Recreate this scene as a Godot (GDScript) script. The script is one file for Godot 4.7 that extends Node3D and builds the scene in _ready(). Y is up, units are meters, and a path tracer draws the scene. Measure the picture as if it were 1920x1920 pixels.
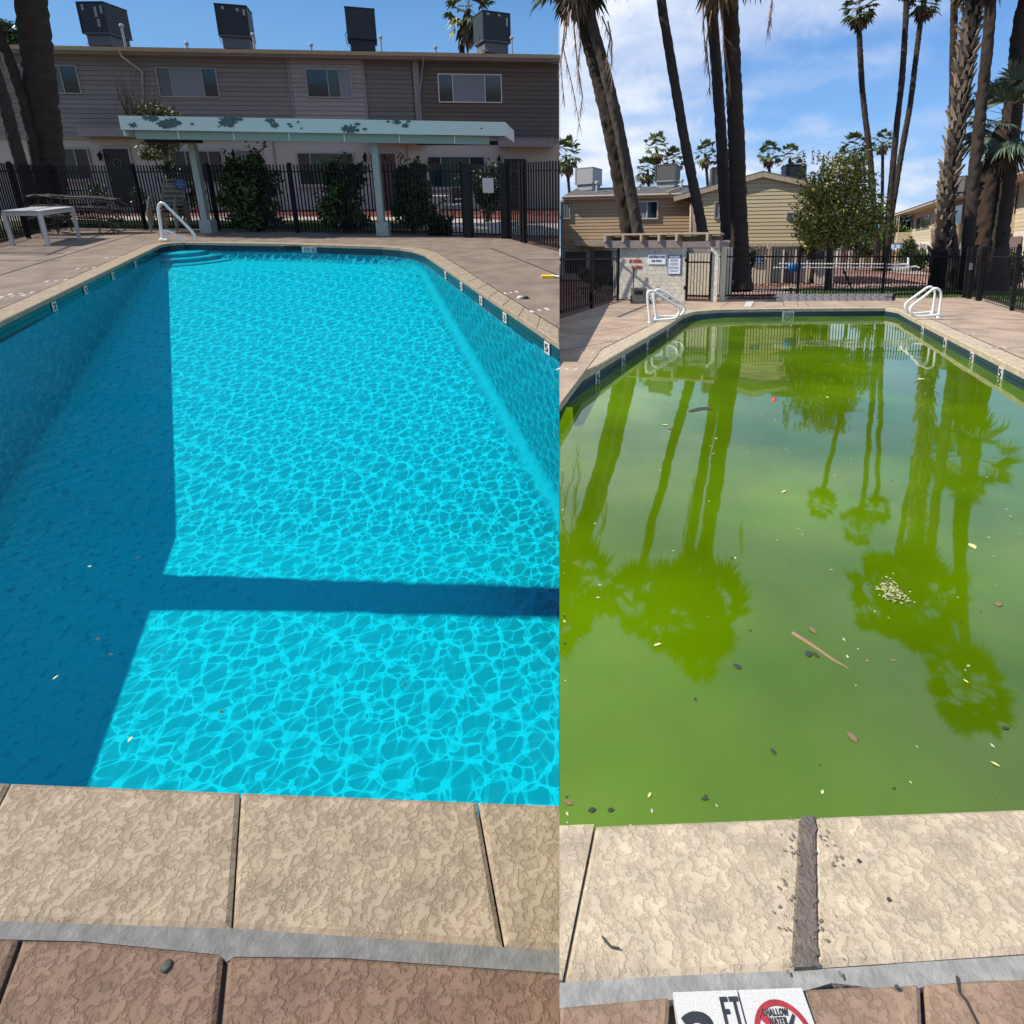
extends Node3D
# Two courtyard pools side by side: a clean one on the left, a green one on the right. They meet along the plane x = 0.
# The left courtyard lies on its own slope: everything in it is built level and then turned by «left_slope».

var place := Transform3D.IDENTITY
var M := {}
var T := {}
var rng := RandomNumberGenerator.new()
var taken := {}
var boxes := {}
const CUT := -0.001

class Geo:
	var v := PackedVector3Array()
	var n := PackedVector3Array()
	var c := PackedColorArray()
	var col := Color.WHITE
	var tinted := false
	func tn(a: Vector3, b: Vector3, d: Vector3, na: Vector3, nb: Vector3, nd: Vector3) -> void:
		if (b - a).cross(d - a).dot(na + nb + nd) > 0.0:
			v.push_back(a); v.push_back(d); v.push_back(b)
			n.push_back(na); n.push_back(nd); n.push_back(nb)
		else:
			v.push_back(a); v.push_back(b); v.push_back(d)
			n.push_back(na); n.push_back(nb); n.push_back(nd)
		c.push_back(col); c.push_back(col); c.push_back(col)
	func q(a: Vector3, b: Vector3, d: Vector3, e: Vector3, nn: Vector3) -> void:
		tn(a, b, d, nn, nn, nn)
		tn(a, d, e, nn, nn, nn)
	func leaf(a: Vector3, b: Vector3, d: Vector3) -> void:
		var nn := (b - a).cross(d - a).normalized()
		if nn.y < 0.0:
			nn = -nn
		tn(a, b, d, nn, nn, nn)
	func box(x: Transform3D, s: Vector3) -> void:
		var h := s * 0.5
		for k in 3:
			for sg in [-1.0, 1.0]:
				var u := Vector3.ZERO
				u[k] = sg
				var w := Vector3.ZERO
				w[(k + 1) % 3] = 1.0
				var r := Vector3.ZERO
				r[(k + 2) % 3] = 1.0
				q(x * ((u + w + r) * h), x * ((u - w + r) * h), x * ((u - w - r) * h), x * ((u + w - r) * h), (x.basis * u).normalized())
	func bar(a: Vector3, b: Vector3, w: float, d: float) -> void:
		var z := (b - a).normalized()
		var up := Vector3.UP if absf(z.y) < 0.95 else Vector3.RIGHT
		var x := up.cross(z).normalized()
		box(Transform3D(Basis(x, z.cross(x), z), (a + b) * 0.5), Vector3(w, d, a.distance_to(b)))
	func tube(p: Array, r: Variant, sides := 8, caps := true) -> void:
		var m: int = p.size()
		var rings := []
		var side := Vector3.ZERO
		for i in m:
			var d: Vector3 = (p[mini(i + 1, m - 1)] - p[maxi(i - 1, 0)]).normalized()
			if side == Vector3.ZERO:
				side = d.cross(Vector3.UP if absf(d.y) < 0.9 else Vector3.BACK).normalized()
			side = (side - d * side.dot(d)).normalized()
			var o := d.cross(side)
			var rad: float = r[i] if r is Array or r is PackedFloat32Array else r
			var ring := []
			for k in sides:
				var a := TAU * k / sides
				var dir := side * cos(a) + o * sin(a)
				ring.append([p[i] + dir * rad, dir])
			rings.append(ring)
		for i in m - 1:
			for k in sides:
				var a = rings[i][k]
				var b = rings[i][(k + 1) % sides]
				var e = rings[i + 1][(k + 1) % sides]
				var f = rings[i + 1][k]
				tn(a[0], b[0], e[0], a[1], b[1], e[1])
				tn(a[0], e[0], f[0], a[1], e[1], f[1])
		if caps:
			for end in [0, m - 1]:
				var nn: Vector3 = (p[0] - p[1]).normalized() if end == 0 else (p[m - 1] - p[m - 2]).normalized()
				for k in sides:
					tn(p[end], rings[end][k][0], rings[end][(k + 1) % sides][0], nn, nn, nn)
	func sheet(poly: PackedVector2Array, y: float) -> void:
		var t := Geometry2D.triangulate_polygon(poly)
		for i in range(0, t.size(), 3):
			var a := poly[t[i]]
			var b := poly[t[i + 1]]
			var d := poly[t[i + 2]]
			tn(Vector3(a.x, y, a.y), Vector3(b.x, y, b.y), Vector3(d.x, y, d.y), Vector3.UP, Vector3.UP, Vector3.UP)
	func prism(poly: PackedVector2Array, y0: float, y1: float, bevel := 0.0) -> void:
		var top := poly
		var yb := y1
		if bevel > 0.0:
			var ins := Geometry2D.offset_polygon(poly, -bevel, Geometry2D.JOIN_MITER)
			if ins.size() and ins[0].size() == poly.size():
				top = ins[0]
				yb = y1 - bevel * 0.7
				# match the first corner
				var best := 0
				for i in top.size():
					if top[i].distance_to(poly[0]) < top[best].distance_to(poly[0]):
						best = i
				var turned := PackedVector2Array()
				for i in top.size():
					turned.append(top[(best + i) % top.size()])
				if turned[1].distance_to(poly[1]) > turned[turned.size() - 1].distance_to(poly[1]):
					var back := PackedVector2Array([turned[0]])
					for i in range(turned.size() - 1, 0, -1):
						back.append(turned[i])
					turned = back
				top = turned
		sheet(top, y1)
		var mid := Vector2.ZERO
		for p in poly:
			mid += p / poly.size()
		for i in poly.size():
			var a := poly[i]
			var b := poly[(i + 1) % poly.size()]
			var nn := Vector3((b - a).y, 0, -(b - a).x).normalized()
			if Geometry2D.is_polygon_clockwise(poly):
				nn = -nn
			q(Vector3(a.x, y0, a.y), Vector3(b.x, y0, b.y), Vector3(b.x, yb, b.y), Vector3(a.x, yb, a.y), nn)
			if bevel > 0.0 and yb < y1:
				var e := top[i]
				var f := top[(i + 1) % top.size()]
				q(Vector3(a.x, yb, a.y), Vector3(b.x, yb, b.y), Vector3(f.x, y1, f.y), Vector3(e.x, y1, e.y), (nn * 0.7 + Vector3.UP).normalized())
	func lathe(prof: Array, at: Vector3, sides := 16) -> void:
		for i in prof.size() - 1:
			var a: Vector2 = prof[i]
			var b: Vector2 = prof[i + 1]
			var s := (b - a)
			var nn2 := Vector2(s.y, -s.x).normalized()
			for k in sides:
				var u := TAU * k / sides
				var w := TAU * (k + 1) / sides
				var cu := Vector3(cos(u), 0, sin(u))
				var cw := Vector3(cos(w), 0, sin(w))
				var nu := cu * nn2.x + Vector3.UP * nn2.y
				var nw := cw * nn2.x + Vector3.UP * nn2.y
				tn(at + cu * a.x + Vector3.UP * a.y, at + cw * a.x + Vector3.UP * a.y, at + cw * b.x + Vector3.UP * b.y, nu, nw, nw)
				tn(at + cu * a.x + Vector3.UP * a.y, at + cw * b.x + Vector3.UP * b.y, at + cu * b.x + Vector3.UP * b.y, nu, nw, nu)
	func mesh() -> ArrayMesh:
		var a := []
		a.resize(Mesh.ARRAY_MAX)
		a[Mesh.ARRAY_VERTEX] = v
		a[Mesh.ARRAY_NORMAL] = n
		if tinted:
			a[Mesh.ARRAY_COLOR] = c
		var m := ArrayMesh.new()
		m.add_surface_from_arrays(Mesh.PRIMITIVE_TRIANGLES, a)
		return m


# ---------------------------------------------------------------- naming
func numbered(called: String) -> String:
	var k: int = taken.get(called, 0)
	taken[called] = k + 1
	return called if k == 0 else "%s_%03d" % [called, k]

func thing(called: String, label: String, category: String, at := Vector3.ZERO, turn := 0.0, group := "") -> Node3D:
	var o := Node3D.new()
	o.name = numbered(called)
	add_child(o)
	o.transform = place * Transform3D(Basis(Vector3.UP, turn), at)
	tag(o, label, category, group)
	return o

func tag(o: Node, label: String, category := "", group := "") -> void:
	o.set_meta("label", label)
	if category: o.set_meta("category", category)
	if group: o.set_meta("group", group)

func part(root: Node, called: String, mesh: Variant, m: Material, at := Vector3.ZERO, turn := 0.0, kind := "") -> MeshInstance3D:
	var o := MeshInstance3D.new()
	o.name = called
	o.mesh = mesh.mesh() if mesh is Geo else mesh
	o.material_override = m
	root.add_child(o, true)
	o.transform = Transform3D(Basis(Vector3.UP, turn), at)
	if kind: o.set_meta("kind", kind)
	return o

func single(called: String, mesh: Variant, m: Material, label: String, category: String, at := Vector3.ZERO, turn := 0.0, group := "") -> MeshInstance3D:
	var o := MeshInstance3D.new()
	o.name = numbered(called)
	o.mesh = mesh.mesh() if mesh is Geo else mesh
	o.material_override = m
	add_child(o)
	o.transform = place * Transform3D(Basis(Vector3.UP, turn), at)
	tag(o, label, category, group)
	return o

func ground(called: String, mesh: Variant, m: Material, label: String, kind := "structure") -> MeshInstance3D:
	var o := MeshInstance3D.new()
	o.name = numbered(called)
	o.mesh = mesh.mesh() if mesh is Geo else mesh
	o.material_override = m
	add_child(o)
	o.transform = place
	o.set_meta("label", label)
	o.set_meta("kind", kind)
	return o

func copy_of(o: Node3D, label: String, at: Vector3, turn := 0.0, scale_by := 1.0) -> Node3D:
	var c: Node3D = o.duplicate()
	c.name = numbered(String(o.name).rstrip("0123456789").rstrip("_"))
	add_child(c)
	c.transform = place * Transform3D(Basis(Vector3.UP, turn).scaled(Vector3.ONE * scale_by), at)
	c.set_meta("label", label)
	return c

func bm(x: float, y: float, z: float) -> BoxMesh:
	var key := "%.4f %.4f %.4f" % [x, y, z]
	if not boxes.has(key):
		var b := BoxMesh.new()
		b.size = Vector3(x, y, z)
		boxes[key] = b
	return boxes[key]

func v2(p: Vector3) -> Vector2:
	return Vector2(p.x, p.z)

func flat(a: Array) -> PackedVector2Array:
	var r := PackedVector2Array()
	for p in a:
		r.append(Vector2(p.x, p.z) if p is Vector3 else p)
	return r

# ---------------------------------------------------------------- textures and materials
func lin(r: float, g: float, b: float) -> Color:
	return Color(r, g, b).linear_to_srgb()

func noise(sd: int, freq: float, oct := 4, type := FastNoiseLite.TYPE_SIMPLEX_SMOOTH) -> FastNoiseLite:
	var f := FastNoiseLite.new()
	f.seed = sd
	f.frequency = freq
	f.noise_type = type
	f.fractal_octaves = oct
	return f

func curve(im: Image, f: Callable) -> Image:
	var d := im.get_data()
	var t := PackedByteArray()
	for i in 256:
		t.append(int(clampf(f.call(i / 255.0), 0.0, 1.0) * 255.0))
	for i in d.size():
		d[i] = t[d[i]]
	return Image.create_from_data(im.get_width(), im.get_height(), false, Image.FORMAT_L8, d)

func mottle(sd: int, freq: float, oct: int, lo: float, hi: float, size := 512, stretch := 1) -> ImageTexture:
	var im := noise(sd, freq, oct).get_seamless_image(size, size)
	if stretch > 1:
		im.resize(size, size / stretch, Image.INTERPOLATE_LANCZOS)
		var w := Image.create(size, size, false, Image.FORMAT_L8)
		for k in stretch:
			w.blit_rect(im, Rect2i(0, 0, size, size / stretch), Vector2i(0, k * size / stretch))
		im = w
	return ImageTexture.create_from_image(curve(im, func(x): return lerpf(lo, hi, x)))

func bumps(sd: int, freq: float, oct: int, deep: float, size := 512) -> ImageTexture:
	var im := noise(sd, freq, oct).get_seamless_image(size, size)
	im.bump_map_to_normal_map(deep)
	return ImageTexture.create_from_image(im)

func mk(called: String, c: Color, rough := 0.8, tex: Texture2D = null, scale_by := 1.0, nrm: Texture2D = null, nscale := 1.0, spec := 0.5) -> StandardMaterial3D:
	var m := StandardMaterial3D.new()
	m.resource_name = called
	m.albedo_color = c
	m.roughness = rough
	m.metallic_specular = spec
	if tex:
		m.albedo_texture = tex
	if nrm:
		m.normal_enabled = true
		m.normal_texture = nrm
		m.normal_scale = nscale
	if tex or nrm:
		m.uv1_triplanar = true
		m.uv1_world_triplanar = true
		m.uv1_triplanar_sharpness = 6.0
		m.uv1_scale = Vector3.ONE * scale_by
	M[called] = m
	return m

func leafy(called: String, rough := 0.55) -> StandardMaterial3D:
	var m := mk(called, Color.WHITE, rough)
	m.vertex_color_use_as_albedo = true
	m.backlight_enabled = true
	m.backlight = Color(0.35, 0.35, 0.25)
	return m

# the troweled «lace» finish of the coping and the deck: smooth patches over a pitted coat
func lace(sd: int, freq: float, cut: float, patch: Color, pit: Color, deep: float) -> Array:
	var size := 1024
	var na := noise(sd, freq, 6)
	na.fractal_gain = 0.60
	var a := na.get_seamless_image(size, size).get_data()
	var b := noise(sd + 5, freq * 4.2, 3).get_seamless_image(size, size).get_data()
	var w := noise(sd + 9, 0.004, 2).get_seamless_image(size, size).get_data()
	var e := noise(sd + 3, 0.16, 2).get_seamless_image(size, size).get_data()
	var hgt := PackedByteArray()
	hgt.resize(size * size)
	var rgb := PackedByteArray()
	rgb.resize(size * size * 3)
	var tab := []
	for i in 256:
		var k := i / 255.0
		tab.append([int(lerpf(pit.r8, patch.r8, k)), int(lerpf(pit.g8, patch.g8, k)), int(lerpf(pit.b8, patch.b8, k))])
	for i in size * size:
		var x := (a[i] + 0.30 * (w[i] - 128) + 0.16 * (b[i] - 128) + 0.07 * (e[i] - 128)) / 255.0
		var h := 0.0
		var dark := 0.0
		for s in 4:
			var l := cut - 0.062 * s
			h += clampf((x - l) * 60.0 + 0.5, 0.0, 1.0) * [0.34, 0.24, 0.2, 0.14][s]
			dark = maxf(dark, clampf(1.0 - absf(x - l + 0.007) * 72.0, 0.0, 1.0) * (0.45 + 0.55 * e[i] / 255.0))
		hgt[i] = int(clampf(h + 0.06 * e[i] / 255.0, 0.0, 1.0) * 255.0)
		var low := clampf((cut - x) * 9.0, 0.0, 1.0)
		var t: Array = tab[clampi(int(255.0 * (1.0 - 0.13 * low - 0.86 * dark) - (e[i] - 128) * 0.22 - absf(w[i] - 128) * 0.15), 0, 255)]
		rgb[i * 3] = t[0]
		rgb[i * 3 + 1] = t[1]
		rgb[i * 3 + 2] = t[2]
	var im := Image.create_from_data(size, size, false, Image.FORMAT_L8, hgt)
	im.bump_map_to_normal_map(deep)
	return [ImageTexture.create_from_image(Image.create_from_data(size, size, false, Image.FORMAT_RGB8, rgb)), ImageTexture.create_from_image(im)]

# caustic light on the bright pool floor, put into a normal map whose net lines face the sun
func caustic_net() -> ImageTexture:
	var size := 1024
	var grid := 860
	var acc := PackedFloat32Array()
	acc.resize(size * size)
	var r := RandomNumberGenerator.new()
	r.seed = 11
	var waves := []
	for i in 17:
		var len_ := r.randf_range(5.0, 25.0)
		var ang := TAU * (i * 5 + r.randf()) / 17.0
		waves.append([roundf(len_ * cos(ang)), roundf(len_ * sin(ang)), r.randf() * TAU, 1.0 / pow(len_, 1.25)])
	for j in grid:
		for i in grid:
			var x := float(i) / grid
			var y := float(j) / grid
			var dx := 0.0
			var dy := 0.0
			for w in waves:
				var s: float = w[3] * cos(TAU * (w[0] * x + w[1] * y) + w[2])
				dx += w[0] * s
				dy += w[1] * s
			for f in [0.0068, 0.0135]:
				var px := fposmod(x + dx * f, 1.0) * size
				var py := fposmod(y + dy * f + (0.37 if f > 0.01 else 0.0), 1.0) * size
				var ix := int(px)
				var iy := int(py)
				var fx := px - ix
				var fy := py - iy
				ix = ix % size
				iy = iy % size
				var jx := (ix + 1) % size
				var jy := (iy + 1) % size
				var w8 := 0.55 if f < 0.01 else 0.62
				acc[iy * size + ix] += (1.0 - fx) * (1.0 - fy) * w8
				acc[iy * size + jx] += fx * (1.0 - fy) * w8
				acc[jy * size + ix] += (1.0 - fx) * fy * w8
				acc[jy * size + jx] += fx * fy * w8
	var out := PackedByteArray()
	out.resize(size * size * 3)
	var mean := float(grid * grid) / float(size * size)
	for i in size * size:
		var d := acc[i] / mean
		var k := 1.0 - exp(-maxf(0.0, d - 0.5) * 0.62)
		var nn := Vector3(lerpf(0.32, -0.58, k), lerpf(-0.32, 0.26, k), 0.82).normalized()
		out[i * 3] = int((nn.x * 0.5 + 0.5) * 255.0)
		out[i * 3 + 1] = int((nn.y * 0.5 + 0.5) * 255.0)
		out[i * 3 + 2] = int((nn.z * 0.5 + 0.5) * 255.0)
	var im := Image.create_from_data(size, size, false, Image.FORMAT_RGB8, out)
	return ImageTexture.create_from_image(im)

func over(m: StandardMaterial3D, t: Texture2D) -> void:
	m.detail_enabled = true
	m.detail_albedo = t
	m.detail_blend_mode = BaseMaterial3D.BLEND_MODE_MUL

func make_sky() -> PanoramaSkyMaterial:
	var w := 2048
	var h := 1024
	var im := Image.create(w, h, false, Image.FORMAT_RGBF)
	var big := noise(4, 0.55, 5)
	big.domain_warp_enabled = true
	big.domain_warp_amplitude = 0.5
	big.domain_warp_frequency = 0.6
	var fine := noise(9, 2.1, 4)
	for j in h / 2 + 2:
		var el := PI * (0.5 - (j + 0.5) / h)
		var base := lerp_color(Vector3(0.19, 0.40, 0.68), Vector3(0.055, 0.17, 0.45), smoothstep(0.10, 0.62, el))
		var rbase := lerp_color(Vector3(0.24, 0.47, 0.80), Vector3(0.075, 0.21, 0.54), smoothstep(0.02, 0.50, el))
		for i in w:
			var az := TAU * (i + 0.5) / w
			var cover := smoothstep(3.75, 2.6, az)
			var c := base.lerp(rbase, cover)
			if cover > 0.0 and el > 0.0:
				var k := 1.0 / (sin(el) + 0.22)
				var p := Vector3(sin(az) * cos(el) * k * 1.15, 1.3, -cos(az) * cos(el) * k)
				var d := big.get_noise_3dv(p) * 0.5 + 0.5 + 0.16 * fine.get_noise_3dv(p * Vector3(0.8, 1, 1.8))
				var a := smoothstep(0.30, 0.68, d + 0.10 * smoothstep(0.1, 0.45, el)) * 0.92 * cover
				c = c.lerp(Vector3(0.50, 0.58, 0.74).lerp(Vector3(0.76, 0.80, 0.86), smoothstep(0.5, 0.75, d)), a)
			im.set_pixel(i, j, Color(c.x, c.y, c.z))
	for j in range(h / 2 + 2, h):
		im.fill_rect(Rect2i(0, j, w, 1), Color(0.20, 0.17, 0.14))
	var m := PanoramaSkyMaterial.new()
	m.panorama = ImageTexture.create_from_image(im)
	return m

func lerp_color(a: Vector3, b: Vector3, k: float) -> Vector3:
	return a.lerp(b, k)

func make_materials() -> void:
	T.fine = mottle(1, 0.09, 4, 0.86, 1.0)
	T.blotch = mottle(2, 0.012, 5, 0.80, 1.0)
	T.speck = mottle(3, 0.22, 2, 0.68, 1.0)
	T.ring = mottle(7, 0.05, 4, 0.60, 1.0, 512, 4)
	T.bark = mottle(8, 0.06, 5, 0.30, 1.0, 512, 2)
	T.deck = mottle(5, 0.010, 9, 0.76, 1.0, 1024)
	T.murk = mottle(6, 0.008, 5, 0.70, 1.0)
	T.stain = mottle(15, 0.007, 7, 0.82, 1.0)
	T.grit = mottle(16, 0.42, 2, 0.72, 1.0)
	T.grain = bumps(12, 0.12, 3, 6.0)
	T.rough = bumps(13, 0.035, 5, 14.0)
	T.ripple = bumps(14, 0.012, 3, 2.2)
	var l1 := lace(21, 0.012, 0.55, Color(0.93, 0.915, 0.89), Color(0.58, 0.50, 0.44), 5.0)
	var l2 := lace(27, 0.014, 0.58, Color(0.94, 0.925, 0.90), Color(0.66, 0.59, 0.54), 4.0)
	mk("coping", lin(0.52, 0.425, 0.305), 0.85, l1[0], 2.3, l1[1], 0.9)
	mk("coping_pale", lin(0.74, 0.64, 0.475), 0.85, l2[0], 2.5, l2[1], 0.8)
	mk("deck_slab", lin(0.30, 0.20, 0.138), 0.85, l1[0], 2.0, l1[1], 1.0)
	mk("deck_slab_pale", lin(0.43, 0.305, 0.215), 0.88, l2[0], 2.6, l2[1], 0.8)
	mk("deck", lin(0.36, 0.265, 0.195), 0.9, T.deck, 0.13)
	mk("deck_pale", lin(0.68, 0.50, 0.355), 0.9, T.deck, 0.13)
	for k in ["coping", "coping_pale", "deck_slab", "deck_slab_pale"]: over(M[k], T.stain)
	for k in ["deck", "deck_pale"]: over(M[k], T.grit)
	mk("mortar", lin(0.215, 0.21, 0.195), 0.9, T.blotch, 3.0, T.rough, 0.22)
	mk("mortar_pale", lin(0.34, 0.335, 0.31), 0.9, T.blotch, 3.0, T.rough, 0.22)
	mk("mortar_dark", lin(0.17, 0.145, 0.12), 0.9, T.blotch, 4.0, T.rough, 0.6)
	mk("joint", lin(0.045, 0.035, 0.028), 0.95)
	mk("plaster_blue", lin(0.0, 0.40, 0.50), 0.7, null, 0.42, caustic_net(), 1.0, 0.1)
	mk("plaster_blue_dimmed", lin(0.0, 0.30, 0.385), 0.7, null, 0.42, M.plaster_blue.normal_texture, 1.0, 0.1)  # the floor plaster in a darker colour, offsetting sunlight on the right wall
	mk("plaster_step", lin(0.0, 0.36, 0.46), 0.7, T.fine, 0.6, null, 1.0, 0.1)
	mk("tile_blue", lin(0.012, 0.045, 0.06), 0.25, T.fine, 6.0)
	mk("tile_blue_dark", lin(0.010, 0.030, 0.050), 0.25, T.fine, 6.0)
	mk("tile_slate", lin(0.02, 0.055, 0.09), 0.25, T.fine, 6.0)
	mk("tile_slate_dark", lin(0.012, 0.035, 0.06), 0.25, T.fine, 6.0)
	mk("grout", lin(0.42, 0.42, 0.38), 0.9)
	mk("grout_dark", lin(0.06, 0.09, 0.09), 0.9)
	var water := mk("clear_water", Color(1, 1, 1, 0.001), 0.02, null, 0.8, T.ripple, 1.7, 0.22)
	water.transparency = BaseMaterial3D.TRANSPARENCY_ALPHA
	mk("green_water", lin(0.122, 0.232, 0.0005), 0.03, T.murk, 0.12, T.ripple, 0.055, 0.60)
	mk("algae", lin(0.12, 0.19, 0.02), 0.6, T.fine, 2.0)
	mk("white_paint", lin(0.78, 0.78, 0.75), 0.35)
	mk("white_mark", lin(0.62, 0.60, 0.55), 0.85, T.fine, 4.0)
	mk("black_iron", lin(0.008, 0.008, 0.010), 0.5, null, 1.0, null, 1.0, 0.3)
	mk("white_metal", lin(0.50, 0.49, 0.47), 0.5)
	mk("brown_metal", lin(0.06, 0.045, 0.035), 0.5)
	mk("strap", lin(0.10, 0.08, 0.06), 0.7)
	mk("strap_pale", lin(0.22, 0.19, 0.14), 0.7)
	mk("aluminium", lin(0.50, 0.50, 0.52), 0.35)
	M.aluminium.metallic = 0.7
	mk("bark", lin(0.115, 0.080, 0.055), 0.95, T.bark, 1.3, T.rough, 1.6)
	mk("bark_grey", lin(0.18, 0.145, 0.115), 0.95, T.bark, 1.3, T.rough, 1.6)
	mk("bark_red", lin(0.14, 0.085, 0.055), 0.95, T.bark, 1.6, T.rough, 1.6)
	mk("boot", lin(0.42, 0.335, 0.245), 0.9, T.ring, 2.5, T.rough, 0.8)
	mk("boot_dark", lin(0.20, 0.15, 0.11), 0.9, T.ring, 2.5, T.rough, 0.8)
	mk("boot_core", lin(0.05, 0.036, 0.028), 0.95, T.bark, 1.6, T.rough, 1.6)
	mk("stain", lin(0.27, 0.205, 0.155), 0.95, T.speck, 6.0)
	mk("wood", lin(0.07, 0.05, 0.035), 0.9, T.ring, 2.0)
	leafy("leaf", 0.5)
	leafy("dry", 0.85)
	mk("grass", lin(0.07, 0.12, 0.025), 0.9, T.blotch, 0.8)
	leafy("blade", 0.7)
	mk("soil", lin(0.17, 0.095, 0.07), 0.95, T.speck, 1.0, T.rough, 0.7)
	mk("gravel_bed", lin(0.36, 0.19, 0.145), 0.95, T.speck, 1.2, T.rough, 1.0)
	mk("gravel_red", lin(0.30, 0.10, 0.075), 0.95, T.speck, 1.2, T.rough, 1.0)
	mk("stone", lin(0.40, 0.22, 0.17), 0.9, T.fine, 3.0)
	mk("walk", lin(0.50, 0.45, 0.38), 0.9, T.blotch, 0.5, T.grain, 0.3)
	for k in [["siding_grey", 0.255, 0.22, 0.195], ["siding_light", 0.36, 0.31, 0.28], ["siding_taupe", 0.20, 0.17, 0.14], ["siding_brown", 0.145, 0.105, 0.078], ["siding_tan", 0.50, 0.355, 0.21], ["siding_yellow", 0.64, 0.53, 0.32], ["siding_cream", 0.62, 0.53, 0.37]]:
		mk(k[0], lin(k[1], k[2], k[3]), 0.7, T.fine, 0.25)
		mk(k[0] + "_worn", lin(k[1] * 0.9, k[2] * 0.9, k[3] * 0.9), 0.75, T.fine, 0.3)
	mk("lap_shade", lin(0.06, 0.052, 0.047), 0.9)  # wall behind the boards coloured dark to paint their shadow lines
	mk("lap_shade_tan", lin(0.32, 0.24, 0.13), 0.9)  # tan backing, darkened for the painted shadow lines between boards
	mk("stucco", lin(0.50, 0.45, 0.385), 0.9, T.fine, 0.25)
	mk("stucco_pale", lin(0.68, 0.62, 0.50), 0.9, T.fine, 0.25)
	mk("block", lin(0.82, 0.77, 0.65), 0.85, T.blotch, 1.2, T.grain, 0.5)
	mk("block_worn", lin(0.75, 0.70, 0.58), 0.85, T.blotch, 1.4, T.grain, 0.5)
	mk("block_joint", lin(0.68, 0.63, 0.52), 0.9)
	mk("trim", lin(0.30, 0.26, 0.235), 0.6, T.blotch, 1.0)
	mk("trim_pale", lin(0.56, 0.46, 0.33), 0.6, T.blotch, 1.0)
	mk("trim_mauve", lin(0.31, 0.25, 0.24), 0.7, T.blotch, 1.5)
	mk("shingle", lin(0.16, 0.16, 0.165), 0.95, T.speck, 1.2, T.rough, 1.0)
	mk("shingle_dark", lin(0.05, 0.055, 0.06), 0.95, T.speck, 1.2, T.rough, 1.0)
	mk("glass", lin(0.012, 0.022, 0.028), 0.06, null, 1.0, null, 1.0, 0.6)
	mk("glass_green", lin(0.03, 0.065, 0.055), 0.10, null, 1.0, null, 1.0, 0.55)
	mk("curtain", lin(0.34, 0.36, 0.38), 0.7, T.ring, 1.4)
	mk("curtain_dim", lin(0.16, 0.20, 0.19), 0.4, T.ring, 1.4)
	mk("frame", lin(0.33, 0.31, 0.29), 0.5)
	mk("frame_pale", lin(0.62, 0.58, 0.50), 0.5)
	mk("door_dark", lin(0.012, 0.008, 0.010), 0.6)
	mk("door_red", lin(0.07, 0.035, 0.03), 0.6)
	mk("door_brown", lin(0.16, 0.12, 0.11), 0.6)
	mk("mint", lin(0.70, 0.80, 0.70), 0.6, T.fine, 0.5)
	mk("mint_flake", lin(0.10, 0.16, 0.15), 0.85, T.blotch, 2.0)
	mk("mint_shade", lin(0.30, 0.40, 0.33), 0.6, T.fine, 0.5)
	mk("mint_post", lin(0.42, 0.48, 0.42), 0.6, T.blotch, 1.5)
	mk("unit_dark", lin(0.020, 0.028, 0.032), 0.6, T.blotch, 1.2)
	mk("unit_label", lin(0.30, 0.32, 0.33), 0.7)
	mk("unit_curb", lin(0.17, 0.17, 0.17), 0.7, T.blotch, 1.2)
	mk("unit_pale", lin(0.42, 0.43, 0.44), 0.5, T.blotch, 1.2)
	mk("unit_grey", lin(0.13, 0.125, 0.12), 0.6, T.blotch, 1.2)
	mk("pipe", lin(0.45, 0.45, 0.44), 0.4)
	mk("sign_white", lin(0.72, 0.76, 0.80), 0.4)
	mk("sign_blue", lin(0.02, 0.045, 0.22), 0.4)
	mk("ink", lin(0.03, 0.035, 0.06), 0.6)
	mk("ink_red", lin(0.40, 0.02, 0.02), 0.7)
	mk("tile_white", lin(0.66, 0.65, 0.61), 0.5, T.fine, 5.0)
	mk("tile_ink", lin(0.03, 0.035, 0.04), 0.6, T.blotch, 5.0)
	mk("tile_red", lin(0.42, 0.035, 0.045), 0.6, T.blotch, 5.0)
	mk("heater", lin(0.23, 0.22, 0.195), 0.6, T.blotch, 2.0)
	mk("rubber", lin(0.015, 0.015, 0.015), 0.8)
	mk("terracotta", lin(0.36, 0.16, 0.09), 0.85)
	mk("net_blue", lin(0.02, 0.20, 0.52), 0.6)
	mk("yellow", lin(0.75, 0.55, 0.02), 0.5)
	mk("dry_stick", lin(0.45, 0.28, 0.18), 0.8, T.ring, 6.0)
	mk("dark_leaf", lin(0.04, 0.045, 0.04), 0.6)
	mk("pale_leaf", lin(0.62, 0.60, 0.25), 0.6)
	mk("brown_leaf", lin(0.22, 0.14, 0.08), 0.7)
	mk("red_toy", lin(0.5, 0.04, 0.06), 0.4)
	mk("iron_grey", lin(0.10, 0.10, 0.10), 0.6)
	mk("wall_tan", lin(0.46, 0.34, 0.22), 0.85, T.blotch, 0.6)

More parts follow.
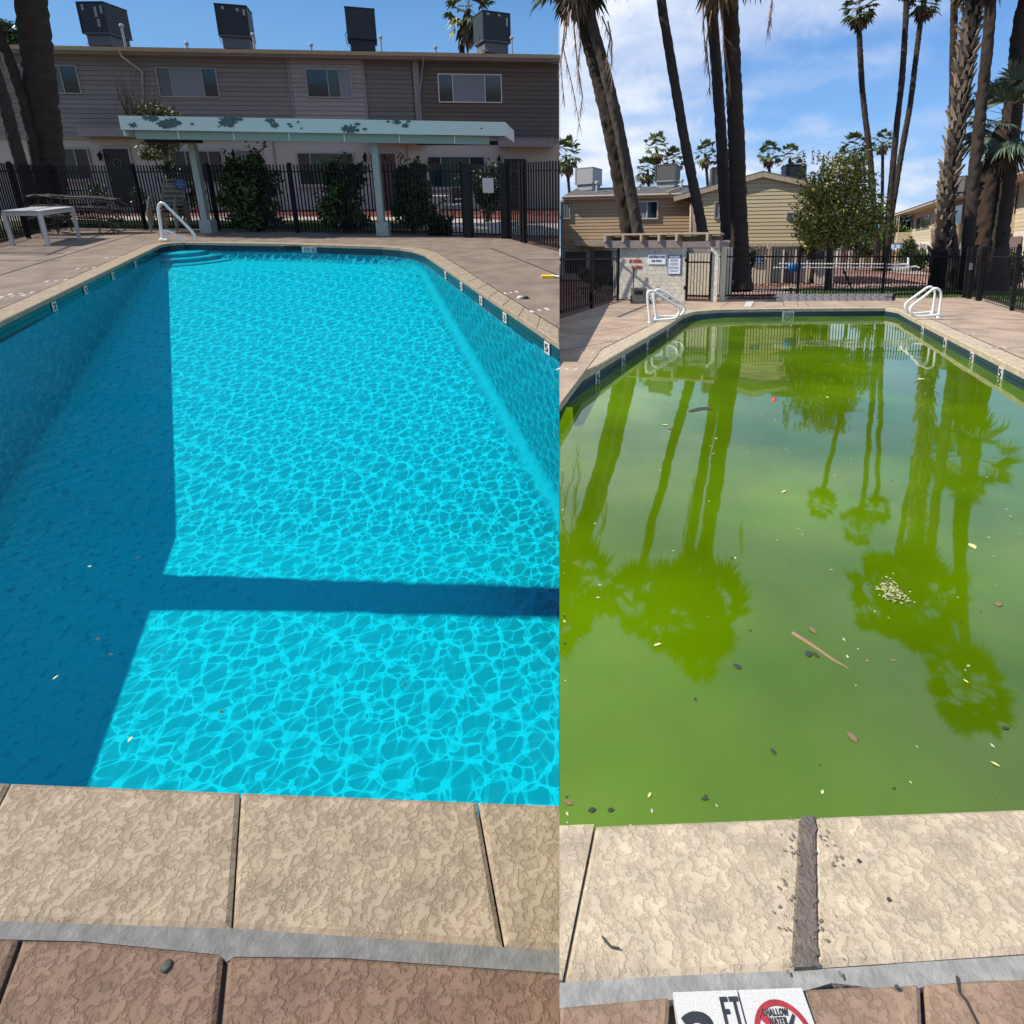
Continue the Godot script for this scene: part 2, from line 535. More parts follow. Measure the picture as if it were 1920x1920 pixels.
# ---------------------------------------------------------------- plants
func fan_leaf(g: Geo, from: Vector3, dir: Vector3, stalk: float, blade: float, segs: int, droop: float, c: Color) -> void:
	dir = dir.normalized()
	var side_ := dir.cross(Vector3.UP)
	if side_.length() < 0.05:
		side_ = Vector3.RIGHT
	side_ = side_.normalized().rotated(dir, rng.randf_range(-0.5, 0.5))
	var up := side_.cross(dir)
	g.col = c * Color(0.9, 0.8, 0.6)
	var hub := from + dir * stalk + Vector3.DOWN * droop * stalk * 0.25
	g.leaf(from - side_ * 0.022, from + side_ * 0.022, hub)
	for k in segs:
		var a := lerpf(-1.75, 1.75, (k + 0.5) / segs) + rng.randf_range(-0.05, 0.05)
		var d := (dir * cos(a) + side_ * sin(a) + up * 0.12).normalized()
		var reach := blade * (0.70 + 0.30 * cos(a * 0.6)) * rng.randf_range(0.88, 1.08)
		var mid := hub + d * reach * 0.58 + Vector3.DOWN * droop * reach * 0.10
		var tip := hub + d * reach + Vector3.DOWN * droop * reach * rng.randf_range(0.30, 0.60)
		var w := reach * 1.25 / segs
		var s := d.cross(up).normalized() * w + up * w * (0.35 if k % 2 else -0.35)
		g.col = c * rng.randf_range(0.8, 1.2)
		g.leaf(hub, mid - s, mid + s)
		g.leaf(mid - s, tip, mid + s)

func palm_crown(leaves: int, segs: int, reach: float, skirt: int, sd: int, green: Color, top := 1.25, low := -0.75) -> Geo:
	rng.seed = sd
	var g := Geo.new()
	g.tinted = true
	for i in leaves:
		var k := (i + 0.5) / leaves
		var az := i * 2.39996 + rng.randf_range(-0.3, 0.3)
		var el := lerpf(top, low, pow(k, 0.85)) + rng.randf_range(-0.15, 0.15)
		var d := Vector3(cos(az) * cos(el), sin(el), sin(az) * cos(el))
		fan_leaf(g, Vector3(0, (1.0 - k) * reach * 0.25, 0), d, reach * rng.randf_range(0.46, 0.74), reach * rng.randf_range(0.38, 0.50), segs, 0.3 + 0.9 * k, green * rng.randf_range(0.7, 1.25))
	for i in skirt:
		var az := i * 2.39996 + rng.randf_range(-0.3, 0.3)
		var el := rng.randf_range(-1.45, -0.95)
		var d := Vector3(cos(az) * cos(el), sin(el), sin(az) * cos(el))
		fan_leaf(g, Vector3(0, -reach * rng.randf_range(0.05, 0.35), 0), d, reach * 0.3, reach * rng.randf_range(0.35, 0.5), maxi(segs - 4, 5), 1.2, Color(0.16, 0.11, 0.06) * rng.randf_range(0.7, 1.3))
	return g

func trunk(p: Array, r0: float, r1: float, sides := 14, rough_by := 0.05, flare := 0.35) -> Geo:
	var c := Curve3D.new()
	for i in p.size():
		var t: Vector3 = (p[mini(i + 1, p.size() - 1)] - p[maxi(i - 1, 0)]) / 6.0
		c.add_point(p[i], -t, t)
	var length := c.get_baked_length()
	var m := clampi(int(length / 0.14), 12, 110)
	var pts := []
	var rad := PackedFloat32Array()
	for i in m + 1:
		var k := float(i) / m
		pts.append(c.sample_baked(k * length, true))
		rad.append(lerpf(r0, r1, k) * (1.0 + flare * exp(-k * length * 1.6)) * (1.0 + rng.randf_range(-rough_by, rough_by) + (rough_by * 0.7 if i % 2 else 0.0)))
	var g := Geo.new()
	g.tube(pts, rad, sides)
	var nz := noise(int(r0 * 1000.0) + m, 2.6, 3)
	for i in g.v.size():
		var k := nz.get_noise_3d(g.v[i].x * 1.6, g.v[i].y * 2.4, g.v[i].z * 1.6)
		g.v[i] += Vector3(g.n[i].x, 0, g.n[i].z) * k * r0 * 0.13
		g.n[i] = (g.n[i] + Vector3(nz.get_noise_3dv(g.v[i] * 3.0), k * 1.2, nz.get_noise_3dv(g.v[i] * 3.0 + Vector3.ONE * 9.0)) * 0.7).normalized()
	return g

func palm(label: String, pts: Array, r0: float, r1: float, bark: String, crown: Mesh, crown_turn := 0.0, group := "", crown_scale := 1.0) -> Node3D:
	var base: Vector3 = pts[0]
	var o := thing("palm_tree", label, "palm tree", base, 0.0, group)
	var rel := []
	for p in pts:
		rel.append(p - base)
	part(o, "trunk", trunk(rel, r0, r1), M[bark])
	if crown:
		var c := part(o, "crown", crown, M.leaf, rel[-1])
		c.transform.basis = Basis(Vector3.UP, crown_turn).scaled(Vector3.ONE * crown_scale)
	return o

func leaf_cloud(g: Geo, at: Vector3, r: Vector3, count: int, size: float, colors: Array, fill := 0.5, hang := 0.0) -> void:
	for i in count:
		var d := Vector3(rng.randfn(), rng.randfn(), rng.randfn()).normalized()
		var p := at + d * r * pow(rng.randf(), fill) * (1.0 + 0.38 * pow(rng.randf(), 4.0))
		var a := Vector3(rng.randfn(), rng.randfn() - hang, rng.randfn()).normalized()
		var b := a.cross(Vector3(rng.randfn(), rng.randfn(), rng.randfn())).normalized()
		var s := size * rng.randf_range(0.6, 1.4)
		g.col = colors[rng.randi() % colors.size()] * rng.randf_range(0.65, 1.35)
		g.leaf(p - a * s, p + b * s * 0.38, p + a * s)
		g.leaf(p - a * s, p + a * s, p - b * s * 0.38)

func bush(called: String, label: String, category: String, at: Vector3, lobes: Array, count: int, size: float, colors: Array, group := "") -> Node3D:
	var o := thing(called, label, category, at, 0.0, group)
	var g := Geo.new()
	g.tinted = true
	var total := 0.0
	var small := []
	for l in lobes:
		small.append([l[0], l[1] * 0.78])
		for k in 6:
			var dd := Vector3(rng.randfn(), rng.randfn(), rng.randfn()).normalized()
			small.append([l[0] + dd * l[1] * 0.72, l[1] * rng.randf_range(0.26, 0.5)])
	for l in small:
		total += l[1].x * l[1].y
	for l in small:
		leaf_cloud(g, l[0], l[1], int(count * l[1].x * l[1].y / total), size, colors, 0.45)
	for i in 34:
		# stray shoots
		var l: Array = small[rng.randi() % small.size()]
		var from: Vector3 = l[0] + l[1] * Vector3(rng.randfn() * 0.5, rng.randf_range(0.0, 0.8), rng.randfn() * 0.5)
		var go := Vector3(rng.randfn() * 0.5, rng.randf_range(0.3, 1.2), rng.randfn() * 0.5).normalized() * rng.randf_range(0.3, 0.75) * minf(1.0, lobes[0][1].y)
		for k in 7: leaf_cloud(g, from + go * (k / 6.0), Vector3.ONE * size * 0.8, 2, size * 0.9, colors)
	part(o, "foliage", g, M.leaf)
	var s := Geo.new()
	for i in 7:
		var l: Array = lobes[i % lobes.size()]
		var tip: Vector3 = l[0] + l[1] * Vector3(rng.randf_range(-0.6, 0.6), rng.randf_range(-0.2, 0.7), rng.randf_range(-0.6, 0.6))
		s.tube([Vector3(rng.randf_range(-0.15, 0.15), 0, rng.randf_range(-0.1, 0.1)), tip * 0.5 + Vector3(0, 0.1, 0), tip], [0.03, 0.02, 0.008], 5, false)
	part(o, "stem", s, M.wood)
	return o

# ---------------------------------------------------------------- fences, windows, siding
func fence(called: String, label: String, a: Vector3, b: Vector3, high: float, gap: float, posts: Array, thick := 0.032, category := "fence", post_w := 0.09) -> Node3D:
	var d := b - a
	var o := thing(called, label, category, a, atan2(-d.z, d.x))
	var length := Vector2(d.x, d.z).length()
	for y in [0.13, high - 0.24]:
		part(o, "rail", bm(length, 0.045, 0.045), M.black_iron, Vector3(length * 0.5, y, 0))
	var n := int(length / gap)
	var bar_ := bm(thick, high - 0.08, thick)
	for i in n + 1:
		part(o, "picket", bar_, M.black_iron, Vector3(minf(i * gap + 0.03, length - 0.02), high * 0.5 + 0.03, 0.002))
	for k in posts:
		var ps := part(o, "post", bm(post_w, high + 0.05, post_w), M.black_iron, Vector3(clampf(k * length, 0.0, length), (high + 0.05) * 0.5, 0.004))
		ps.set_meta("label", "thicker square post of the fence")
	return o

func siding(root: Node, r: Rect2, z: float, m: String, step: float, holes: Array = [], slope := Vector2.ZERO) -> void:
	var rows := int(round(r.size.y / step))
	var st := r.size.y / rows
	for i in rows:
		var y := r.position.y + (i + 0.5) * st
		var runs := [[r.position.x, r.end.x]]
		for hole: Rect2 in holes:
			if y + st * 0.3 > hole.position.y and y - st * 0.3 < hole.end.y:
				var next := []
				for u in runs:
					if hole.position.x > u[0]: next.append([u[0], minf(u[1], hole.position.x)])
					if hole.end.x < u[1]: next.append([maxf(u[0], hole.end.x), u[1]])
				runs = next.filter(func(u): return u[1] - u[0] > 0.03)
		for u in runs:
			if slope != Vector2.ZERO:   # boards under a gable are cut to the roof: slope = (peak x, rise per metre), r.end.y is the peak
				var half := (r.end.y - y) / slope.y
				u = [maxf(u[0], slope.x - half), minf(u[1], slope.x + half)]
				if u[1] - u[0] < 0.1: continue
			var o := part(root, "siding_board", bm(snappedf(u[1] - u[0], 0.01), st * 0.93, 0.026), M[m if rng.randf() > 0.25 else m + "_worn"], Vector3((u[0] + u[1]) * 0.5, y, z))
			o.rotation.x = -0.018 / st

func window(root: Node, r: Rect2, z: float, panes: Array, frame_m := "frame", called := "window") -> void:
	var g := Geo.new()
	var w := 0.055
	for e in [[r.position.x, r.position.y, r.end.x, r.position.y + w], [r.position.x, r.end.y - w, r.end.x, r.end.y], [r.position.x, r.position.y + w, r.position.x + w, r.end.y - w], [r.end.x - w, r.position.y + w, r.end.x, r.end.y - w]]:
		g.box(Transform3D(Basis.IDENTITY, Vector3((e[0] + e[2]) * 0.5, (e[1] + e[3]) * 0.5, 0)), Vector3(e[2] - e[0], e[3] - e[1], 0.10))
	var x := r.position.x + w
	var span := r.size.x - 2 * w
	var at := []
	for p in panes:
		at.append([x, x + span * p[0], p[1]])
		x += span * p[0]
	for i in range(1, panes.size()):
		g.box(Transform3D(Basis.IDENTITY, Vector3(at[i][0], r.get_center().y, 0.004)), Vector3(0.045, r.size.y - 2 * w - 0.002, 0.085))
	var f := part(root, called, g, M[frame_m], Vector3(0, 0, z))
	for a in at:
		var m: Material = M[a[2]]
		if String(a[2]).begins_with("curtain"):
			var c := Geo.new()
			var n := maxi(5, int((a[1] - a[0]) / 0.07))
			var hgt := r.size.y - 2 * w - 0.01
			for k in n:
				var xa: float = lerpf(a[0], a[1], float(k) / n)
				var xb: float = lerpf(a[0], a[1], float(k + 1) / n)
				var za := 0.008 + 0.02 * (k % 2)
				var zb := 0.008 + 0.02 * ((k + 1) % 2)
				c.q(Vector3(xa, -hgt / 2, za), Vector3(xb, -hgt / 2, zb), Vector3(xb, hgt / 2, zb), Vector3(xa, hgt / 2, za), Vector3(za - zb, 0, xb - xa).normalized())
			part(f, "curtain", c, m, Vector3(0, r.get_center().y, -0.005))
		else:
			part(f, "pane", bm(snappedf(a[1] - a[0], 0.005), snappedf(r.size.y - 2 * w, 0.005), 0.012), m, Vector3((a[0] + a[1]) * 0.5, r.get_center().y, 0.0))

func panel(root: Node, called: String, r: Rect2, z: float, thick: float, m: String) -> MeshInstance3D:
	return part(root, called, bm(r.size.x, r.size.y, thick), M[m], Vector3(r.get_center().x, r.get_center().y, z))

func lettering(root: Node, text: String, at: Vector3, high: float, m: String, called := "lettering", wide := 0.0, font_name := "Droid Sans") -> MeshInstance3D:
	var t := TextMesh.new()
	t.text = text
	var f := SystemFont.new()
	f.font_names = PackedStringArray([font_name])
	f.font_weight = 700
	t.font = f
	t.font_size = 32
	t.depth = 0.012
	t.pixel_size = high / 23.0
	var o := part(root, called, t, M[m], at)
	if wide > 0.0:
		var have := t.get_aabb().size.x
		if have > 0.0: o.transform.basis = Basis.from_scale(Vector3(wide / have, 1, 1))
	return o

# ---------------------------------------------------------------- pools
func outward(p: PackedVector2Array, by: float, flip: float) -> PackedVector2Array:
	var r := PackedVector2Array()
	for i in p.size():
		var a := (p[i] - p[maxi(i - 1, 0)]).normalized()
		var b := (p[mini(i + 1, p.size() - 1)] - p[i]).normalized()
		if i == 0: a = b
		if i == p.size() - 1: b = a
		var na := Vector2(a.y, -a.x) * flip
		var nb := Vector2(b.y, -b.x) * flip
		var m := (na + nb).normalized()
		r.append(p[i] + m * by / maxf(m.dot(na), 0.3))
	return r

func coping_run(root: Node, a: PackedVector2Array, b: PackedVector2Array, from: int, to: int, step: float, m: String, lip: float) -> void:
	# stones between the inner line a and the outer line b
	for i in range(from, to):
		var n := maxi(1, int(round(a[i].distance_to(a[i + 1]) / step)))
		for k in n:
			var k0 := float(k) / n
			var k1 := float(k + 1) / n
			var gap := 0.004 / maxf(0.05, a[i].distance_to(a[i + 1]))
			var poly := PackedVector2Array([a[i].lerp(a[i + 1], k0 + gap), a[i].lerp(a[i + 1], k1 - gap), b[i].lerp(b[i + 1], k1 - gap), b[i].lerp(b[i + 1], k0 + gap)])
			var g := Geo.new()
			g.prism(poly, -lip, rng.randf_range(-0.003, 0.0), 0.014)
			part(root, "coping_stone", g, M[m])

func tile_band(a: PackedVector2Array, inward: float, top: float, size: float, rows: int, m0: String, m1: String, bed: String, eye: Vector2, label: String, limit := 150) -> void:
	var root := Node3D.new()
	root.name = numbered("tile_band")
	add_child(root)
	root.transform = place
	root.set_meta("kind", "structure")
	root.set_meta("label", label)
	var bedg := Geo.new()
	var spots := []
	for i in a.size() - 1:
		var d := (a[i + 1] - a[i])
		var n := maxi(1, int(round(d.length() / size)))
		var dir := d.normalized()
		var nrm := Vector2(dir.y, -dir.x) * inward
		bedg.q(Vector3(a[i].x, top, a[i].y), Vector3(a[i + 1].x, top, a[i + 1].y), Vector3(a[i + 1].x, top - rows * size - 0.04, a[i + 1].y), Vector3(a[i].x, top - rows * size - 0.04, a[i].y), Vector3(nrm.x, 0, nrm.y))
		for k in n:
			for r in rows:
				var p := a[i].lerp(a[i + 1], (k + 0.5) / n) + nrm * 0.004
				spots.append([p.distance_to(eye), Vector3(p.x, top - (r + 0.5) * size, p.y), atan2(nrm.x, nrm.y), d.length() / n])
	part(root, "grout_bed", bedg, M[bed])
	spots.sort_custom(func(x, y): return x[0] < y[0])
	var rest := Geo.new()
	for i in spots.size():
		var s: Array = spots[i]
		if i < limit:
			part(root, "tile", bm(snappedf(s[3], 0.004) - 0.008, size - 0.008, 0.008), M[m0 if rng.randf() > 0.3 else m1], s[1], s[2])
		else:
			rest.box(Transform3D(Basis(Vector3.UP, s[2]), s[1]), Vector3(s[3] - 0.008, size - 0.008, 0.008))
	if spots.size() > limit:
		part(root, "far_tiles", rest, M[m0], Vector3.ZERO, 0.0, "stuff")

func depth_mark(called_label: String, at: Vector3, turn: float, text: String, w: float, group: String) -> void:
	var o := thing("depth_marker", called_label, "depth marker", at, turn, group)
	part(o, "plate", bm(w, 0.15, 0.008), M.tile_white, Vector3(0, 0, 0.006))
	if text:
		lettering(o, text, Vector3(0, 0, 0.010), 0.10, "tile_ink", "number", w * 0.6)

func deck_mark(label: String, a: Vector3, w: float, l: float, turn: float, group: String) -> void:
	var o := thing("deck_depth_marking", label, "pavement marking", a + Vector3(0, 0.026, 0), turn, group)
	for k in 3:
		part(o, "painted_stroke", bm(w * [1.0, 0.5, 0.8][k], 0.003, l / 9.0), M.white_mark, Vector3(0.03 * k, -0.024, (k - 1) * l / 3.2))

func roof_unit(label: String, at: Vector3, turn: float, s: Vector3, body: String, curb: String, tilt: float, group: String, marks: Array) -> void:
	var o := thing("rooftop_cooler", label, "cooling unit", at, turn, group)
	o.transform = o.transform * Transform3D(Basis(Vector3.BACK, tilt), Vector3.ZERO)
	var ch := s.y * 0.27
	part(o, "curb", bm(s.x * 0.86, ch, s.z * 0.86), M[curb], Vector3(0, ch * 0.5, 0))
	var g := Geo.new()
	var h := s.x * 0.5
	var d := s.z * 0.5
	g.prism(PackedVector2Array([Vector2(-h, -d), Vector2(h, -d), Vector2(h, d), Vector2(-h, d)]), ch + 0.01, s.y, 0.03)
	part(o, "casing", g, M[body], Vector3.ZERO)
	part(o, "base_rim", bm(s.x * 1.02, 0.06, s.z * 1.02), M[curb], Vector3(0, ch + 0.03, 0))
	part(o, "lid", bm(s.x * 1.03, 0.05, s.z * 1.03), M[body], Vector3(0, s.y + 0.02, 0))
	for k in [-0.5, 0.5]:
		part(o, "corner_post", bm(0.06, s.y - ch - 0.08, 0.03), M[body], Vector3(s.x * k * 0.97, ch + (s.y - ch) * 0.5, d + 0.012))
	for mk_ in marks:
		part(o, "paper_label", bm(mk_[2], mk_[3], 0.006), M.unit_label, Vector3(mk_[0] * s.x, ch + (s.y - ch) * mk_[1], d + 0.006))
	var wire := Geo.new()
	wire.tube([Vector3(-h - 0.02, s.y * 0.5, 0.1), Vector3(-h - 0.12, s.y * 0.42, 0.15), Vector3(-h - 0.06, ch * 0.5, 0.2), Vector3(-h + 0.2, 0.05, d + 0.1)], 0.02, 6)
	part(o, "conduit", wire, M[curb])

func vent_pipe(label: String, at: Vector3, h: float, group: String) -> void:
	var o := thing("roof_vent", label, "vent pipe", at, 0.0, group)
	var g := Geo.new()
	g.lathe([Vector2(0.055, 0), Vector2(0.055, h - 0.16)], Vector3.ZERO, 10)
	part(o, "pipe", g, M.pipe)
	var c := Geo.new()
	c.lathe([Vector2(0.055, h - 0.17), Vector2(0.11, h - 0.15), Vector2(0.11, h - 0.05), Vector2(0.06, h), Vector2(0.0, h)], Vector3.ZERO, 10)
	part(o, "cap", c, M.pipe)

func lantern(label: String, at: Vector3, turn: float, group: String) -> void:
	var o := thing("wall_lantern", label, "wall lamp", at, turn, group)
	var g := Geo.new()
	g.lathe([Vector2(0.07, -0.16), Vector2(0.10, 0.12), Vector2(0.15, 0.13), Vector2(0.03, 0.26), Vector2(0.0, 0.33)], Vector3(0, 0, 0.2), 8)
	part(o, "lamp_head", g, M.black_iron)
	var b := Geo.new()
	b.tube([Vector3(0, 0.3, 0.01), Vector3(0, 0.38, 0.12), Vector3(0, 0.32, 0.2)], 0.018, 6)
	part(o, "bracket", b, M.black_iron)
	part(o, "wall_plate", bm(0.10, 0.2, 0.02), M.black_iron, Vector3(0, 0.25, 0.012))

func potted_plant(label: String, at: Vector3, h: float, r: float, pot: String, colors: Array, group := "") -> void:
	var o := thing("potted_plant", label, "potted plant", at, 0.0, group)
	var g := Geo.new()
	g.lathe([Vector2(r * 0.5, 0), Vector2(r * 0.75, h * 0.32), Vector2(r * 0.85, h * 0.32), Vector2(r * 0.85, h * 0.38), Vector2(r * 0.7, h * 0.38), Vector2(0.0, h * 0.36)], Vector3.ZERO, 12)
	part(o, "pot", g, M[pot])
	var f := Geo.new()
	f.tinted = true
	leaf_cloud(f, Vector3(0, h * 0.72, 0), Vector3(r, h * 0.36, r), 260, 0.10, colors)
	part(o, "foliage", f, M.leaf)

# ---------------------------------------------------------------- the scene
func _ready() -> void:
	rng.seed = 5
	var cam := Camera3D.new()
	cam.name = "camera"
	cam.projection = Camera3D.PROJECTION_FRUSTUM
	cam.near = 0.05
	cam.far = 600.0
	cam.size = 1.82857 * 0.05
	cam.frustum_offset = Vector2(-0.08476, -0.29876) * 0.05
	cam.position = Vector3(0, 1.25000, 0)
	cam.rotation_degrees = Vector3(-9.00000, 0, 0)
	add_child(cam)
	cam.current = true
	var we := WorldEnvironment.new()
	we.name = "world_environment"
	var env := Environment.new()
	env.background_mode = Environment.BG_SKY
	env.sky = Sky.new()
	env.sky.sky_material = make_sky()
	env.tonemap_mode = Environment.TONE_MAPPER_LINEAR
	env.tonemap_exposure = 1.3
	env.sdfgi_enabled = true
	env.ssao_enabled = true
	env.ssil_enabled = true
	we.environment = env
	add_child(we)
	var sun := DirectionalLight3D.new()
	sun.name = "sun"
	sun.light_energy = 1.5
	sun.light_color = Color(1.0, 0.965, 0.91)
	sun.light_angular_distance = 0.5
	sun.shadow_enabled = true
	add_child(sun)
	sun.look_at_from_position(Vector3(-70, 70, 7), Vector3.ZERO)
	make_materials()
	var left_slope := Transform3D(Basis(Vector3.RIGHT, 0.13552), Vector3.ZERO)
	left_slope.origin = Vector3(0, 1.25000, 0) - left_slope.basis * Vector3(0, 1.90000, 0)
	place = left_slope
	left_ground()
	left_house()
	left_things()
	place = Transform3D.IDENTITY
	right_ground()
	right_house()
	right_block()
	right_things()
	right_palms()

func left_ground() -> void:
	# pool outline, from the cut on the near side, round by the left and the far end
	var a := flat([Vector3(0.000, 0.000, -1.275), Vector3(-1.832, 0.000, -1.343), Vector3(-11.521, 0.000, -16.296), Vector3(-11.558, 0.000, -16.767), Vector3(-11.266, 0.000, -16.976), Vector3(-8.298, 0.000, -16.630), Vector3(-4.991, 0.000, -15.913), Vector3(-4.411, 0.000, -15.606), Vector3(-3.969, 0.000, -15.196), Vector3(-3.476, 0.000, -14.435), Vector3(0.000, 0.000, -6.358)])
	a[1] = Geometry2D.line_intersects_line(a[0], a[1] - a[0], a[2], v2(Vector3(-7.625, 0.000, -7.398)) - a[2])
	var b := outward(a, 0.36, 1.0)
	b[b.size() - 1] = Vector2(0, a[-1].y - 0.68)
	var fence_pts := flat([Vector3(0.000, 0.000, -14.752), Vector3(-1.662, 0.000, -18.026), Vector3(-5.989, 0.000, -19.391), Vector3(-15.137, 0.000, -21.297), Vector3(-18.902, 0.000, -21.861), Vector3(-15.769, 0.000, -15.913)])
	var soil := Geo.new()
	var poly := b.slice(1)
	poly.append_array(PackedVector2Array([Vector2(0, -90), Vector2(-80, -90), Vector2(-80, 3), Vector2(b[1].x, 3)]))
	soil.sheet(poly, -0.05)
	var cut_end: float = b[b.size() - 1].y
	soil.q(Vector3(CUT, -0.05, cut_end), Vector3(CUT, -0.05, -90), Vector3(CUT, -16, -90), Vector3(CUT, -3.5, cut_end), Vector3.RIGHT)
	soil.q(Vector3(CUT, -0.07, 3), Vector3(CUT, -0.07, a[0].y - 0.002), Vector3(CUT, -3, a[0].y - 0.002), Vector3(CUT, -3, 3), Vector3.RIGHT)
	ground("left_ground", soil, M.soil, "reddish bare soil of the left courtyard")
	var base := Geo.new()
	base.sheet(PackedVector2Array([Vector2(0, 3), Vector2(0, b[0].y - 0.05), Vector2(b[1].x, b[1].y - 0.05), Vector2(b[1].x, 3)]), -0.02)
	ground("slab_bed", base, M.joint, "dark bed in the joints between the brown deck slabs")
	var deck := Geo.new()
	poly = b.slice(1)
	poly.append_array(fence_pts)
	poly.append_array(PackedVector2Array([Vector2(-15, 2.9), Vector2(b[1].x, 2.9)]))
	deck.sheet(poly, 0.0)
	var d := ground("pool_deck", deck, M.deck, "brown concrete deck round the blue pool")
	for j in [[Vector3(-11.191, 0.000, -11.127), Vector3(-14.863, 0.000, -20.351)], [Vector3(-13.092, 0.000, -13.113), Vector3(-11.768, 0.000, -13.200)], [Vector3(-1.896, 0.000, -15.546), Vector3(0.000, 0.000, -11.064)], [Vector3(-11.092, 0.000, -18.026), Vector3(-11.451, 0.000, -19.391)], [Vector3(0.000, 0.000, -13.288), Vector3(-0.809, 0.000, -13.288)]]:
		var g := Geo.new()
		g.bar(j[0] + Vector3(0, -0.004, 0), j[1] + Vector3(0, -0.004, 0), 0.05, 0.016)
		part(d, "expansion_joint", g, M.joint)
	for k in [["deck_slab", [Vector3(-2.321, 0.000, -0.971), Vector3(-1.413, 0.000, -0.953), Vector3(-1.313, 0.000, -0.731), Vector3(-2.316, 0.000, -0.731)]], ["deck_slab", [Vector3(-1.397, 0.000, -0.949), Vector3(-1.232, 0.000, -0.947), Vector3(-0.860, 0.000, -0.922), Vector3(-0.777, 0.000, -0.731), Vector3(-1.301, 0.000, -0.731)]], ["deck_slab", [Vector3(-0.846, 0.000, -0.921), Vector3(-0.556, 0.000, -0.918), Vector3(0.015, 0.000, -0.890), Vector3(0.013, 0.000, -0.731), Vector3(-0.763, 0.000, -0.731)]]]:
		var g := Geo.new()
		g.prism(flat(k[1]), -0.05, -0.004 + rng.randf_range(-0.002, 0.002), 0.010)
		part(d, "paving_slab", g, M.deck_slab)
	var zz := -0.731 + 0.012
	for row in 4:
		for k in 7:
			var g := Geo.new()
			var x := -0.82 * k - (0.4 if row % 2 else 0.0)
			g.prism(PackedVector2Array([Vector2(x - 0.01, zz + 0.9 * row), Vector2(x - 0.81, zz + 0.9 * row), Vector2(x - 0.81, zz + 0.9 * row + 0.89), Vector2(x - 0.01, zz + 0.9 * row + 0.89)]), -0.05, -0.005, 0.010)
			part(d, "paving_slab", g, M.deck_slab)
	for k in 5:
		var g := Geo.new()
		var x: float = Vector3(-2.316, 0.000, -0.731).x - 0.02 - 0.82 * k
		g.prism(PackedVector2Array([Vector2(x, zz - 0.01), Vector2(x - 0.81, zz - 0.01), Vector2(x - 0.81, zz - 0.30), Vector2(x, zz - 0.30)]), -0.05, -0.005, 0.010)
		part(d, "paving_slab", g, M.deck_slab)
	var mo := Geo.new()
	mo.prism(flat([Vector3(-2.406, 0.000, -1.028), Vector3(-1.495, 0.000, -0.991), Vector3(-0.880, 0.000, -0.974), Vector3(0.015, 0.000, -0.927), Vector3(0.015, 0.000, -0.885), Vector3(-0.555, 0.000, -0.915), Vector3(-0.827, 0.000, -0.917), Vector3(-0.842, 0.000, -0.908), Vector3(-0.870, 0.000, -0.921), Vector3(-1.232, 0.000, -0.947), Vector3(-1.458, 0.000, -0.951), Vector3(-2.312, 0.000, -0.965)]), -0.05, -0.006, 0.006)
	part(d, "mortar_strip", mo, M.mortar)
	# coping
	var cop := Node3D.new()
	cop.name = "pool_coping"
	add_child(cop)
	cop.transform = place
	cop.set_meta("kind", "structure")
	cop.set_meta("label", "beige textured coping stones round the blue pool")
	for k in [[Vector3(-3.127, 0.000, -1.388), Vector3(-1.802, 0.000, -1.342), Vector3(-1.662, 0.000, -0.991), Vector3(-3.159, 0.000, -1.040)], [Vector3(-1.795, 0.000, -1.342), Vector3(-1.032, 0.000, -1.313), Vector3(-0.868, 0.000, -0.970), Vector3(-1.655, 0.000, -0.990)], [Vector3(-1.026, 0.000, -1.313), Vector3(-0.264, 0.000, -1.285), Vector3(-0.147, 0.000, -0.936), Vector3(-0.862, 0.000, -0.970)], [Vector3(-0.258, 0.000, -1.284), Vector3(0.019, 0.000, -1.274), Vector3(0.015, 0.000, -0.927), Vector3(-0.141, 0.000, -0.935)]]:
		var g := Geo.new()
		g.prism(flat(k[1] if k.size() == 2 else k), -0.07, rng.randf_range(-0.002, 0.001), 0.012)
		part(cop, "coping_stone", g, M.coping)
	coping_run(cop, PackedVector2Array([v2(Vector3(-3.134, 0.000, -1.388)), a[1]]), PackedVector2Array([v2(Vector3(-3.165, 0.000, -1.040)), b[1]]), 0, 1, 0.75, "coping", 0.075)
	coping_run(cop, a, b, 1, a.size() - 1, 0.75, "coping", 0.075)
	tile_band(a, -1.0, -0.076, 0.075, 2, "tile_blue", "tile_blue_dark", "grout_dark", Vector2.ZERO, "band of small dark teal tiles at the waterline of the blue pool")
	# the basin
	var depth := func(z: float) -> float: return clampf(2.33 - maxf(0.0, z - 5.9) * 0.205, 0.50, 2.33)
	var wall := Geo.new()
	var line := a.duplicate()
	line.append(a[-1] + (a[-1] - a[-2]).normalized() * 2.6)
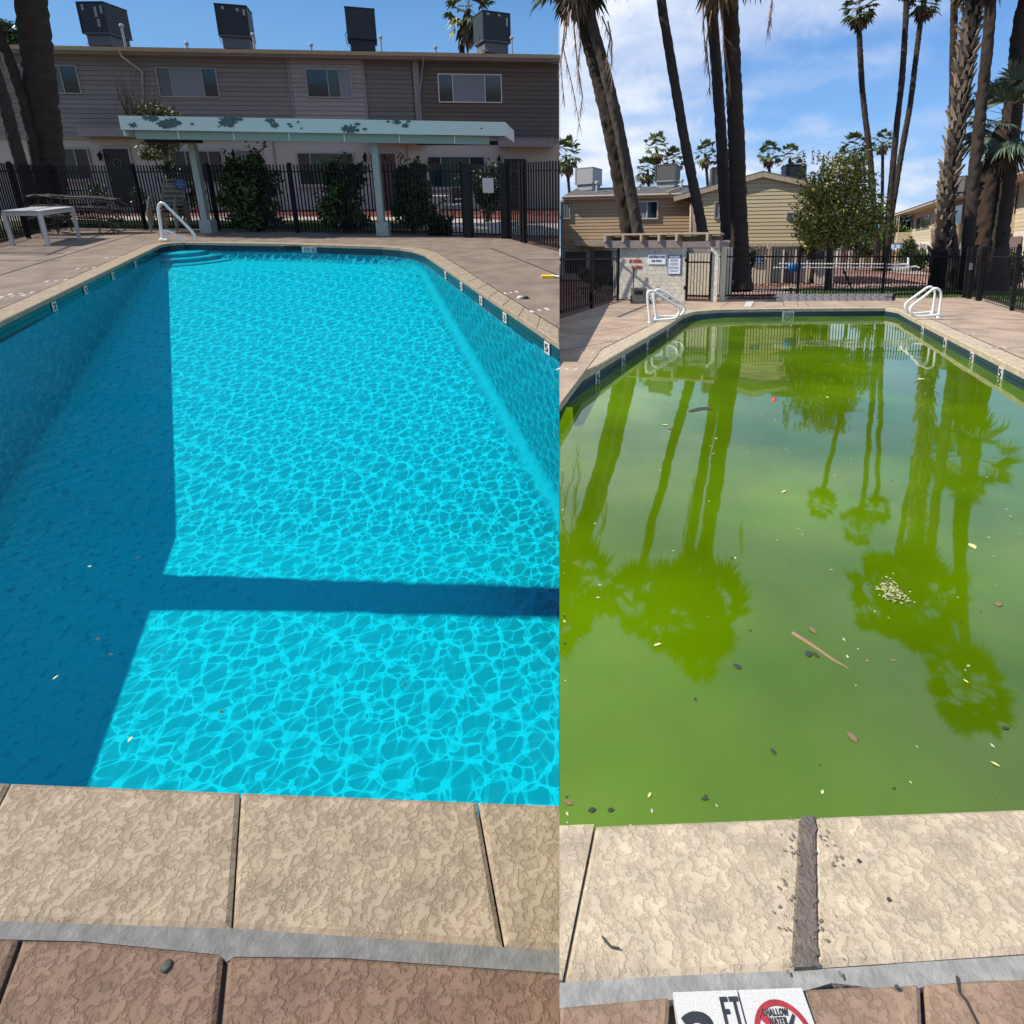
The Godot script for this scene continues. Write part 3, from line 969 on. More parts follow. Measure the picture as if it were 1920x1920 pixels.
	for i in line.size() - 1:
		var t := (line[i + 1] - line[i]).normalized()
		var inw := Vector2(-t.y, t.x)
		var m := maxi(1, int(line[i].distance_to(line[i + 1]) / (0.8 if i < line.size() - 2 else 0.06)))
		for k in m:
			var e0 := line[i].lerp(line[i + 1], float(k) / m)
			var e1 := line[i].lerp(line[i + 1], float(k + 1) / m)
			var d0: float = depth.call(-e0.y)
			var d1: float = depth.call(-e1.y)
			for s in 8:
				# straight down, then a rounded cove into the floor
				var row := []
				for q in [[e0, d0], [e1, d1]]:
					for u in [s, s + 1]:
						var r: float = minf(0.22, q[1] * 0.4)
						var ang := clampf((u - 1) / 7.0, 0.0, 1.0) * PI * 0.5
						var off: float = r * (1.0 - cos(ang)) if u > 0 else 0.0
						var y: float = -(q[1] - r) - r * sin(ang) if u > 0 else -0.2
						row.append([Vector3(minf(q[0].x + inw.x * off, CUT), y, q[0].y + inw.y * off), Vector3(inw.x * cos(ang), sin(ang), inw.y * cos(ang))])
				wall.tn(row[0][0], row[1][0], row[3][0], row[0][1], row[1][1], row[3][1])
				wall.tn(row[0][0], row[3][0], row[2][0], row[0][1], row[3][1], row[2][1])
	wall.q(Vector3(CUT, -0.18, a[0].y), Vector3(CUT, -0.18, a[-1].y), Vector3(CUT, -2.5, a[-1].y), Vector3(CUT, -2.5, a[0].y), Vector3.LEFT)
	ground("pool_wall", wall, M.plaster_blue_dimmed, "blue plastered wall of the pool under water")
	var fl := Geo.new()
	var n := 60
	for i in n:
		var z0 := lerpf(0.9, 17.5, float(i) / n)
		var z1 := lerpf(0.9, 17.5, float(i + 1) / n)
		var d0: float = depth.call(z0)
		var d1: float = depth.call(z1)
		fl.q(Vector3(-13, -d0, -z0), Vector3(0, -d0, -z0), Vector3(0, -d1, -z1), Vector3(-13, -d1, -z1), Vector3(0, z1 - z0, d0 - d1).normalized())
	ground("pool_floor", fl, M.plaster_blue, "turquoise plaster floor of the clean pool")
	var wa := Geo.new()
	wa.sheet(a, -0.17)
	ground("pool_water", wa, M.clear_water, "clear blue water of the left pool")
	var sk := thing("pool_skimmer", "dark skimmer slot in the tiles at the far end of the blue pool", "skimmer", Vector3(-7.791, 0.000, -16.481) + Vector3(0, -0.12, 0.02))
	part(sk, "mouth", bm(0.42, 0.10, 0.02), M.rubber)
	part(sk, "rim", bm(0.50, 0.025, 0.03), M.tile_ink, Vector3(0, 0.06, 0))
	for k in 3:
		var st := Geo.new()
		var ring := PackedVector2Array()
		var c := v2(Vector3(-11.335, 0.000, -16.836))
		for j in 15:
			ring.append(c + Vector2.from_angle(lerpf(-0.2, 2.4, j / 14.0)) * (0.75 + 0.42 * k))
		ring.append(c)
		st.prism(ring, -0.9, -0.24 - 0.11 * k, 0.02)
		ground("pool_step", st, M.plaster_step, "curved entry step under the handrail of the blue pool, number %d from the corner" % (k + 1))
	# planted strips beyond the fence
	var lawn := Geo.new()
	lawn.sheet(PackedVector2Array([Vector2(-45, -26), Vector2(-45, -21.8), Vector2(-20, -22.2), Vector2(-5.2, -20.2), Vector2(-4.6, -22), Vector2(-6.5, -25)]), -0.03)
	ground("left_lawn", lawn, M.grass, "strip of lawn behind the left fence")
	var lawn2 := Geo.new()
	lawn2.sheet(PackedVector2Array([Vector2(-22.5, -21.0), Vector2(-19.4, -21.2), Vector2(-17.3, -16.5), Vector2(-20.3, -15.5), Vector2(-45, -15), Vector2(-45, -21)]), -0.03)
	ground("side_lawn", lawn2, M.grass, "lawn beyond the side fence of the blue pool")
	var wk := Geo.new()
	wk.sheet(PackedVector2Array([Vector2(-45, -29.5), Vector2(-45, -26.1), Vector2(-6.5, -25.1), Vector2(-4.6, -22.1), Vector2(-4.4, -19.6), Vector2(0, -19.2), Vector2(0, -24.5), Vector2(-6, -28)]), -0.026)
	ground("left_walk", wk, M.walk, "pale concrete walk behind the left fence")
	var gv := Geo.new()
	gv.sheet(PackedVector2Array([Vector2(-45, -34), Vector2(-45, -29.6), Vector2(-6, -28.1), Vector2(0, -24.6), Vector2(0, -35), Vector2(-20, -35)]), -0.028)
	ground("left_gravel", gv, M.gravel_red, "red gravel bed along the left house")
	grass_blades("left_grass", "grass blades of the strip behind the left fence", [[Vector2(-21, -25.4), Vector2(-5.5, -21.8), 9000], [Vector2(-22, -20.8), Vector2(-18.3, -16), 3000]], 0.07)
	stones("left_stones", "red stones scattered on the bed along the left house", [[Vector2(-16, -33), Vector2(0, -29), 2600]], 0.06, "gravel_red")

func grass_blades(called: String, label: String, patches: Array, size: float) -> void:
	var g := Geo.new()
	for k in 5:
		var a := rng.randf() * TAU
		var d := Vector3(cos(a), 0, sin(a))
		var o := Vector3(rng.randf_range(-0.08, 0.08), 0, rng.randf_range(-0.08, 0.08))
		g.leaf(o - d * 0.012, o + d * 0.012, o + Vector3(rng.randf_range(-0.04, 0.04), size, rng.randf_range(-0.04, 0.04)))
	var mm := MultiMesh.new()
	mm.transform_format = MultiMesh.TRANSFORM_3D
	mm.use_colors = true
	mm.mesh = g.mesh()
	var total := 0
	for p in patches: total += p[2]
	mm.instance_count = total
	var i := 0
	for p in patches:
		for k in p[2]:
			mm.set_instance_transform(i, Transform3D(Basis(Vector3.UP, rng.randf() * TAU).scaled(Vector3.ONE * rng.randf_range(0.6, 1.4)), Vector3(rng.randf_range(p[0].x, p[1].x), -0.03, rng.randf_range(p[0].y, p[1].y))))
			var s := rng.randf_range(0.6, 1.3)
			mm.set_instance_color(i, Color(0.095 * s, 0.15 * s, 0.03 * s))
			i += 1
	var o := MultiMeshInstance3D.new()
	o.name = called
	o.multimesh = mm
	o.material_override = M.blade
	add_child(o)
	o.transform = place
	o.set_meta("kind", "stuff")
	o.set_meta("label", label)

func stones(called: String, label: String, patches: Array, size: float, m: String) -> void:
	var g := Geo.new()
	g.lathe([Vector2(0, -0.4), Vector2(0.8, 0.0), Vector2(0.55, 0.45), Vector2(0, 0.6)], Vector3.ZERO, 5)
	var mm := MultiMesh.new()
	mm.transform_format = MultiMesh.TRANSFORM_3D
	mm.mesh = g.mesh()
	var total := 0
	for p in patches: total += p[2]
	mm.instance_count = total
	var i := 0
	for p in patches:
		for k in p[2]:
			mm.set_instance_transform(i, Transform3D(Basis.from_euler(Vector3(rng.randf(), rng.randf() * TAU, rng.randf())).scaled(Vector3.ONE * size * rng.randf_range(0.4, 1.2)), Vector3(rng.randf_range(p[0].x, p[1].x), -0.02, rng.randf_range(p[0].y, p[1].y))))
			i += 1
	var o := MultiMeshInstance3D.new()
	o.name = called
	o.multimesh = mm
	o.material_override = M[m]
	add_child(o)
	o.transform = place
	o.set_meta("kind", "stuff")
	o.set_meta("label", label)

func roof_plane(root: Node, called: String, x0: float, x1: float, z0: float, y0: float, z1: float, y1: float, m: String, thick := 0.10) -> void:
	var g := Geo.new()
	var nn := Vector3(0, z0 - z1, y1 - y0).normalized()
	if nn.y < 0: nn = -nn
	var a := Vector3(x0, y0, z0)
	var b := Vector3(x1, y0, z0)
	var c := Vector3(x1, y1, z1)
	var d := Vector3(x0, y1, z1)
	var u := Vector3(0, -thick, 0)
	g.q(a, b, c, d, nn)
	g.q(a + u, b + u, c + u, d + u, -nn)
	g.q(a, b, b + u, a + u, Vector3.BACK)
	g.q(d, c, c + u, d + u, Vector3.FORWARD)
	g.q(b, c, c + u, b + u, Vector3.RIGHT)
	g.q(a, d, d + u, a + u, Vector3.LEFT)
	part(root, called, g, M[m])

func left_house() -> void:
	var o := thing("townhouse_row", "long two-storey townhouse row in shade with grey and brown siding, behind the blue pool", "house", Vector3(0.000, 0.000, -35.000), 0.08727)
	# the row ends at the cut: x = 0
	var mid_y: float = Vector2(-13.642, 3.958).y
	var top_y: float = Vector2(-13.159, 7.994).y
	var xl := -40.0
	var g := Geo.new()
	g.box(Transform3D(Basis.IDENTITY, Vector3(xl * 0.5, mid_y * 0.5, -4.0)), Vector3(-xl - 0.02, mid_y, 7.9))
	part(o, "lower_wall", g, M.stucco)
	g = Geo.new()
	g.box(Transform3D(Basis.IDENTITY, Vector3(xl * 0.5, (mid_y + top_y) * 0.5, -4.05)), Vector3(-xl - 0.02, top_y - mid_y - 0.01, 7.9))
	part(o, "upper_wall", g, M.lap_shade)
	var w1: Rect2 = Rect2(-28.761, 6.114, 3.029, 1.406)
	var w2: Rect2 = Rect2(-21.783, 6.006, 3.121, 1.489)
	var w3: Rect2 = Rect2(-13.990, 6.059, 2.442, 1.464)
	var w4: Rect2 = Rect2(-6.853, 5.890, 3.563, 1.498)
	var holes := []
	for s in [["siding_grey", xl, -22.821], ["siding_grey", -22.810, -14.927], ["siding_light", -14.784, -10.944], ["siding_taupe", -10.798, -8.271], ["siding_brown", -7.887, -0.03]]:
		siding(o, Rect2(s[1], mid_y, s[2] - s[1], top_y - mid_y), 0.03 if s[0] != "siding_light" else 0.10, s[0], 0.235, holes)
	for x in [-14.856, -10.871]:
		part(o, "corner_trim", bm(0.12, top_y - mid_y, 0.16), M.trim, Vector3(x, (mid_y + top_y) * 0.5, 0.06))
	part(o, "corner_trim", bm(0.34, top_y - mid_y, 0.14), M.trim, Vector3(-8.035, (mid_y + top_y) * 0.5, 0.07))
	window(o, w1, 0.06, [[0.30, "curtain_dim"], [0.43, "curtain_dim"], [0.27, "glass"]])
	window(o, w2, 0.06, [[0.22, "curtain_dim"], [0.54, "curtain"], [0.24, "glass"]])
	window(o, w3, 0.14, [[0.48, "glass"], [0.27, "glass_green"], [0.25, "curtain"]])
	window(o, w4, 0.06, [[0.22, "glass"], [0.52, "curtain"], [0.26, "glass"]], "frame_pale")
	window(o, Rect2(-27.889, 1.700, 1.773, 1.663), 0.04, [[0.6, "glass_green"], [0.4, "glass"]])
	window(o, Rect2(-21.920, 1.522, 2.843, 1.753), 0.04, [[0.3, "glass"], [0.45, "glass"], [0.25, "glass"]])
	window(o, Rect2(-15.027, 1.396, 3.161, 1.789), 0.04, [[0.22, "glass"], [0.55, "glass_green"], [0.23, "glass"]])
	window(o, Rect2(-7.715, 1.234, 3.319, 1.769), 0.04, [[0.22, "glass"], [0.52, "glass_green"], [0.26, "glass"]])
	for s in [Rect2(-15.152, 1.276, 3.187, 0.104), Rect2(-7.778, 1.112, 3.346, 0.107), Rect2(-28.107, 1.586, 1.786, 0.100)]:
		panel(o, "window_sill", s, 0.07, 0.16, "stucco")
	for dd in [[Rect2(-25.353, 0.242, 1.327, 3.103), "door_dark"], [Rect2(-10.935, 0.054, 1.403, 3.083), "door_red"], [Rect2(-18.287, 0.120, 1.291, 3.137), "door_brown"], [Rect2(-3.286, 0.018, 1.270, 2.845), "door_dark"]]:
		var r: Rect2 = dd[0]
		var dr := panel(o, "door", r, 0.02, 0.06, dd[1])
		for e in [-1, 1]:
			part(dr, "door_frame", bm(0.09, r.size.y + 0.09, 0.10), M.frame, Vector3(e * (r.size.x * 0.5 + 0.045), 0.045, 0.01))
		part(dr, "door_head", bm(r.size.x, 0.09, 0.10), M.frame, Vector3(0, r.size.y * 0.5 + 0.045, 0.01))
		part(dr, "handle", bm(0.05, 0.16, 0.06), M.iron_grey, Vector3(-r.size.x * 0.38, -0.05, 0.06))
		if dd[1] == "door_brown" or dd[1] == "door_dark" and r.position.x > -6:
			for k in 7:
				part(dr, "security_bar", bm(0.03, r.size.y * 0.92, 0.03), M.frame if dd[1] == "door_brown" else M.iron_grey, Vector3((k - 3) * r.size.x * 0.14, 0, 0.07))
			part(dr, "door_pane", bm(r.size.x * 0.9, r.size.y * 0.86, 0.01), M.glass, Vector3(0, 0, 0.036))
		if r.position.x < -20:
			var wr := Geo.new()
			var pts := []
			for k in 13: pts.append(Vector3(cos(TAU * k / 12.0) * 0.22, sin(TAU * k / 12.0) * 0.22, 0))
			wr.tube(pts, 0.03, 5, false)
			part(dr, "wreath", wr, M.iron_grey, Vector3(0, r.size.y * 0.25, 0.06))
	for e in [[Rect2(-25.864, 3.927, 2.600, 0.441), 0.9], [Rect2(-3.563, 3.489, 3.154, 0.442), 0.9], [Rect2(-10.985, 3.721, 3.301, 0.461), 0.9]]:
		var r: Rect2 = e[0]
		var aw := panel(o, "entry_roof", r, 0.55, 0.9, "trim")
		part(aw, "flashing", bm(r.size.x + 0.06, 0.05, 0.96), M.trim, Vector3(0, r.size.y * 0.5 + 0.026, 0))
	panel(o, "belt_board", Rect2(xl, mid_y - 0.12, -xl - 0.03, 0.14), 0.05, 0.06, "trim")
	for x in [-16.262, -8.867]:
		panel(o, "wall_joint", Rect2(x - 0.04, 0.05, 0.08, mid_y - 0.2), 0.02, 0.03, "trim")
	# eave, gutter, roof
	panel(o, "soffit", Rect2(xl, top_y + 0.001, -xl - 0.02, 0.06), 0.32, 0.62, "trim")
	panel(o, "fascia", Rect2(xl, top_y + 0.07, -xl - 0.02, 0.20), 0.62, 0.05, "trim")
	var gut := Geo.new()
	var gy := top_y + 0.25
	for e in [[Vector2(0.65, -0.11), Vector2(0.78, -0.11)], [Vector2(0.78, -0.11), Vector2(0.84, 0.05)], [Vector2(0.65, -0.11), Vector2(0.65, 0.05)]]:
		gut.q(Vector3(xl, gy + e[0].y, e[0].x), Vector3(-0.02, gy + e[0].y, e[0].x), Vector3(-0.02, gy + e[1].y, e[1].x), Vector3(xl, gy + e[1].y, e[1].x), Vector3(0, -0.5, 1).normalized())
	part(o, "gutter", gut, M.trim_pale)
	roof_plane(o, "roof", xl, -0.02, 0.70, top_y + 0.30, -4.0, top_y + 1.22, "shingle_dark")
	roof_plane(o, "roof", xl, -0.02, -8.6, top_y + 0.30, -4.01, top_y + 1.22, "shingle_dark")
	var k := 0
	for c in [[Vector2(-23.001, 7.943), Vector2(-22.415, 7.252), Vector2(-22.830, 4.927)], [Vector2(-7.504, 7.922), Vector2(-7.640, 7.650), Vector2(-8.216, 4.532)]]:
		var dp := Geo.new()
		dp.tube([Vector3(c[0].x, gy - 0.1, 0.72), Vector3(c[0].x, gy - 0.35, 0.7), Vector3(c[1].x, c[1].y, 0.16), Vector3(c[2].x, c[2].y, 0.16)], 0.055, 8)
		part(o, "downspout", dp, M.trim if k else M.trim_pale)
		k += 1
	# on the roof; every unit stands on the far slope
	var yaw := deg_to_rad(5.0)
	var on_roof := func(px: Vector2, z: float) -> Vector3: return Vector3(0.000, 0.000, -35.000) + Vector3(px.x * cos(yaw) + z * sin(yaw), px.y, -px.x * sin(yaw) + z * cos(yaw))
	var ry: float = top_y + 0.95
	var gr := "dark coolers along the left roof"
	roof_unit("dark rooftop cooler with torn labels, leftmost on the left roof", on_roof.call(Vector2(-25.412, ry - 0.1), -2.6), yaw - 0.12, Vector3(1.5, 2.1, 1.7), "unit_dark", "unit_curb", 0.0, gr, [[-0.3, 0.85, 0.12, 0.3], [0.16, 0.7, 0.14, 0.5], [0.2, 0.35, 0.14, 0.4], [0.38, 0.78, 0.12, 0.4]])
	roof_unit("dark rooftop cooler with three small labels, second from the left on the left roof", on_roof.call(Vector2(-18.381, ry - 0.1), -2.6), yaw + 0.22, Vector3(1.6, 2.15, 1.6), "unit_dark", "unit_curb", 0.0, gr, [[-0.25, 0.9, 0.14, 0.16], [0.2, 0.87, 0.14, 0.16], [0.4, 0.8, 0.12, 0.3]])
	roof_unit("dark rooftop cooler with a plain panelled face, third on the left roof", on_roof.call(Vector2(-11.378, ry - 0.1), -2.6), yaw + 0.22, Vector3(1.6, 2.15, 1.6), "unit_dark", "unit_dark", 0.0, gr, [])
	roof_unit("dark rooftop cooler on a pale curb before the roof palm, rightmost on the left roof", on_roof.call(Vector2(-3.817, ry - 0.1), -2.6), yaw + 0.38, Vector3(1.7, 2.1, 1.7), "unit_dark", "unit_curb", 0.0, gr, [[0.38, 0.72, 0.12, 0.45], [-0.3, 0.92, 0.16, 0.12], [0.1, 0.92, 0.16, 0.12]])
	vent_pipe("capped pipe right of the leftmost rooftop cooler", on_roof.call(Vector2(-23.551, top_y + 0.58), -0.8), 1.15, "pipes on the left roof")
	vent_pipe("capped pipe right of the second rooftop cooler", on_roof.call(Vector2(-16.826, top_y + 0.58), -0.8), 0.85, "pipes on the left roof")
	vent_pipe("capped pipe right of the plain third cooler", on_roof.call(Vector2(-9.975, top_y + 0.58), -0.8), 0.85, "pipes on the left roof")
	vent_pipe("capped pipe right of the rightmost dark cooler", on_roof.call(Vector2(-2.659, top_y + 0.58), -0.8), 0.95, "pipes on the left roof")
	vent_pipe("stub pipe between the first and second dark coolers", on_roof.call(Vector2(-20.221, top_y + 0.52), -0.5), 0.35, "pipes on the left roof")
	vent_pipe("stub pipe left of the plain third cooler", on_roof.call(Vector2(-13.698, top_y + 0.52), -0.5), 0.40, "pipes on the left roof")
	vent_pipe("stub pipe between the third and fourth dark coolers", on_roof.call(Vector2(-6.940, top_y + 0.52), -0.5), 0.40, "pipes on the left roof")
	var on_wall := func(px: Vector2) -> Vector3: return Vector3(0.000, 0.000, -35.000) + Vector3(px.x * cos(yaw) + 0.03 * sin(yaw), px.y, -px.x * sin(yaw) + 0.03 * cos(yaw))
	lantern("black bell-shaped wall lamp left of the leftmost dark door", on_wall.call(Vector2(-25.459, 2.865)), yaw, "wall lamps of the left house")
	lantern("black wall lamp left of the barred white door", on_wall.call(Vector2(-18.407, 2.968)), yaw, "wall lamps of the left house")
	lantern("black wall lamp left of the reddish door", on_wall.call(Vector2(-11.214, 2.813)), yaw, "wall lamps of the left house")
	lantern("black wall lamp between the wide window and the rightmost door", on_wall.call(Vector2(-3.564, 2.682)), yaw, "wall lamps of the left house")

func left_things() -> void:
	var iron := "black picket fence runs round the blue pool"
	fence("picket_fence", "black picket fence across the far end of the blue pool", Vector3(-18.902, 0.000, -21.861), Vector3(-3.081, 0.000, -18.516), 2.28, 0.132, [0.0, 0.225, 0.42, 0.62, 0.82, 1.0], 0.034, "fence", 0.10).set_meta("group", iron)
	fence("picket_fence", "black picket fence receding along the left side behind the white table", Vector3(-14.869, 0.000, -14.131), Vector3(-18.846, 0.000, -21.746), 2.28, 0.19, [0.05, 0.52, 0.98], 0.034, "fence", 0.10).set_meta("group", iron)
	fence("picket_fence", "black picket fence turning towards the viewer right of the blue pool gate", Vector3(-1.587, 0.000, -17.947), Vector3(0.000, 0.000, -14.752), 2.28, 0.175, [0.0, 0.30, 0.36], 0.036, "fence", 0.12).set_meta("group", iron)
	var g1 := fence("pool_gate", "black barred gate with a pale notice beside the right end of the fence", Vector3(-2.903, 0.000, -18.268), Vector3(-1.710, 0.000, -17.995), 2.22, 0.125, [0.0, 1.0], 0.034, "gate", 0.22)
	part(g1, "notice", bm(0.36, 0.44, 0.02), M.unit_label, Vector3(0.72, 1.62, 0.05))
	part(g1, "latch", bm(0.2, 0.14, 0.08), M.iron_grey, Vector3(1.25, 1.3, 0.05))
	# shade canopy
	var cx0: Vector3 = Vector3(-13.467, 3.266, -18.400)
	var cx1: Vector3 = Vector3(-1.662, 3.082, -18.400)
	var yb := (cx0.y + cx1.y) * 0.5
	var c := thing("shade_canopy", "pale mint shade canopy with peeling paint on two posts over the fence", "canopy", Vector3(0, 0, -18.4))
	var W := cx1.x - cx0.x
	var mx := (cx0.x + cx1.x) * 0.5
	var lean := atan2(cx1.y - cx0.y, W)
	var fa := part(c, "fascia", bm(W, 0.40, 0.06), M.mint, Vector3(mx, yb + 0.20, 0))
	fa.rotation.z = lean
	for f in 34:
		# flakes of bare board: thin raised patches with a ragged outline
		var fx: float = [0.11, 0.28, 0.42, 0.055, 0.16, 0.61, 0.72, 0.29][f % 8] + rng.randf_range(-0.03, 0.03)
		if f > 24: fx = rng.randf_range(0.02, 0.98)
		var poly := PackedVector2Array()
		var rr := rng.randf_range(0.04, 0.17) if f < 25 else rng.randf_range(0.02, 0.06)
		for k in 26:
			poly.append(Vector2.from_angle(TAU * k / 26.0) * rr * (0.45 + 0.55 * absf(sin(k * 0.9 + f)) + rng.randf_range(-0.18, 0.28)) * Vector2(1.5, 0.8))
		var fg := Geo.new()
		for t in Geometry2D.triangulate_polygon(poly).size() / 3:
			var ids := Geometry2D.triangulate_polygon(poly)
			fg.tn(Vector3(poly[ids[t * 3]].x, poly[ids[t * 3]].y, 0), Vector3(poly[ids[t * 3 + 1]].x, poly[ids[t * 3 + 1]].y, 0), Vector3(poly[ids[t * 3 + 2]].x, poly[ids[t * 3 + 2]].y, 0), Vector3.BACK, Vector3.BACK, Vector3.BACK)
		part(fa, "bare_patch", fg, M.mint_flake, Vector3((fx - 0.5) * W, clampf(rng.randf_range(-0.10, 0.22), -0.19, 0.19 - rr * 0.5), 0.0325 + 0.0004 * f))
	var fs := part(c, "roof_edge", bm(0.06, 0.40, 3.4), M.mint, Vector3(cx0.x + 0.03, yb + 0.20 - sin(lean) * -W * 0.5, -1.74))
	part(c, "roof_edge", bm(0.06, 0.40, 3.4), M.mint, Vector3(cx1.x - 0.03, yb + 0.20 + sin(lean) * W * 0.5, -1.74))
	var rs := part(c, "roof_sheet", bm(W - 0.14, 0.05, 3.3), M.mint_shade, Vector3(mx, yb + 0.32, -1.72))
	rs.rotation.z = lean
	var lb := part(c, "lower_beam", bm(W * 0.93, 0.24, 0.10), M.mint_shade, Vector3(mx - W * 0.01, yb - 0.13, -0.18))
	lb.rotation.z = lean
	for k in 6:
		part(c, "bracket_strip", bm(0.035, 0.24, 0.03), M.mint, Vector3(mx + W * (-0.36 + 0.145 * k), yb - 0.13 + lean * W * (-0.36 + 0.145 * k), -0.11))
	for px in [Vector3(-12.303, 0.000, -20.152), Vector3(-5.899, 0.000, -19.210)]:
		var ph := yb + 0.1
		part(c, "post", bm(0.21, ph, 0.20), M.mint_post, Vector3(px.x, ph * 0.5, px.z + 18.4 + 0.25))
		part(c, "post_base", bm(0.40, 0.45, 0.38), M.mint_post, Vector3(px.x + 0.05, 0.225, px.z + 18.4 + 0.25))
		part(c, "cross_arm", bm(0.14, 0.20, 3.2), M.mint_post, Vector3(px.x, yb + 0.16, -1.75))
	var tb := part(c, "dark_duct", bm(2.6, 0.12, 0.3), M.rubber, Vector3(Vector3(-3.309, 2.906, -19.500).x, yb - 0.25, -0.9))
	part(c, "dark_duct", bm(1.7, 0.10, 0.3), M.rubber, Vector3(Vector3(-12.508, 3.037, -19.500).x, yb - 0.2, -0.9))
	# handrail
	var h := thing("pool_handrail", "white tubular grab rail bending down into the far left corner of the blue pool", "handrail", Vector3(-12.354, 0.000, -17.637))
	var b: Vector3 = h.position
	var hb: Vector3 = Vector3(-12.354, 0.000, -17.637)
	var hp := []
	for p in [Vector3(-12.083, 0.042, -17.250), Vector3(-12.065, 0.290, -17.250), Vector3(-12.050, 0.638, -17.250), Vector3(-12.025, 0.951, -17.250), Vector3(-11.974, 1.083, -17.250), Vector3(-11.907, 1.137, -17.250), Vector3(-11.818, 1.106, -17.250), Vector3(-11.690, 0.951, -17.250), Vector3(-11.403, 0.614, -17.250), Vector3(-11.169, 0.321, -17.250), Vector3(-11.101, 0.210, -17.250), Vector3(-11.085, 0.082, -17.250), Vector3(-11.128, -0.063, -17.250), Vector3(-11.207, -0.135, -17.250), Vector3(-11.315, -0.103, -17.250), Vector3(-11.512, 0.058, -17.250), Vector3(-11.808, 0.282, -17.250), Vector3(-11.885, 0.301, -17.250), Vector3(-12.063, 0.297, -17.250)]:
		hp.append(p - hb)
	var hg := Geo.new()
	hg.tube(hp, 0.042, 10)
	part(h, "rail", hg, M.white_paint)
	var hs := Geo.new()
	hs.tube([Vector3(-11.963, 0.034, -17.250) - hb, Vector3(-11.918, 0.297, -17.250) - hb], 0.032, 8)
	part(h, "strut", hs, M.white_paint)
	for p in [Vector3(-12.083, 0.042, -17.250), Vector3(-11.963, 0.034, -17.250)]:
		var fg := Geo.new()
		fg.lathe([Vector2(0.10, 0), Vector2(0.09, 0.03), Vector2(0.04, 0.05)], p - hb, 10)
		part(h, "floor_flange", fg, M.white_paint)
	# table
	var t := thing("patio_table", "white square patio table on the deck by the left fence", "table", Vector3(-15.891, 0.000, -17.561))
	var tbx := t.position
	var tb0: Vector3 = Vector3(-15.891, 0.000, -17.561)
	var legs := [Vector3(-15.511, 0.000, -16.039), Vector3(-14.511, 0.000, -16.039), Vector3(-15.264, 0.000, -18.026), Vector3(-16.508, 0.000, -18.187)]
	var th := 0.98
	var corner := []
	for p in legs: corner.append(v2(p - tb0))
	var cc: Vector2 = (corner[0] + corner[1] + corner[2] + corner[3]) * 0.25
	var tp := PackedVector2Array()
	for p in corner: tp.append(cc + (p - cc) * 1.06)
	var tg := Geo.new()
	tg.prism(tp, th - 0.03, th, 0.01)
	part(t, "table_top", tg, M.white_metal)
	var ap := Geo.new()
	for k in 4:
		var p0: Vector2 = corner[k]
		var p1: Vector2 = corner[(k + 1) % 4]
		ap.bar(Vector3(p0.x, th - 0.09, p0.y), Vector3(p1.x, th - 0.09, p1.y), 0.03, 0.11)
	part(t, "apron", ap, M.white_metal)
	for p in corner:
		part(t, "leg", bm(0.085, th - 0.03, 0.085), M.white_metal, Vector3(p.x, (th - 0.03) * 0.5, p.y), 0.4)
	# stacked loungers behind the table
	for i in 3:
		lounger("brown strap lounger, %s of the stack behind the white table" % ["bottom", "middle", "topmost"][i], Vector3(-16.105, 0.000, -18.857) + Vector3(-0.25, 0.34 * i, -0.7), 0.25 + 0.03 * i)
	for i in 4:
		strap_chair("brown strap chair, %s of the stack left of the canopy post" % ["lowest", "second", "third", "topmost"][i], Vector3(-13.628, 0.000, -19.956) + Vector3(0.02 * i, 0.13 * i, 0.05 - 0.03 * i))
	# shrubs
	var dk := [Color(0.035, 0.075, 0.018), Color(0.05, 0.095, 0.022), Color(0.022, 0.05, 0.014), Color(0.07, 0.115, 0.03)]
	var sz := 0.095
	bush("oleander_bush", "tall dark bush behind the fence right of the left canopy post", "bush", Vector3(-10.866, 0.000, -20.554), [[Vector3(0, 1.15, 0), Vector3(1.05, 1.05, 0.8)], [Vector3(-0.5, 1.9, 0), Vector3(0.6, 0.6, 0.6)], [Vector3(0.55, 1.8, 0.1), Vector3(0.6, 0.6, 0.6)], [Vector3(0.1, 0.45, 0.2), Vector3(0.9, 0.45, 0.6)], [Vector3(-0.8, 1.2, 0.2), Vector3(0.4, 0.5, 0.4)], [Vector3(0.2, 2.25, 0), Vector3(0.35, 0.35, 0.3)]], 7000, sz, dk, "bushes behind the far fence")
	bush("oleander_bush", "wide bush behind the fence touching the right canopy post on its left", "bush", Vector3(-7.432, 0.000, -19.956), [[Vector3(0, 1.2, 0), Vector3(0.8, 0.95, 0.7)], [Vector3(0.35, 1.9, 0), Vector3(0.5, 0.45, 0.5)], [Vector3(-0.4, 0.8, 0.1), Vector3(0.65, 0.6, 0.5)], [Vector3(0.2, 0.4, 0.2), Vector3(0.75, 0.4, 0.5)], [Vector3(-0.3, 1.9, 0), Vector3(0.3, 0.45, 0.3)]], 5200, sz, dk, "bushes behind the far fence")
	bush("oleander_bush", "bush behind the fence just right of the right canopy post", "bush", Vector3(-5.081, 0.000, -19.764), [[Vector3(0, 1.2, 0), Vector3(0.65, 0.95, 0.6)], [Vector3(-0.1, 1.8, 0), Vector3(0.45, 0.5, 0.5)], [Vector3(0.3, 0.7, 0.1), Vector3(0.5, 0.6, 0.5)], [Vector3(0.35, 2.0, 0), Vector3(0.25, 0.4, 0.3)]], 4400, sz, dk, "bushes behind the far fence")
	bush("round_shrub", "low clipped round shrub at the foot of the fence left of the gate", "shrub", Vector3(-3.969, 0.000, -19.032), [[Vector3(0, 0.30, 0), Vector3(0.48, 0.36, 0.45)]], 900, 0.09, [Color(0.02, 0.035, 0.012), Color(0.03, 0.05, 0.015)])
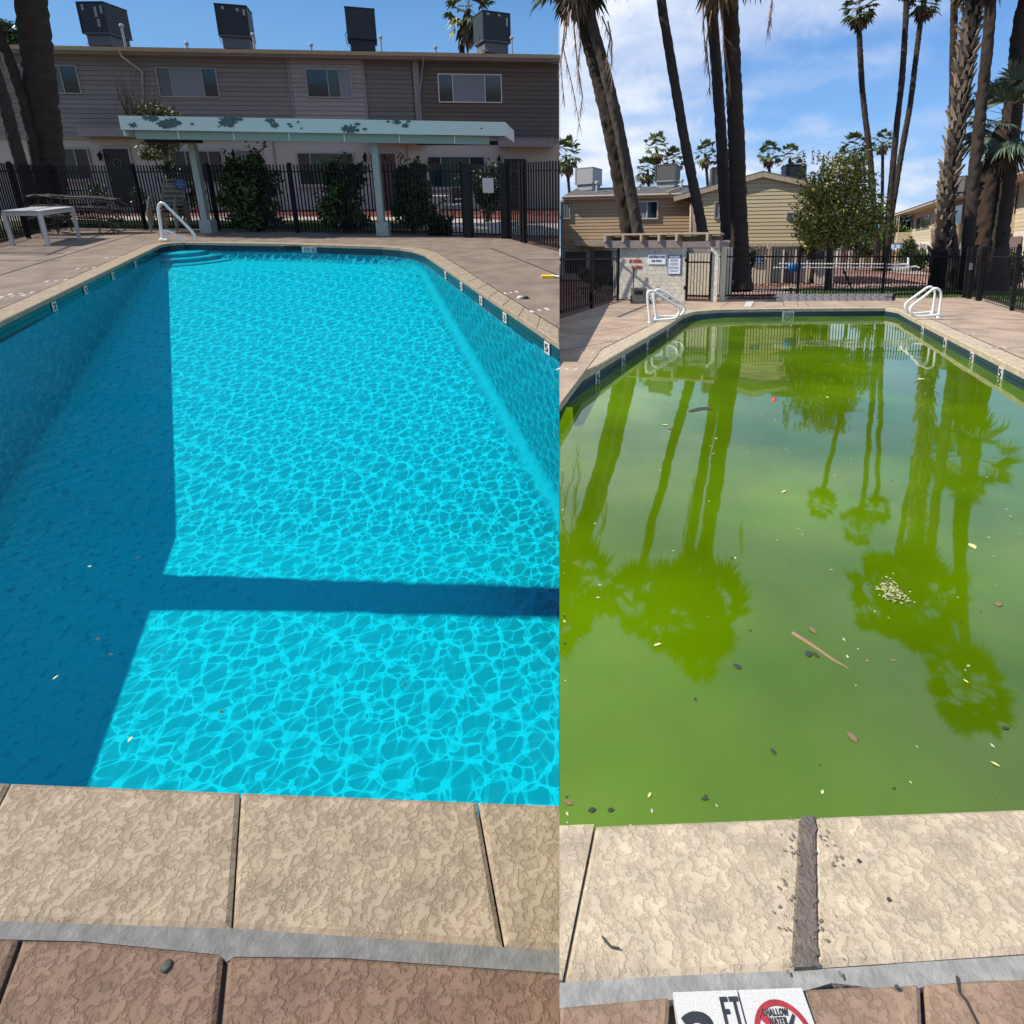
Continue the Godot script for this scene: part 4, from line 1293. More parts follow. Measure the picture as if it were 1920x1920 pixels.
	bush("porch_shrub", "spreading shrub in front of the rightmost door behind the gate", "shrub", Vector3(-3.092, 0.000, -24.730), [[Vector3(0, 1.6, 0), Vector3(1.3, 0.8, 0.8)], [Vector3(0.3, 0.9, 0), Vector3(0.7, 0.6, 0.6)]], 3000, 0.09, dk)
	var cl := [Color(0.09, 0.115, 0.025), Color(0.06, 0.085, 0.02), Color(0.14, 0.13, 0.04), Color(0.04, 0.06, 0.015)]
	var ct := bush("citrus_tree", "small citrus tree rising behind the left end of the canopy", "tree", Vector3(-18.529, 0.000, -27.688), [[Vector3(0.0, Vector3(-16.885, 4.711, -26.600).y, 0), Vector3(1.25, 0.42, 0.8)], [Vector3(0.5, Vector3(-16.959, 4.339, -26.600).y, 0), Vector3(1.2, 0.5, 0.8)], [Vector3(-0.9, Vector3(-16.959, 4.339, -26.600).y, 0), Vector3(0.7, 0.4, 0.6)], [Vector3(-0.2, Vector3(-17.192, 3.159, -26.600).y, 0), Vector3(1.15, 0.55, 0.7)], [Vector3(-0.7, Vector3(-17.259, 2.819, -26.600).y, 0.1), Vector3(0.5, 0.35, 0.5)], [Vector3(0.1, Vector3(-17.081, 3.720, -26.600).y, 0), Vector3(0.9, 0.5, 0.7)]], 3000, 0.095, cl)
	var tw := Geo.new()
	for i in 70:
		var p := Vector3(rng.randf_range(-1.5, 0.1), Vector3(-16.916, 4.558, -26.600).y, rng.randf_range(-0.5, 0.5))
		var q := p + Vector3(rng.randf_range(-0.4, 0.3), rng.randf_range(0.5, 1.9), rng.randf_range(-0.3, 0.3))
		tw.tube([p, p.lerp(q, 0.5) + Vector3(rng.randf_range(-0.15, 0.15), 0, 0), q], [0.018, 0.012, 0.006], 3, false)
	part(ct, "bare_twig", tw, M.boot_dark, Vector3.ZERO, 0.0, "stuff")
	var trk := Geo.new()
	trk.tube([Vector3.ZERO, Vector3(0.1, 1.5, 0), Vector3(0.0, 3.2, 0), Vector3(0.05, 4.6, 0)], [0.10, 0.085, 0.07, 0.04], 8)
	part(ct, "trunk", trk, M.wood)
	bush("young_citrus", "thin young citrus shrub on the lawn strip beside the dark notice sign", "shrub", Vector3(-15.292, 0.000, -23.080), [[Vector3(0, 2.0, 0), Vector3(0.22, 0.5, 0.2)], [Vector3(0.6, 1.1, 0), Vector3(0.5, 0.5, 0.4)]], 240, 0.10, cl)
	# by the doors
	var gp := [Color(0.03, 0.05, 0.02), Color(0.05, 0.07, 0.025)]
	potted_plant("spiky potted plant left of the leftmost dark door", Vector3(-24.351, 0.000, -30.514), 1.5, 0.45, "door_dark", gp, "pots by the left house doors")
	potted_plant("potted plant right of the leftmost dark door", Vector3(-22.253, 0.000, -30.514), 1.3, 0.4, "door_dark", gp, "pots by the left house doors")
	potted_plant("terracotta pot with a small plant under the porch shrub", Vector3(-3.531, 0.000, -27.688), 0.9, 0.35, "terracotta", gp, "pots by the left house doors")
	potted_plant("dark potted plant against the wall right of the canopy bush", Vector3(-19.668, 0.000, -31.428), 1.0, 0.4, "terracotta", gp, "pots by the left house doors")
	var bn := thing("metal_bench", "black lattice metal bench under the leftmost lower window", "bench", Vector3(-25.107, 0.000, -29.650))
	part(bn, "seat", bm(1.3, 0.06, 0.5), M.black_iron, Vector3(0, 0.5, 0))
	for k in 9: part(bn, "back_slat", bm(0.04, 0.6, 0.03), M.iron_grey, Vector3(-0.6 + 0.15 * k, 0.85, -0.22))
	part(bn, "top_rail", bm(1.34, 0.06, 0.05), M.black_iron, Vector3(0, 1.18, -0.22))
	for e in [-0.6, 0.6]:
		for z in [-0.2, 0.2]: part(bn, "leg", bm(0.05, 0.5, 0.05), M.black_iron, Vector3(e, 0.25, z))
	var ns := thing("notice_sign", "small dark blue notice hung on the far fence left of the canopy post", "sign", Vector3(-13.229, 0.000, -20.452) + Vector3(0, 1.62, 0.12))
	part(ns, "board", bm(0.40, 0.32, 0.02), M.sign_blue)
	for k in 3: lettering(ns, ["GUEST", "PARKING", "ONLY"][k], Vector3(0, 0.09 - 0.09 * k, 0.015), 0.05, "unit_label")
	var pt := thing("bistro_table", "round white bistro table on the red gravel before the wide right window", "table", Vector3(-5.850, 0.000, -27.688))
	var pg := Geo.new()
	pg.lathe([Vector2(0, 0.97), Vector2(0.55, 0.97), Vector2(0.55, 1.01), Vector2(0, 1.01)], Vector3.ZERO, 20)
	part(pt, "table_top", pg, M.white_metal)
	pg = Geo.new()
	pg.tube([Vector3(0, 0, 0), Vector3(0, 0.97, 0)], 0.05, 8)
	part(pt, "pedestal", pg, M.trim_pale)
	pg = Geo.new()
	pg.lathe([Vector2(0.28, 0), Vector2(0.24, 0.04), Vector2(0, 0.06)], Vector3.ZERO, 14)
	part(pt, "foot", pg, M.trim_pale)
	var ch := thing("patio_chair", "dark patio chair with a white seat right of the round bistro table", "chair", Vector3(-5.077, 0.000, -27.688), -0.5)
	part(ch, "seat", bm(0.62, 0.06, 0.6), M.white_metal, Vector3(0, 0.6, 0))
	part(ch, "backrest", bm(0.6, 0.7, 0.05), M.black_iron, Vector3(0, 1.0, -0.28))
	for e in [-0.27, 0.27]:
		for z in [-0.25, 0.25]: part(ch, "leg", bm(0.05, 0.58, 0.05), M.iron_grey, Vector3(e, 0.29, z))
		part(ch, "armrest", bm(0.06, 0.05, 0.55), M.white_metal, Vector3(e * 1.1, 0.85, 0))
	var cn := thing("yellow_pole_head", "yellow and white pool pole end lying on the right deck by the cut", "pool tool", Vector3(-0.145, 0.000, -10.821))
	part(cn, "clamp", bm(0.26, 0.05, 0.16), M.yellow, Vector3(-0.08, 0.025, 0), 0.1)
	var cg := Geo.new()
	cg.tube([Vector3(-0.02, 0.03, 0), Vector3(0.14, 0.03, 0.03)], 0.024, 8)
	part(cn, "tube", cg, M.white_paint)
	var sh := thing("small_stone", "small pale object with a dark end on the right deck of the blue pool", "debris", Vector3(-0.595, 0.000, -8.889))
	var sg := Geo.new()
	sg.lathe([Vector2(0, 0), Vector2(0.06, 0.01), Vector2(0.05, 0.04), Vector2(0, 0.05)], Vector3(-0.04, 0, 0), 9)
	part(sh, "pale_half", sg, M.white_mark)
	sg = Geo.new()
	sg.lathe([Vector2(0, 0), Vector2(0.05, 0.01), Vector2(0.04, 0.035), Vector2(0, 0.04)], Vector3(0.05, 0, 0), 9)
	part(sh, "dark_half", sg, M.rubber)
	# leftovers on the near slabs
	var lf := thing("dark_drain_plug", "oval dark spot pressed into the middle brown deck slab", "drain plug", Vector3(-0.987, 0.000, -0.896))
	var lg := Geo.new()
	lg.lathe([Vector2(0, 0.002), Vector2(0.013, 0.002), Vector2(0.010, 0.005), Vector2(0, 0.006)], Vector3.ZERO, 14)
	part(lf, "disc", lg, M.dark_leaf)
	# depth marks in the tiles
	var left_turn := atan2(-Vector3(-7.625, 0.000, -7.398).z + Vector3(-11.521, 0.000, -16.296).z, Vector3(-7.625, 0.000, -7.398).x - Vector3(-11.521, 0.000, -16.296).x)
	var left_dir: Vector3 = (Vector3(-11.521, 0.000, -16.296) - Vector3(-7.625, 0.000, -7.398)).normalized()
	var face := atan2(-left_dir.z, left_dir.x)
	face = Basis.looking_at(Vector3(left_dir.z, 0, -left_dir.x), Vector3.UP).get_euler().y
	var marks := [[Vector3(-8.321, 0.000, -8.993), "2"], [Vector3(-8.924, 0.000, -10.374), "3"], [Vector3(-9.613, 0.000, -11.948), "3"], [Vector3(-10.349, 0.000, -13.632), "3"]]
	var nth := ["nearest", "second", "third", "farthest"]
	for i in 4:
		depth_mark("white depth tile on the left waterline of the blue pool, %s one" % nth[i], marks[i][0] + Vector3(0.0, -0.155, 0) + Vector3(-left_dir.z, 0, left_dir.x) * 0.012, face, marks[i][1], 0.17, "depth tiles of the blue pool")
	var right_dir: Vector3 = (Vector3(0.000, 0.000, -6.358) - Vector3(-3.476, 0.000, -14.435)).normalized()
	var rface := Basis.looking_at(Vector3(right_dir.z, 0, -right_dir.x), Vector3.UP).get_euler().y
	var rm := [Vector3(-0.139, 0.000, -6.681), Vector3(-0.812, 0.000, -8.245), Vector3(-1.336, 0.000, -9.460), Vector3(-1.889, 0.000, -10.749), Vector3(-2.453, 0.000, -12.057)]
	for i in 5:
		depth_mark("white depth tile on the right waterline of the blue pool, %s from the cut" % ["first", "second", "third", "fourth", "fifth"][i], rm[i] + Vector3(0, -0.155, 0) + Vector3(-right_dir.z, 0, right_dir.x) * 0.012, rface, "3" if i else "5", 0.17, "depth tiles of the blue pool")
	depth_mark("white 3 FT tile at the far end of the blue pool", Vector3(-7.331, 0.000, -16.388) + Vector3(0, -0.155, 0.012), 0.0, "3 FT", 0.30, "depth tiles of the blue pool")
	depth_mark("white no diving tile beside 3 FT at the far end of the blue pool", Vector3(-7.129, 0.000, -16.349) + Vector3(0, -0.155, 0.012), 0.0, "O", 0.17, "depth tiles of the blue pool")
	var dm := [[Vector3(-9.017, 0.000, -9.056), 0.16], [Vector3(-9.078, 0.000, -9.274), 0.16], [Vector3(-9.519, 0.000, -10.474), 0.16], [Vector3(-10.168, 0.000, -11.970), 0.15], [Vector3(-10.855, 0.000, -13.650), 0.15]]
	for i in 5:
		deck_mark("worn white mark on the left deck of the blue pool, %s" % ["nearest left", "nearest right", "middle", "fourth", "farthest"][i], dm[i][0], dm[i][1], 0.42, face, "white deck marks of the blue pool")
	deck_mark("worn white depth mark on the right deck of the blue pool near the cut", Vector3(-0.308, 0.000, -8.097), 0.16, 0.42, rface, "white deck marks of the blue pool")
	deck_mark("faint white depth mark on the right deck of the blue pool farther back", Vector3(-0.837, 0.000, -9.409), 0.14, 0.36, rface, "white deck marks of the blue pool")
	# palms
	var big := palm_crown(46, 12, 2.6, 14, 31, Color(0.05, 0.085, 0.025)).mesh()
	var lp := "palm trunks in the left corner"
	palm("thick dark palm trunk, rightmost in the left corner behind the loungers", [Vector3(-20.009, 0.000, -22.500), Vector3(-19.574, 1.900, -22.500), Vector3(-19.118, 4.916, -22.500), Vector3(-18.709, 7.865, -22.500), Vector3(-17.737, 14.207, -22.500)], 0.46, 0.46, "bark", big, 0.0, lp)
	palm("slender palm trunk between the two others in the left corner", [Vector3(-19.863, 0.000, -22.000), Vector3(-19.612, 1.707, -22.000), Vector3(-19.467, 4.135, -22.000), Vector3(-19.644, 6.236, -22.000), Vector3(-20.098, 8.056, -22.000), Vector3(-21.323, 12.282, -22.000)], 0.17, 0.16, "bark", big, 1.0, lp)
	palm("leaning palm trunk entering from the left edge, leftmost in the corner", [Vector3(-19.456, 0.000, -21.000), Vector3(-19.193, 1.531, -21.000), Vector3(-19.248, 2.983, -21.000), Vector3(-19.265, 4.884, -21.000), Vector3(-19.622, 7.777, -21.000), Vector3(-20.446, 11.539, -21.000)], 0.19, 0.18, "bark", big, 2.0, lp)
	var small := palm_crown(34, 9, 2.2, 16, 33, Color(0.085, 0.115, 0.035)).mesh()
	palm("fan palm with dead skirt behind the rightmost cooler of the left roof", [Vector3(-7.857, 0.000, -46.000), Vector3(-7.221, 10.967, -46.000), Vector3(-6.899, 12.722, -46.000), Vector3(-6.590, 13.481, -46.000)], 0.26, 0.2, "bark", small, 0.5, "", 0.95)
	bush("roof_tree", "leafy tree top showing above the left roof beside the thick palm trunk", "tree", Vector3(-42.167, 0.000, -48.000), [[Vector3(-0.1, Vector3(-39.251, 12.246, -48.000).y, 0), Vector3(1.1, 1.0, 1.0)], [Vector3(0.5, Vector3(-39.078, 11.657, -48.000).y, 0), Vector3(1.1, 0.7, 1.0)]], 700, 0.26, dk)
	# the bare trunk beside the left edge of the picture whose shadow crosses the pool floor; unseen, its crown left off to limit the shade
	rng.seed = 77
	palm("bare crownless palm trunk on the deck left of the blue pool", [Vector3(-7.35, 0, -5.05), Vector3(-7.36, 2.5, -5.06), Vector3(-7.35, 5.2, -5.05)], 0.24, 0.22, "bark", null)
	# a few floating specks
	for p in [Vector3(-2.157, -0.170, -2.108), Vector3(-2.027, -0.170, -2.019), Vector3(-2.173, -0.170, -1.898), Vector3(-1.817, -0.170, -2.037), Vector3(-1.362, -0.170, -1.735), Vector3(-1.648, -0.170, -1.621), Vector3(-2.602, -0.170, -2.615), Vector3(-2.388, -0.170, -2.688), Vector3(-0.656, -0.170, -1.864)]:
		var lm := "pale_leaf" if rng.randf() > 0.6 else "dark_leaf"
		floating_leaf("small %s leaf floating on the clean blue water" % lm.trim_suffix("_leaf"), "small leaves floating on the blue water", p, 0.012, lm)

func floating_leaf(label: String, group: String, at: Vector3, size: float, m: String) -> void:
	var g := Geo.new()
	var a := rng.randf() * TAU
	var d := Vector3(cos(a), 0, sin(a)) * size
	var s := Vector3(-d.z, 0, d.x) * rng.randf_range(0.3, 0.6)
	var up := Vector3(0, size * 0.12, 0)
	g.q(-d, -d * 0.3 + s + up, d * 0.4 + s * 0.9 + up, d, Vector3.UP)
	g.q(-d, d, d * 0.4 - s * 0.9 + up * 0.5, -d * 0.3 - s + up * 0.5, Vector3.UP)
	single("floating_leaf", g, M[m], label, "leaf", at + Vector3(0, 0.0008, 0), 0.0, group)

func lounger(label: String, at: Vector3, turn: float) -> void:
	var o := thing("sun_lounger", label, "sun lounger", at, turn, "stacked brown loungers")
	for s in [-0.42, 0.42]:
		var g := Geo.new()
		g.tube([Vector3(-1.35, 0.52, s), Vector3(-0.9, 0.62, s), Vector3(-0.2, 0.50, s), Vector3(0.6, 0.46, s), Vector3(1.1, 0.36, s), Vector3(1.3, 0.2, s)], 0.03, 7)
		part(o, "side_rail", g, M.brown_metal)
	for k in 20:
		var x := -1.25 + k * 0.125
		var y := 0.535 if x > -0.2 else 0.56 + (x + 0.2) * -0.05
		part(o, "strap", bm(0.075, 0.012, 0.84), M.strap if k % 3 else M.strap_pale, Vector3(x, y + 0.02 - maxf(0, x - 0.5) * 0.16, 0))
	for x in [-0.75, 0.85]:
		for s in [-0.42, 0.42]:
			var g := Geo.new()
			g.tube([Vector3(x - 0.1, 0.5, s), Vector3(x - 0.2, 0.05, s), Vector3(x + 0.02, 0.02, s), Vector3(x + 0.22, 0.05, s), Vector3(x + 0.12, 0.48, s)], 0.025, 6)
			part(o, "leg", g, M.brown_metal)

func strap_chair(label: String, at: Vector3) -> void:
	var o := thing("strap_chair", label, "chair", at, 0.05, "stacked brown strap chairs")
	for s in [-0.36, 0.36]:
		var g := Geo.new()
		g.tube([Vector3(s, 0.52, 0.3), Vector3(s, 0.55, -0.25), Vector3(s * 0.98, 0.9, -0.42), Vector3(s * 0.95, 1.32, -0.55), Vector3(s * 0.8, 1.37, -0.57), Vector3(0, 1.38, -0.575)], 0.026, 7)
		part(o, "side_frame", g, M.strap_pale)
		g = Geo.new()
		g.tube([Vector3(s * 1.2, 0.0, 0.3), Vector3(s * 1.2, 0.72, 0.34), Vector3(s * 1.22, 0.82, 0.2), Vector3(s * 1.18, 0.78, -0.3), Vector3(s * 1.1, 0.0, -0.5)], 0.026, 7)
		part(o, "arm_and_leg", g, M.strap_pale)
	for k in 8:
		part(o, "back_strap", bm(0.72, 0.065, 0.012), M.strap if k % 2 else M.strap_pale, Vector3(0, 0.66 + 0.085 * k, -0.30 - 0.034 * k))
	for k in 7:
		part(o, "seat_strap", bm(0.72, 0.012, 0.07), M.strap if k % 2 else M.strap_pale, Vector3(0, 0.545, -0.22 + 0.085 * k))

# ---------------------------------------------------------------- the right courtyard
func right_ground() -> void:
	var a := flat([Vector3(0.000, 0.000, -1.062), Vector3(1.065, 0.000, -1.102), Vector3(7.535, 0.000, -12.145), Vector3(7.957, 0.000, -13.123), Vector3(7.972, 0.000, -13.672), Vector3(5.501, 0.000, -13.531), Vector3(3.797, 0.000, -13.256), Vector3(3.106, 0.000, -12.801), Vector3(2.669, 0.000, -12.033), Vector3(2.099, 0.000, -10.480), Vector3(0.851, 0.000, -7.403), Vector3(0.000, 0.000, -5.271)])
	a[1] = Geometry2D.line_intersects_line(a[0], a[1] - a[0], a[2], v2(Vector3(5.121, 0.000, -6.089)) - a[2])
	var b := outward(a, 0.30, -1.0)
	b[b.size() - 1] = Vector2(0, a[-1].y + 0.62)
	var soil := Geo.new()
	var poly := b.slice(1)
	poly.append_array(PackedVector2Array([Vector2(0, -260), Vector2(200, -260), Vector2(200, 3), Vector2(b[1].x, 3)]))
	soil.sheet(poly, -0.05)
	var g0 := 0.0008
	soil.q(Vector3(g0, -0.07, 3), Vector3(g0, -0.07, a[0].y), Vector3(g0, -2.5, a[0].y), Vector3(g0, -2.5, 3), Vector3.LEFT)
	ground("right_ground", soil, M.gravel_bed, "pinkish bare soil of the right courtyard")
	var deck := Geo.new()
	poly = b.slice(1)
	poly.append_array(flat([Vector2(0, -11.2), Vector3(1.693, 0.000, -16.012), Vector3(4.568, 0.000, -16.210), Vector3(13.165, 0.000, -17.275), Vector3(10.207, 0.000, -12.260)]))
	poly.append_array(PackedVector2Array([Vector2(14, 2.9), Vector2(b[1].x, 2.9)]))
	deck.sheet(poly, 0.0)
	var d := ground("right_pool_deck", deck, M.deck_pale, "pinkish beige concrete deck round the green pool")
	var bed := Geo.new()
	bed.sheet(PackedVector2Array([Vector2(0, 3), Vector2(0, b[0].y - 0.03), Vector2(b[1].x, b[1].y - 0.03), Vector2(b[1].x, 3)]), -0.02)
	ground("right_slab_bed", bed, M.joint, "dark bed in the joints between the pale brown deck slabs")
	for j in [[Vector3(0.000, 0.000, -7.361), Vector3(0.799, 0.000, -8.211)], [Vector3(0.000, 0.000, -8.653), Vector3(1.654, 0.000, -10.396)], [Vector3(3.994, 0.000, -13.817), Vector3(4.925, 0.000, -16.012)], [Vector3(4.746, 0.000, -13.817), Vector3(5.596, 0.000, -16.012)], [Vector3(5.609, 0.000, -13.964), Vector3(6.253, 0.000, -15.631)], [Vector3(5.968, 0.000, -13.964), Vector3(6.611, 0.000, -15.631)], [Vector3(6.235, 0.000, -13.964), Vector3(6.849, 0.000, -15.631)], [Vector3(6.660, 0.000, -9.623), Vector3(8.046, 0.000, -9.623)], [Vector3(5.894, 0.000, -7.624), Vector3(6.409, 0.000, -7.624)], [Vector3(7.872, 0.000, -12.145), Vector3(9.186, 0.000, -11.014)]]:
		var g := Geo.new()
		g.bar(j[0] + Vector3(0, -0.006, 0), j[1] + Vector3(0, -0.006, 0), 0.018, 0.016)
		part(d, "expansion_joint", g, M.mortar_dark)
	var pl := Geo.new()
	pl.prism(flat([Vector3(4.572, 0.000, -13.890), Vector3(4.758, 0.000, -13.890), Vector3(5.514, 0.000, -15.819), Vector3(5.303, 0.000, -15.819)]), -0.01, 0.006)
	part(d, "pale_patch", pl, M.white_mark)
	var crack := Geo.new()
	var cp := [Vector3(0.700, 0.000, -0.800), Vector3(0.689, 0.000, -0.778), Vector3(0.693, 0.000, -0.767), Vector3(0.692, 0.000, -0.754), Vector3(0.691, 0.000, -0.733), Vector3(0.685, 0.000, -0.711)]
	for i in cp.size() - 1:
		crack.bar(cp[i] + Vector3(0, -0.0035, 0), cp[i + 1] + Vector3(0, -0.0035, 0), 0.0032, 0.004)
	for k in [[Vector3(-0.406, 0.000, -0.763), Vector3(0.190, 0.000, -0.776), Vector3(0.149, 0.000, -0.633), Vector3(-0.429, 0.000, -0.633)], [Vector3(0.423, 0.000, -0.784), Vector3(0.630, 0.000, -0.793), Vector3(0.538, 0.000, -0.633), Vector3(0.362, 0.000, -0.633)], [Vector3(0.637, 0.000, -0.793), Vector3(1.192, 0.000, -0.815), Vector3(1.134, 0.000, -0.633), Vector3(0.549, 0.000, -0.633)], [Vector3(0.165, 0.000, -0.693), Vector3(0.382, 0.000, -0.693), Vector3(0.358, 0.000, -0.633), Vector3(0.149, 0.000, -0.633)]]:
		var q: Array = k
		for i in 4:
			if q[i].x < 0.001: q[i].x = 0.001
		var g := Geo.new()
		g.prism(flat(q), -0.05, -0.004, 0.006)
		part(d, "paving_slab", g, M.deck_slab_pale)
	var zz: float = Vector3(0.000, 0.000, -0.633).z + 0.012
	for row in 4:
		for k in 8:
			var g := Geo.new()
			var x := 0.002 + 0.72 * k - (0.0 if row % 2 else 0.3)
			var xa := maxf(x, 0.002)
			g.prism(PackedVector2Array([Vector2(xa, zz + 0.9 * row), Vector2(x + 0.71, zz + 0.9 * row), Vector2(x + 0.71, zz + 0.9 * row + 0.89), Vector2(xa, zz + 0.9 * row + 0.89)]), -0.05, -0.005, 0.006)
			part(d, "paving_slab", g, M.deck_slab_pale)
	for k in 6:
		var g := Geo.new()
		var x: float = Vector3(1.134, 0.000, -0.633).x + 0.01 + 0.72 * k
		g.prism(PackedVector2Array([Vector2(x, zz - 0.01), Vector2(x + 0.71, zz - 0.01), Vector2(x + 0.71, zz - 0.30), Vector2(x, zz - 0.30)]), -0.05, -0.005, 0.006)
		part(d, "paving_slab", g, M.deck_slab_pale)
	part(d, "crack", crack, M.joint)
	var mo := Geo.new()
	mo.prism(flat([Vector3(0.000, 0.000, -0.793), Vector3(0.208, 0.000, -0.803), Vector3(0.418, 0.000, -0.810), Vector3(0.564, 0.000, -0.817), Vector3(0.624, 0.000, -0.821), Vector3(1.341, 0.000, -0.857), Vector3(1.284, 0.000, -0.812), Vector3(0.795, 0.000, -0.796), Vector3(0.749, 0.000, -0.796), Vector3(0.661, 0.000, -0.791), Vector3(0.601, 0.000, -0.783), Vector3(0.563, 0.000, -0.781), Vector3(0.538, 0.000, -0.787), Vector3(0.476, 0.000, -0.793), Vector3(0.405, 0.000, -0.778), Vector3(0.202, 0.000, -0.771), Vector3(0.000, 0.000, -0.759)]), -0.05, -0.006, 0.005)
	part(d, "mortar_strip", mo, M.mortar_pale)
	# coping
	var cop := Node3D.new()
	cop.name = "right_coping"
	add_child(cop)
	cop.set_meta("kind", "structure")
	cop.set_meta("label", "cream textured coping stones round the green pool")
	var rim := flat([Vector3(0.000, 0.000, -1.062), Vector3(0.077, 0.000, -1.065), Vector3(0.005, 0.000, -0.793), Vector3(0.000, 0.000, -0.793)])
	var k2 := [rim, flat([Vector3(0.080, 0.000, -1.065), Vector3(0.551, 0.000, -1.083), Vector3(0.422, 0.000, -0.811), Vector3(0.007, 0.000, -0.793)]), flat([Vector3(0.577, 0.000, -1.084), Vector3(1.166, 0.000, -1.106), Vector3(1.346, 0.000, -0.861), Vector3(0.457, 0.000, -0.813)])]
	for q in k2:
		var g := Geo.new()
		g.prism(q, -0.07, rng.randf_range(-0.001, 0.001), 0.009)
		part(cop, "coping_stone", g, M.coping_pale)
	var jm := Geo.new()
	var left_side := [Vector3(0.549, 0.000, -1.082), Vector3(0.526, 0.000, -1.025), Vector3(0.506, 0.000, -0.982), Vector3(0.492, 0.000, -0.942), Vector3(0.459, 0.000, -0.887), Vector3(0.439, 0.000, -0.845), Vector3(0.417, 0.000, -0.809)]
	var right_side := [Vector3(0.577, 0.000, -1.083), Vector3(0.550, 0.000, -1.025), Vector3(0.530, 0.000, -0.982), Vector3(0.513, 0.000, -0.942), Vector3(0.491, 0.000, -0.887), Vector3(0.472, 0.000, -0.845), Vector3(0.459, 0.000, -0.811)]
	var ragged := PackedVector2Array()
	for k in 49:
		var p: Vector3 = left_side[mini(k / 8, 5)].lerp(left_side[mini(k / 8, 5) + 1], (k - mini(k / 8, 5) * 8) / 8.0)
		ragged.append(Vector2(p.x + rng.randf_range(-0.010, 0.007), p.z))
	for k in range(48, -1, -1):
		var p: Vector3 = right_side[mini(k / 8, 5)].lerp(right_side[mini(k / 8, 5) + 1], (k - mini(k / 8, 5) * 8) / 8.0)
		ragged.append(Vector2(p.x + rng.randf_range(-0.005, 0.006), p.z))
	jm.sheet(ragged, 0.0022)
	jm.prism(flat([left_side[0], right_side[0], right_side[6], left_side[6]]), -0.06, 0.0008)
	var sn := Geo.new()
	for k in 90:
		# stain flecks beside the joint
		var p: Vector3 = [Vector3(0.505, 0.000, -1.003), Vector3(0.461, 0.000, -0.914), Vector3(0.434, 0.000, -0.853), Vector3(0.573, 0.000, -1.031), Vector3(0.499, 0.000, -0.866)][k % 5] + Vector3(rng.randfn() * 0.012, 0.0024, rng.randfn() * 0.028)
		var rr := rng.randf_range(0.001, 0.005)
		var fleck := PackedVector2Array()
		for m in 7: fleck.append(Vector2(p.x, p.z) + Vector2.from_angle(TAU * m / 7.0) * rr * rng.randf_range(0.4, 1.3))
		sn.sheet(fleck, 0.0013 + 0.00002 * k)
	part(cop, "stain", sn, M.stain)
	part(cop, "mortar_joint", jm, M.mortar_dark)
	coping_run(cop, PackedVector2Array([v2(Vector3(1.171, 0.000, -1.106)), a[1]]), PackedVector2Array([v2(Vector3(1.351, 0.000, -0.861)), b[1]]), 0, 1, 0.62, "coping_pale", 0.075)
	coping_run(cop, a, b, 1, a.size() - 1, 0.62, "coping_pale", 0.075)
	tile_band(a, 1.0, -0.076, 0.066, 2, "tile_slate", "tile_slate_dark", "grout", Vector2.ZERO, "band of small slate blue tiles at the waterline of the green pool")
	var wall := Geo.new()
	for i in a.size() - 1:
		var t := (a[i + 1] - a[i]).normalized()
		wall.q(Vector3(a[i].x, -0.12, a[i].y), Vector3(a[i + 1].x, -0.12, a[i + 1].y), Vector3(a[i + 1].x, -0.9, a[i + 1].y), Vector3(a[i].x, -0.9, a[i].y), Vector3(t.y, 0, -t.x))
	wall.q(Vector3(0.0008, -0.21, a[0].y), Vector3(0.0008, -0.21, a[-1].y), Vector3(0.0008, -2.5, a[-1].y), Vector3(0.0008, -2.5, a[0].y), Vector3.LEFT)
	ground("right_pool_wall", wall, M.algae, "algae stained wall of the green pool below the tiles")
	var wa := Geo.new()
	var wp := PackedVector2Array()
	for p in a: wp.append(p)
	wp[0].x = 0.0
	wa.sheet(wp, -0.20)
	ground("green_pool_water", wa, M.green_water, "murky green water of the right pool")
	# lawn, walks and gravel beyond the fence
	var lawn := Geo.new()
	lawn.sheet(flat([Vector3(5.523, 0.000, -17.275), Vector3(6.440, 0.000, -19.588), Vector3(7.172, 0.000, -19.301), Vector3(7.683, 0.000, -18.752), Vector3(9.799, 0.000, -20.187), Vector3(14.486, 0.000, -23.827), Vector3(19.381, 0.000, -26.183), Vector3(16.955, 0.000, -19.588), Vector3(10.942, 0.000, -12.033), Vector3(11.337, 0.000, -13.964), Vector3(13.186, 0.000, -17.412), Vector3(8.186, 0.000, -16.833)]), -0.03)
	ground("right_lawn", lawn, M.grass, "curving strip of lawn behind the right fence")
	var wk := Geo.new()
	wk.sheet(flat([Vector3(6.478, 0.000, -19.705), Vector3(7.369, 0.000, -21.502), Vector3(8.357, 0.000, -21.158), Vector3(9.957, 0.000, -25.187), Vector3(10.626, 0.000, -25.187), Vector3(9.274, 0.000, -21.858), Vector3(11.346, 0.000, -23.406), Vector3(17.530, 0.000, -28.428), Vector3(25.004, 0.000, -36.165), Vector3(29.071, 0.000, -39.373), Vector3(24.020, 0.000, -27.832), Vector3(20.463, 0.000, -20.501), Vector3(17.106, 0.000, -19.764), Vector3(19.573, 0.000, -26.444), Vector3(14.643, 0.000, -24.088), Vector3(9.889, 0.000, -20.374), Vector3(7.748, 0.000, -18.913), Vector3(7.235, 0.000, -19.472)]), -0.026)
	ground("right_walk", wk, M.walk, "pale curved concrete walk behind the right lawn")
	var wk2 := Geo.new()
	wk2.sheet(flat([Vector3(29.918, 0.000, -53.619), Vector3(41.195, 0.000, -67.073), Vector3(25.907, 0.000, -39.373), Vector3(24.966, 0.000, -40.572), Vector3(27.617, 0.000, -47.853)]), -0.026)
	ground("far_walk", wk2, M.walk, "pale walk on the far side of the pink gravel")
	var gv := Geo.new()
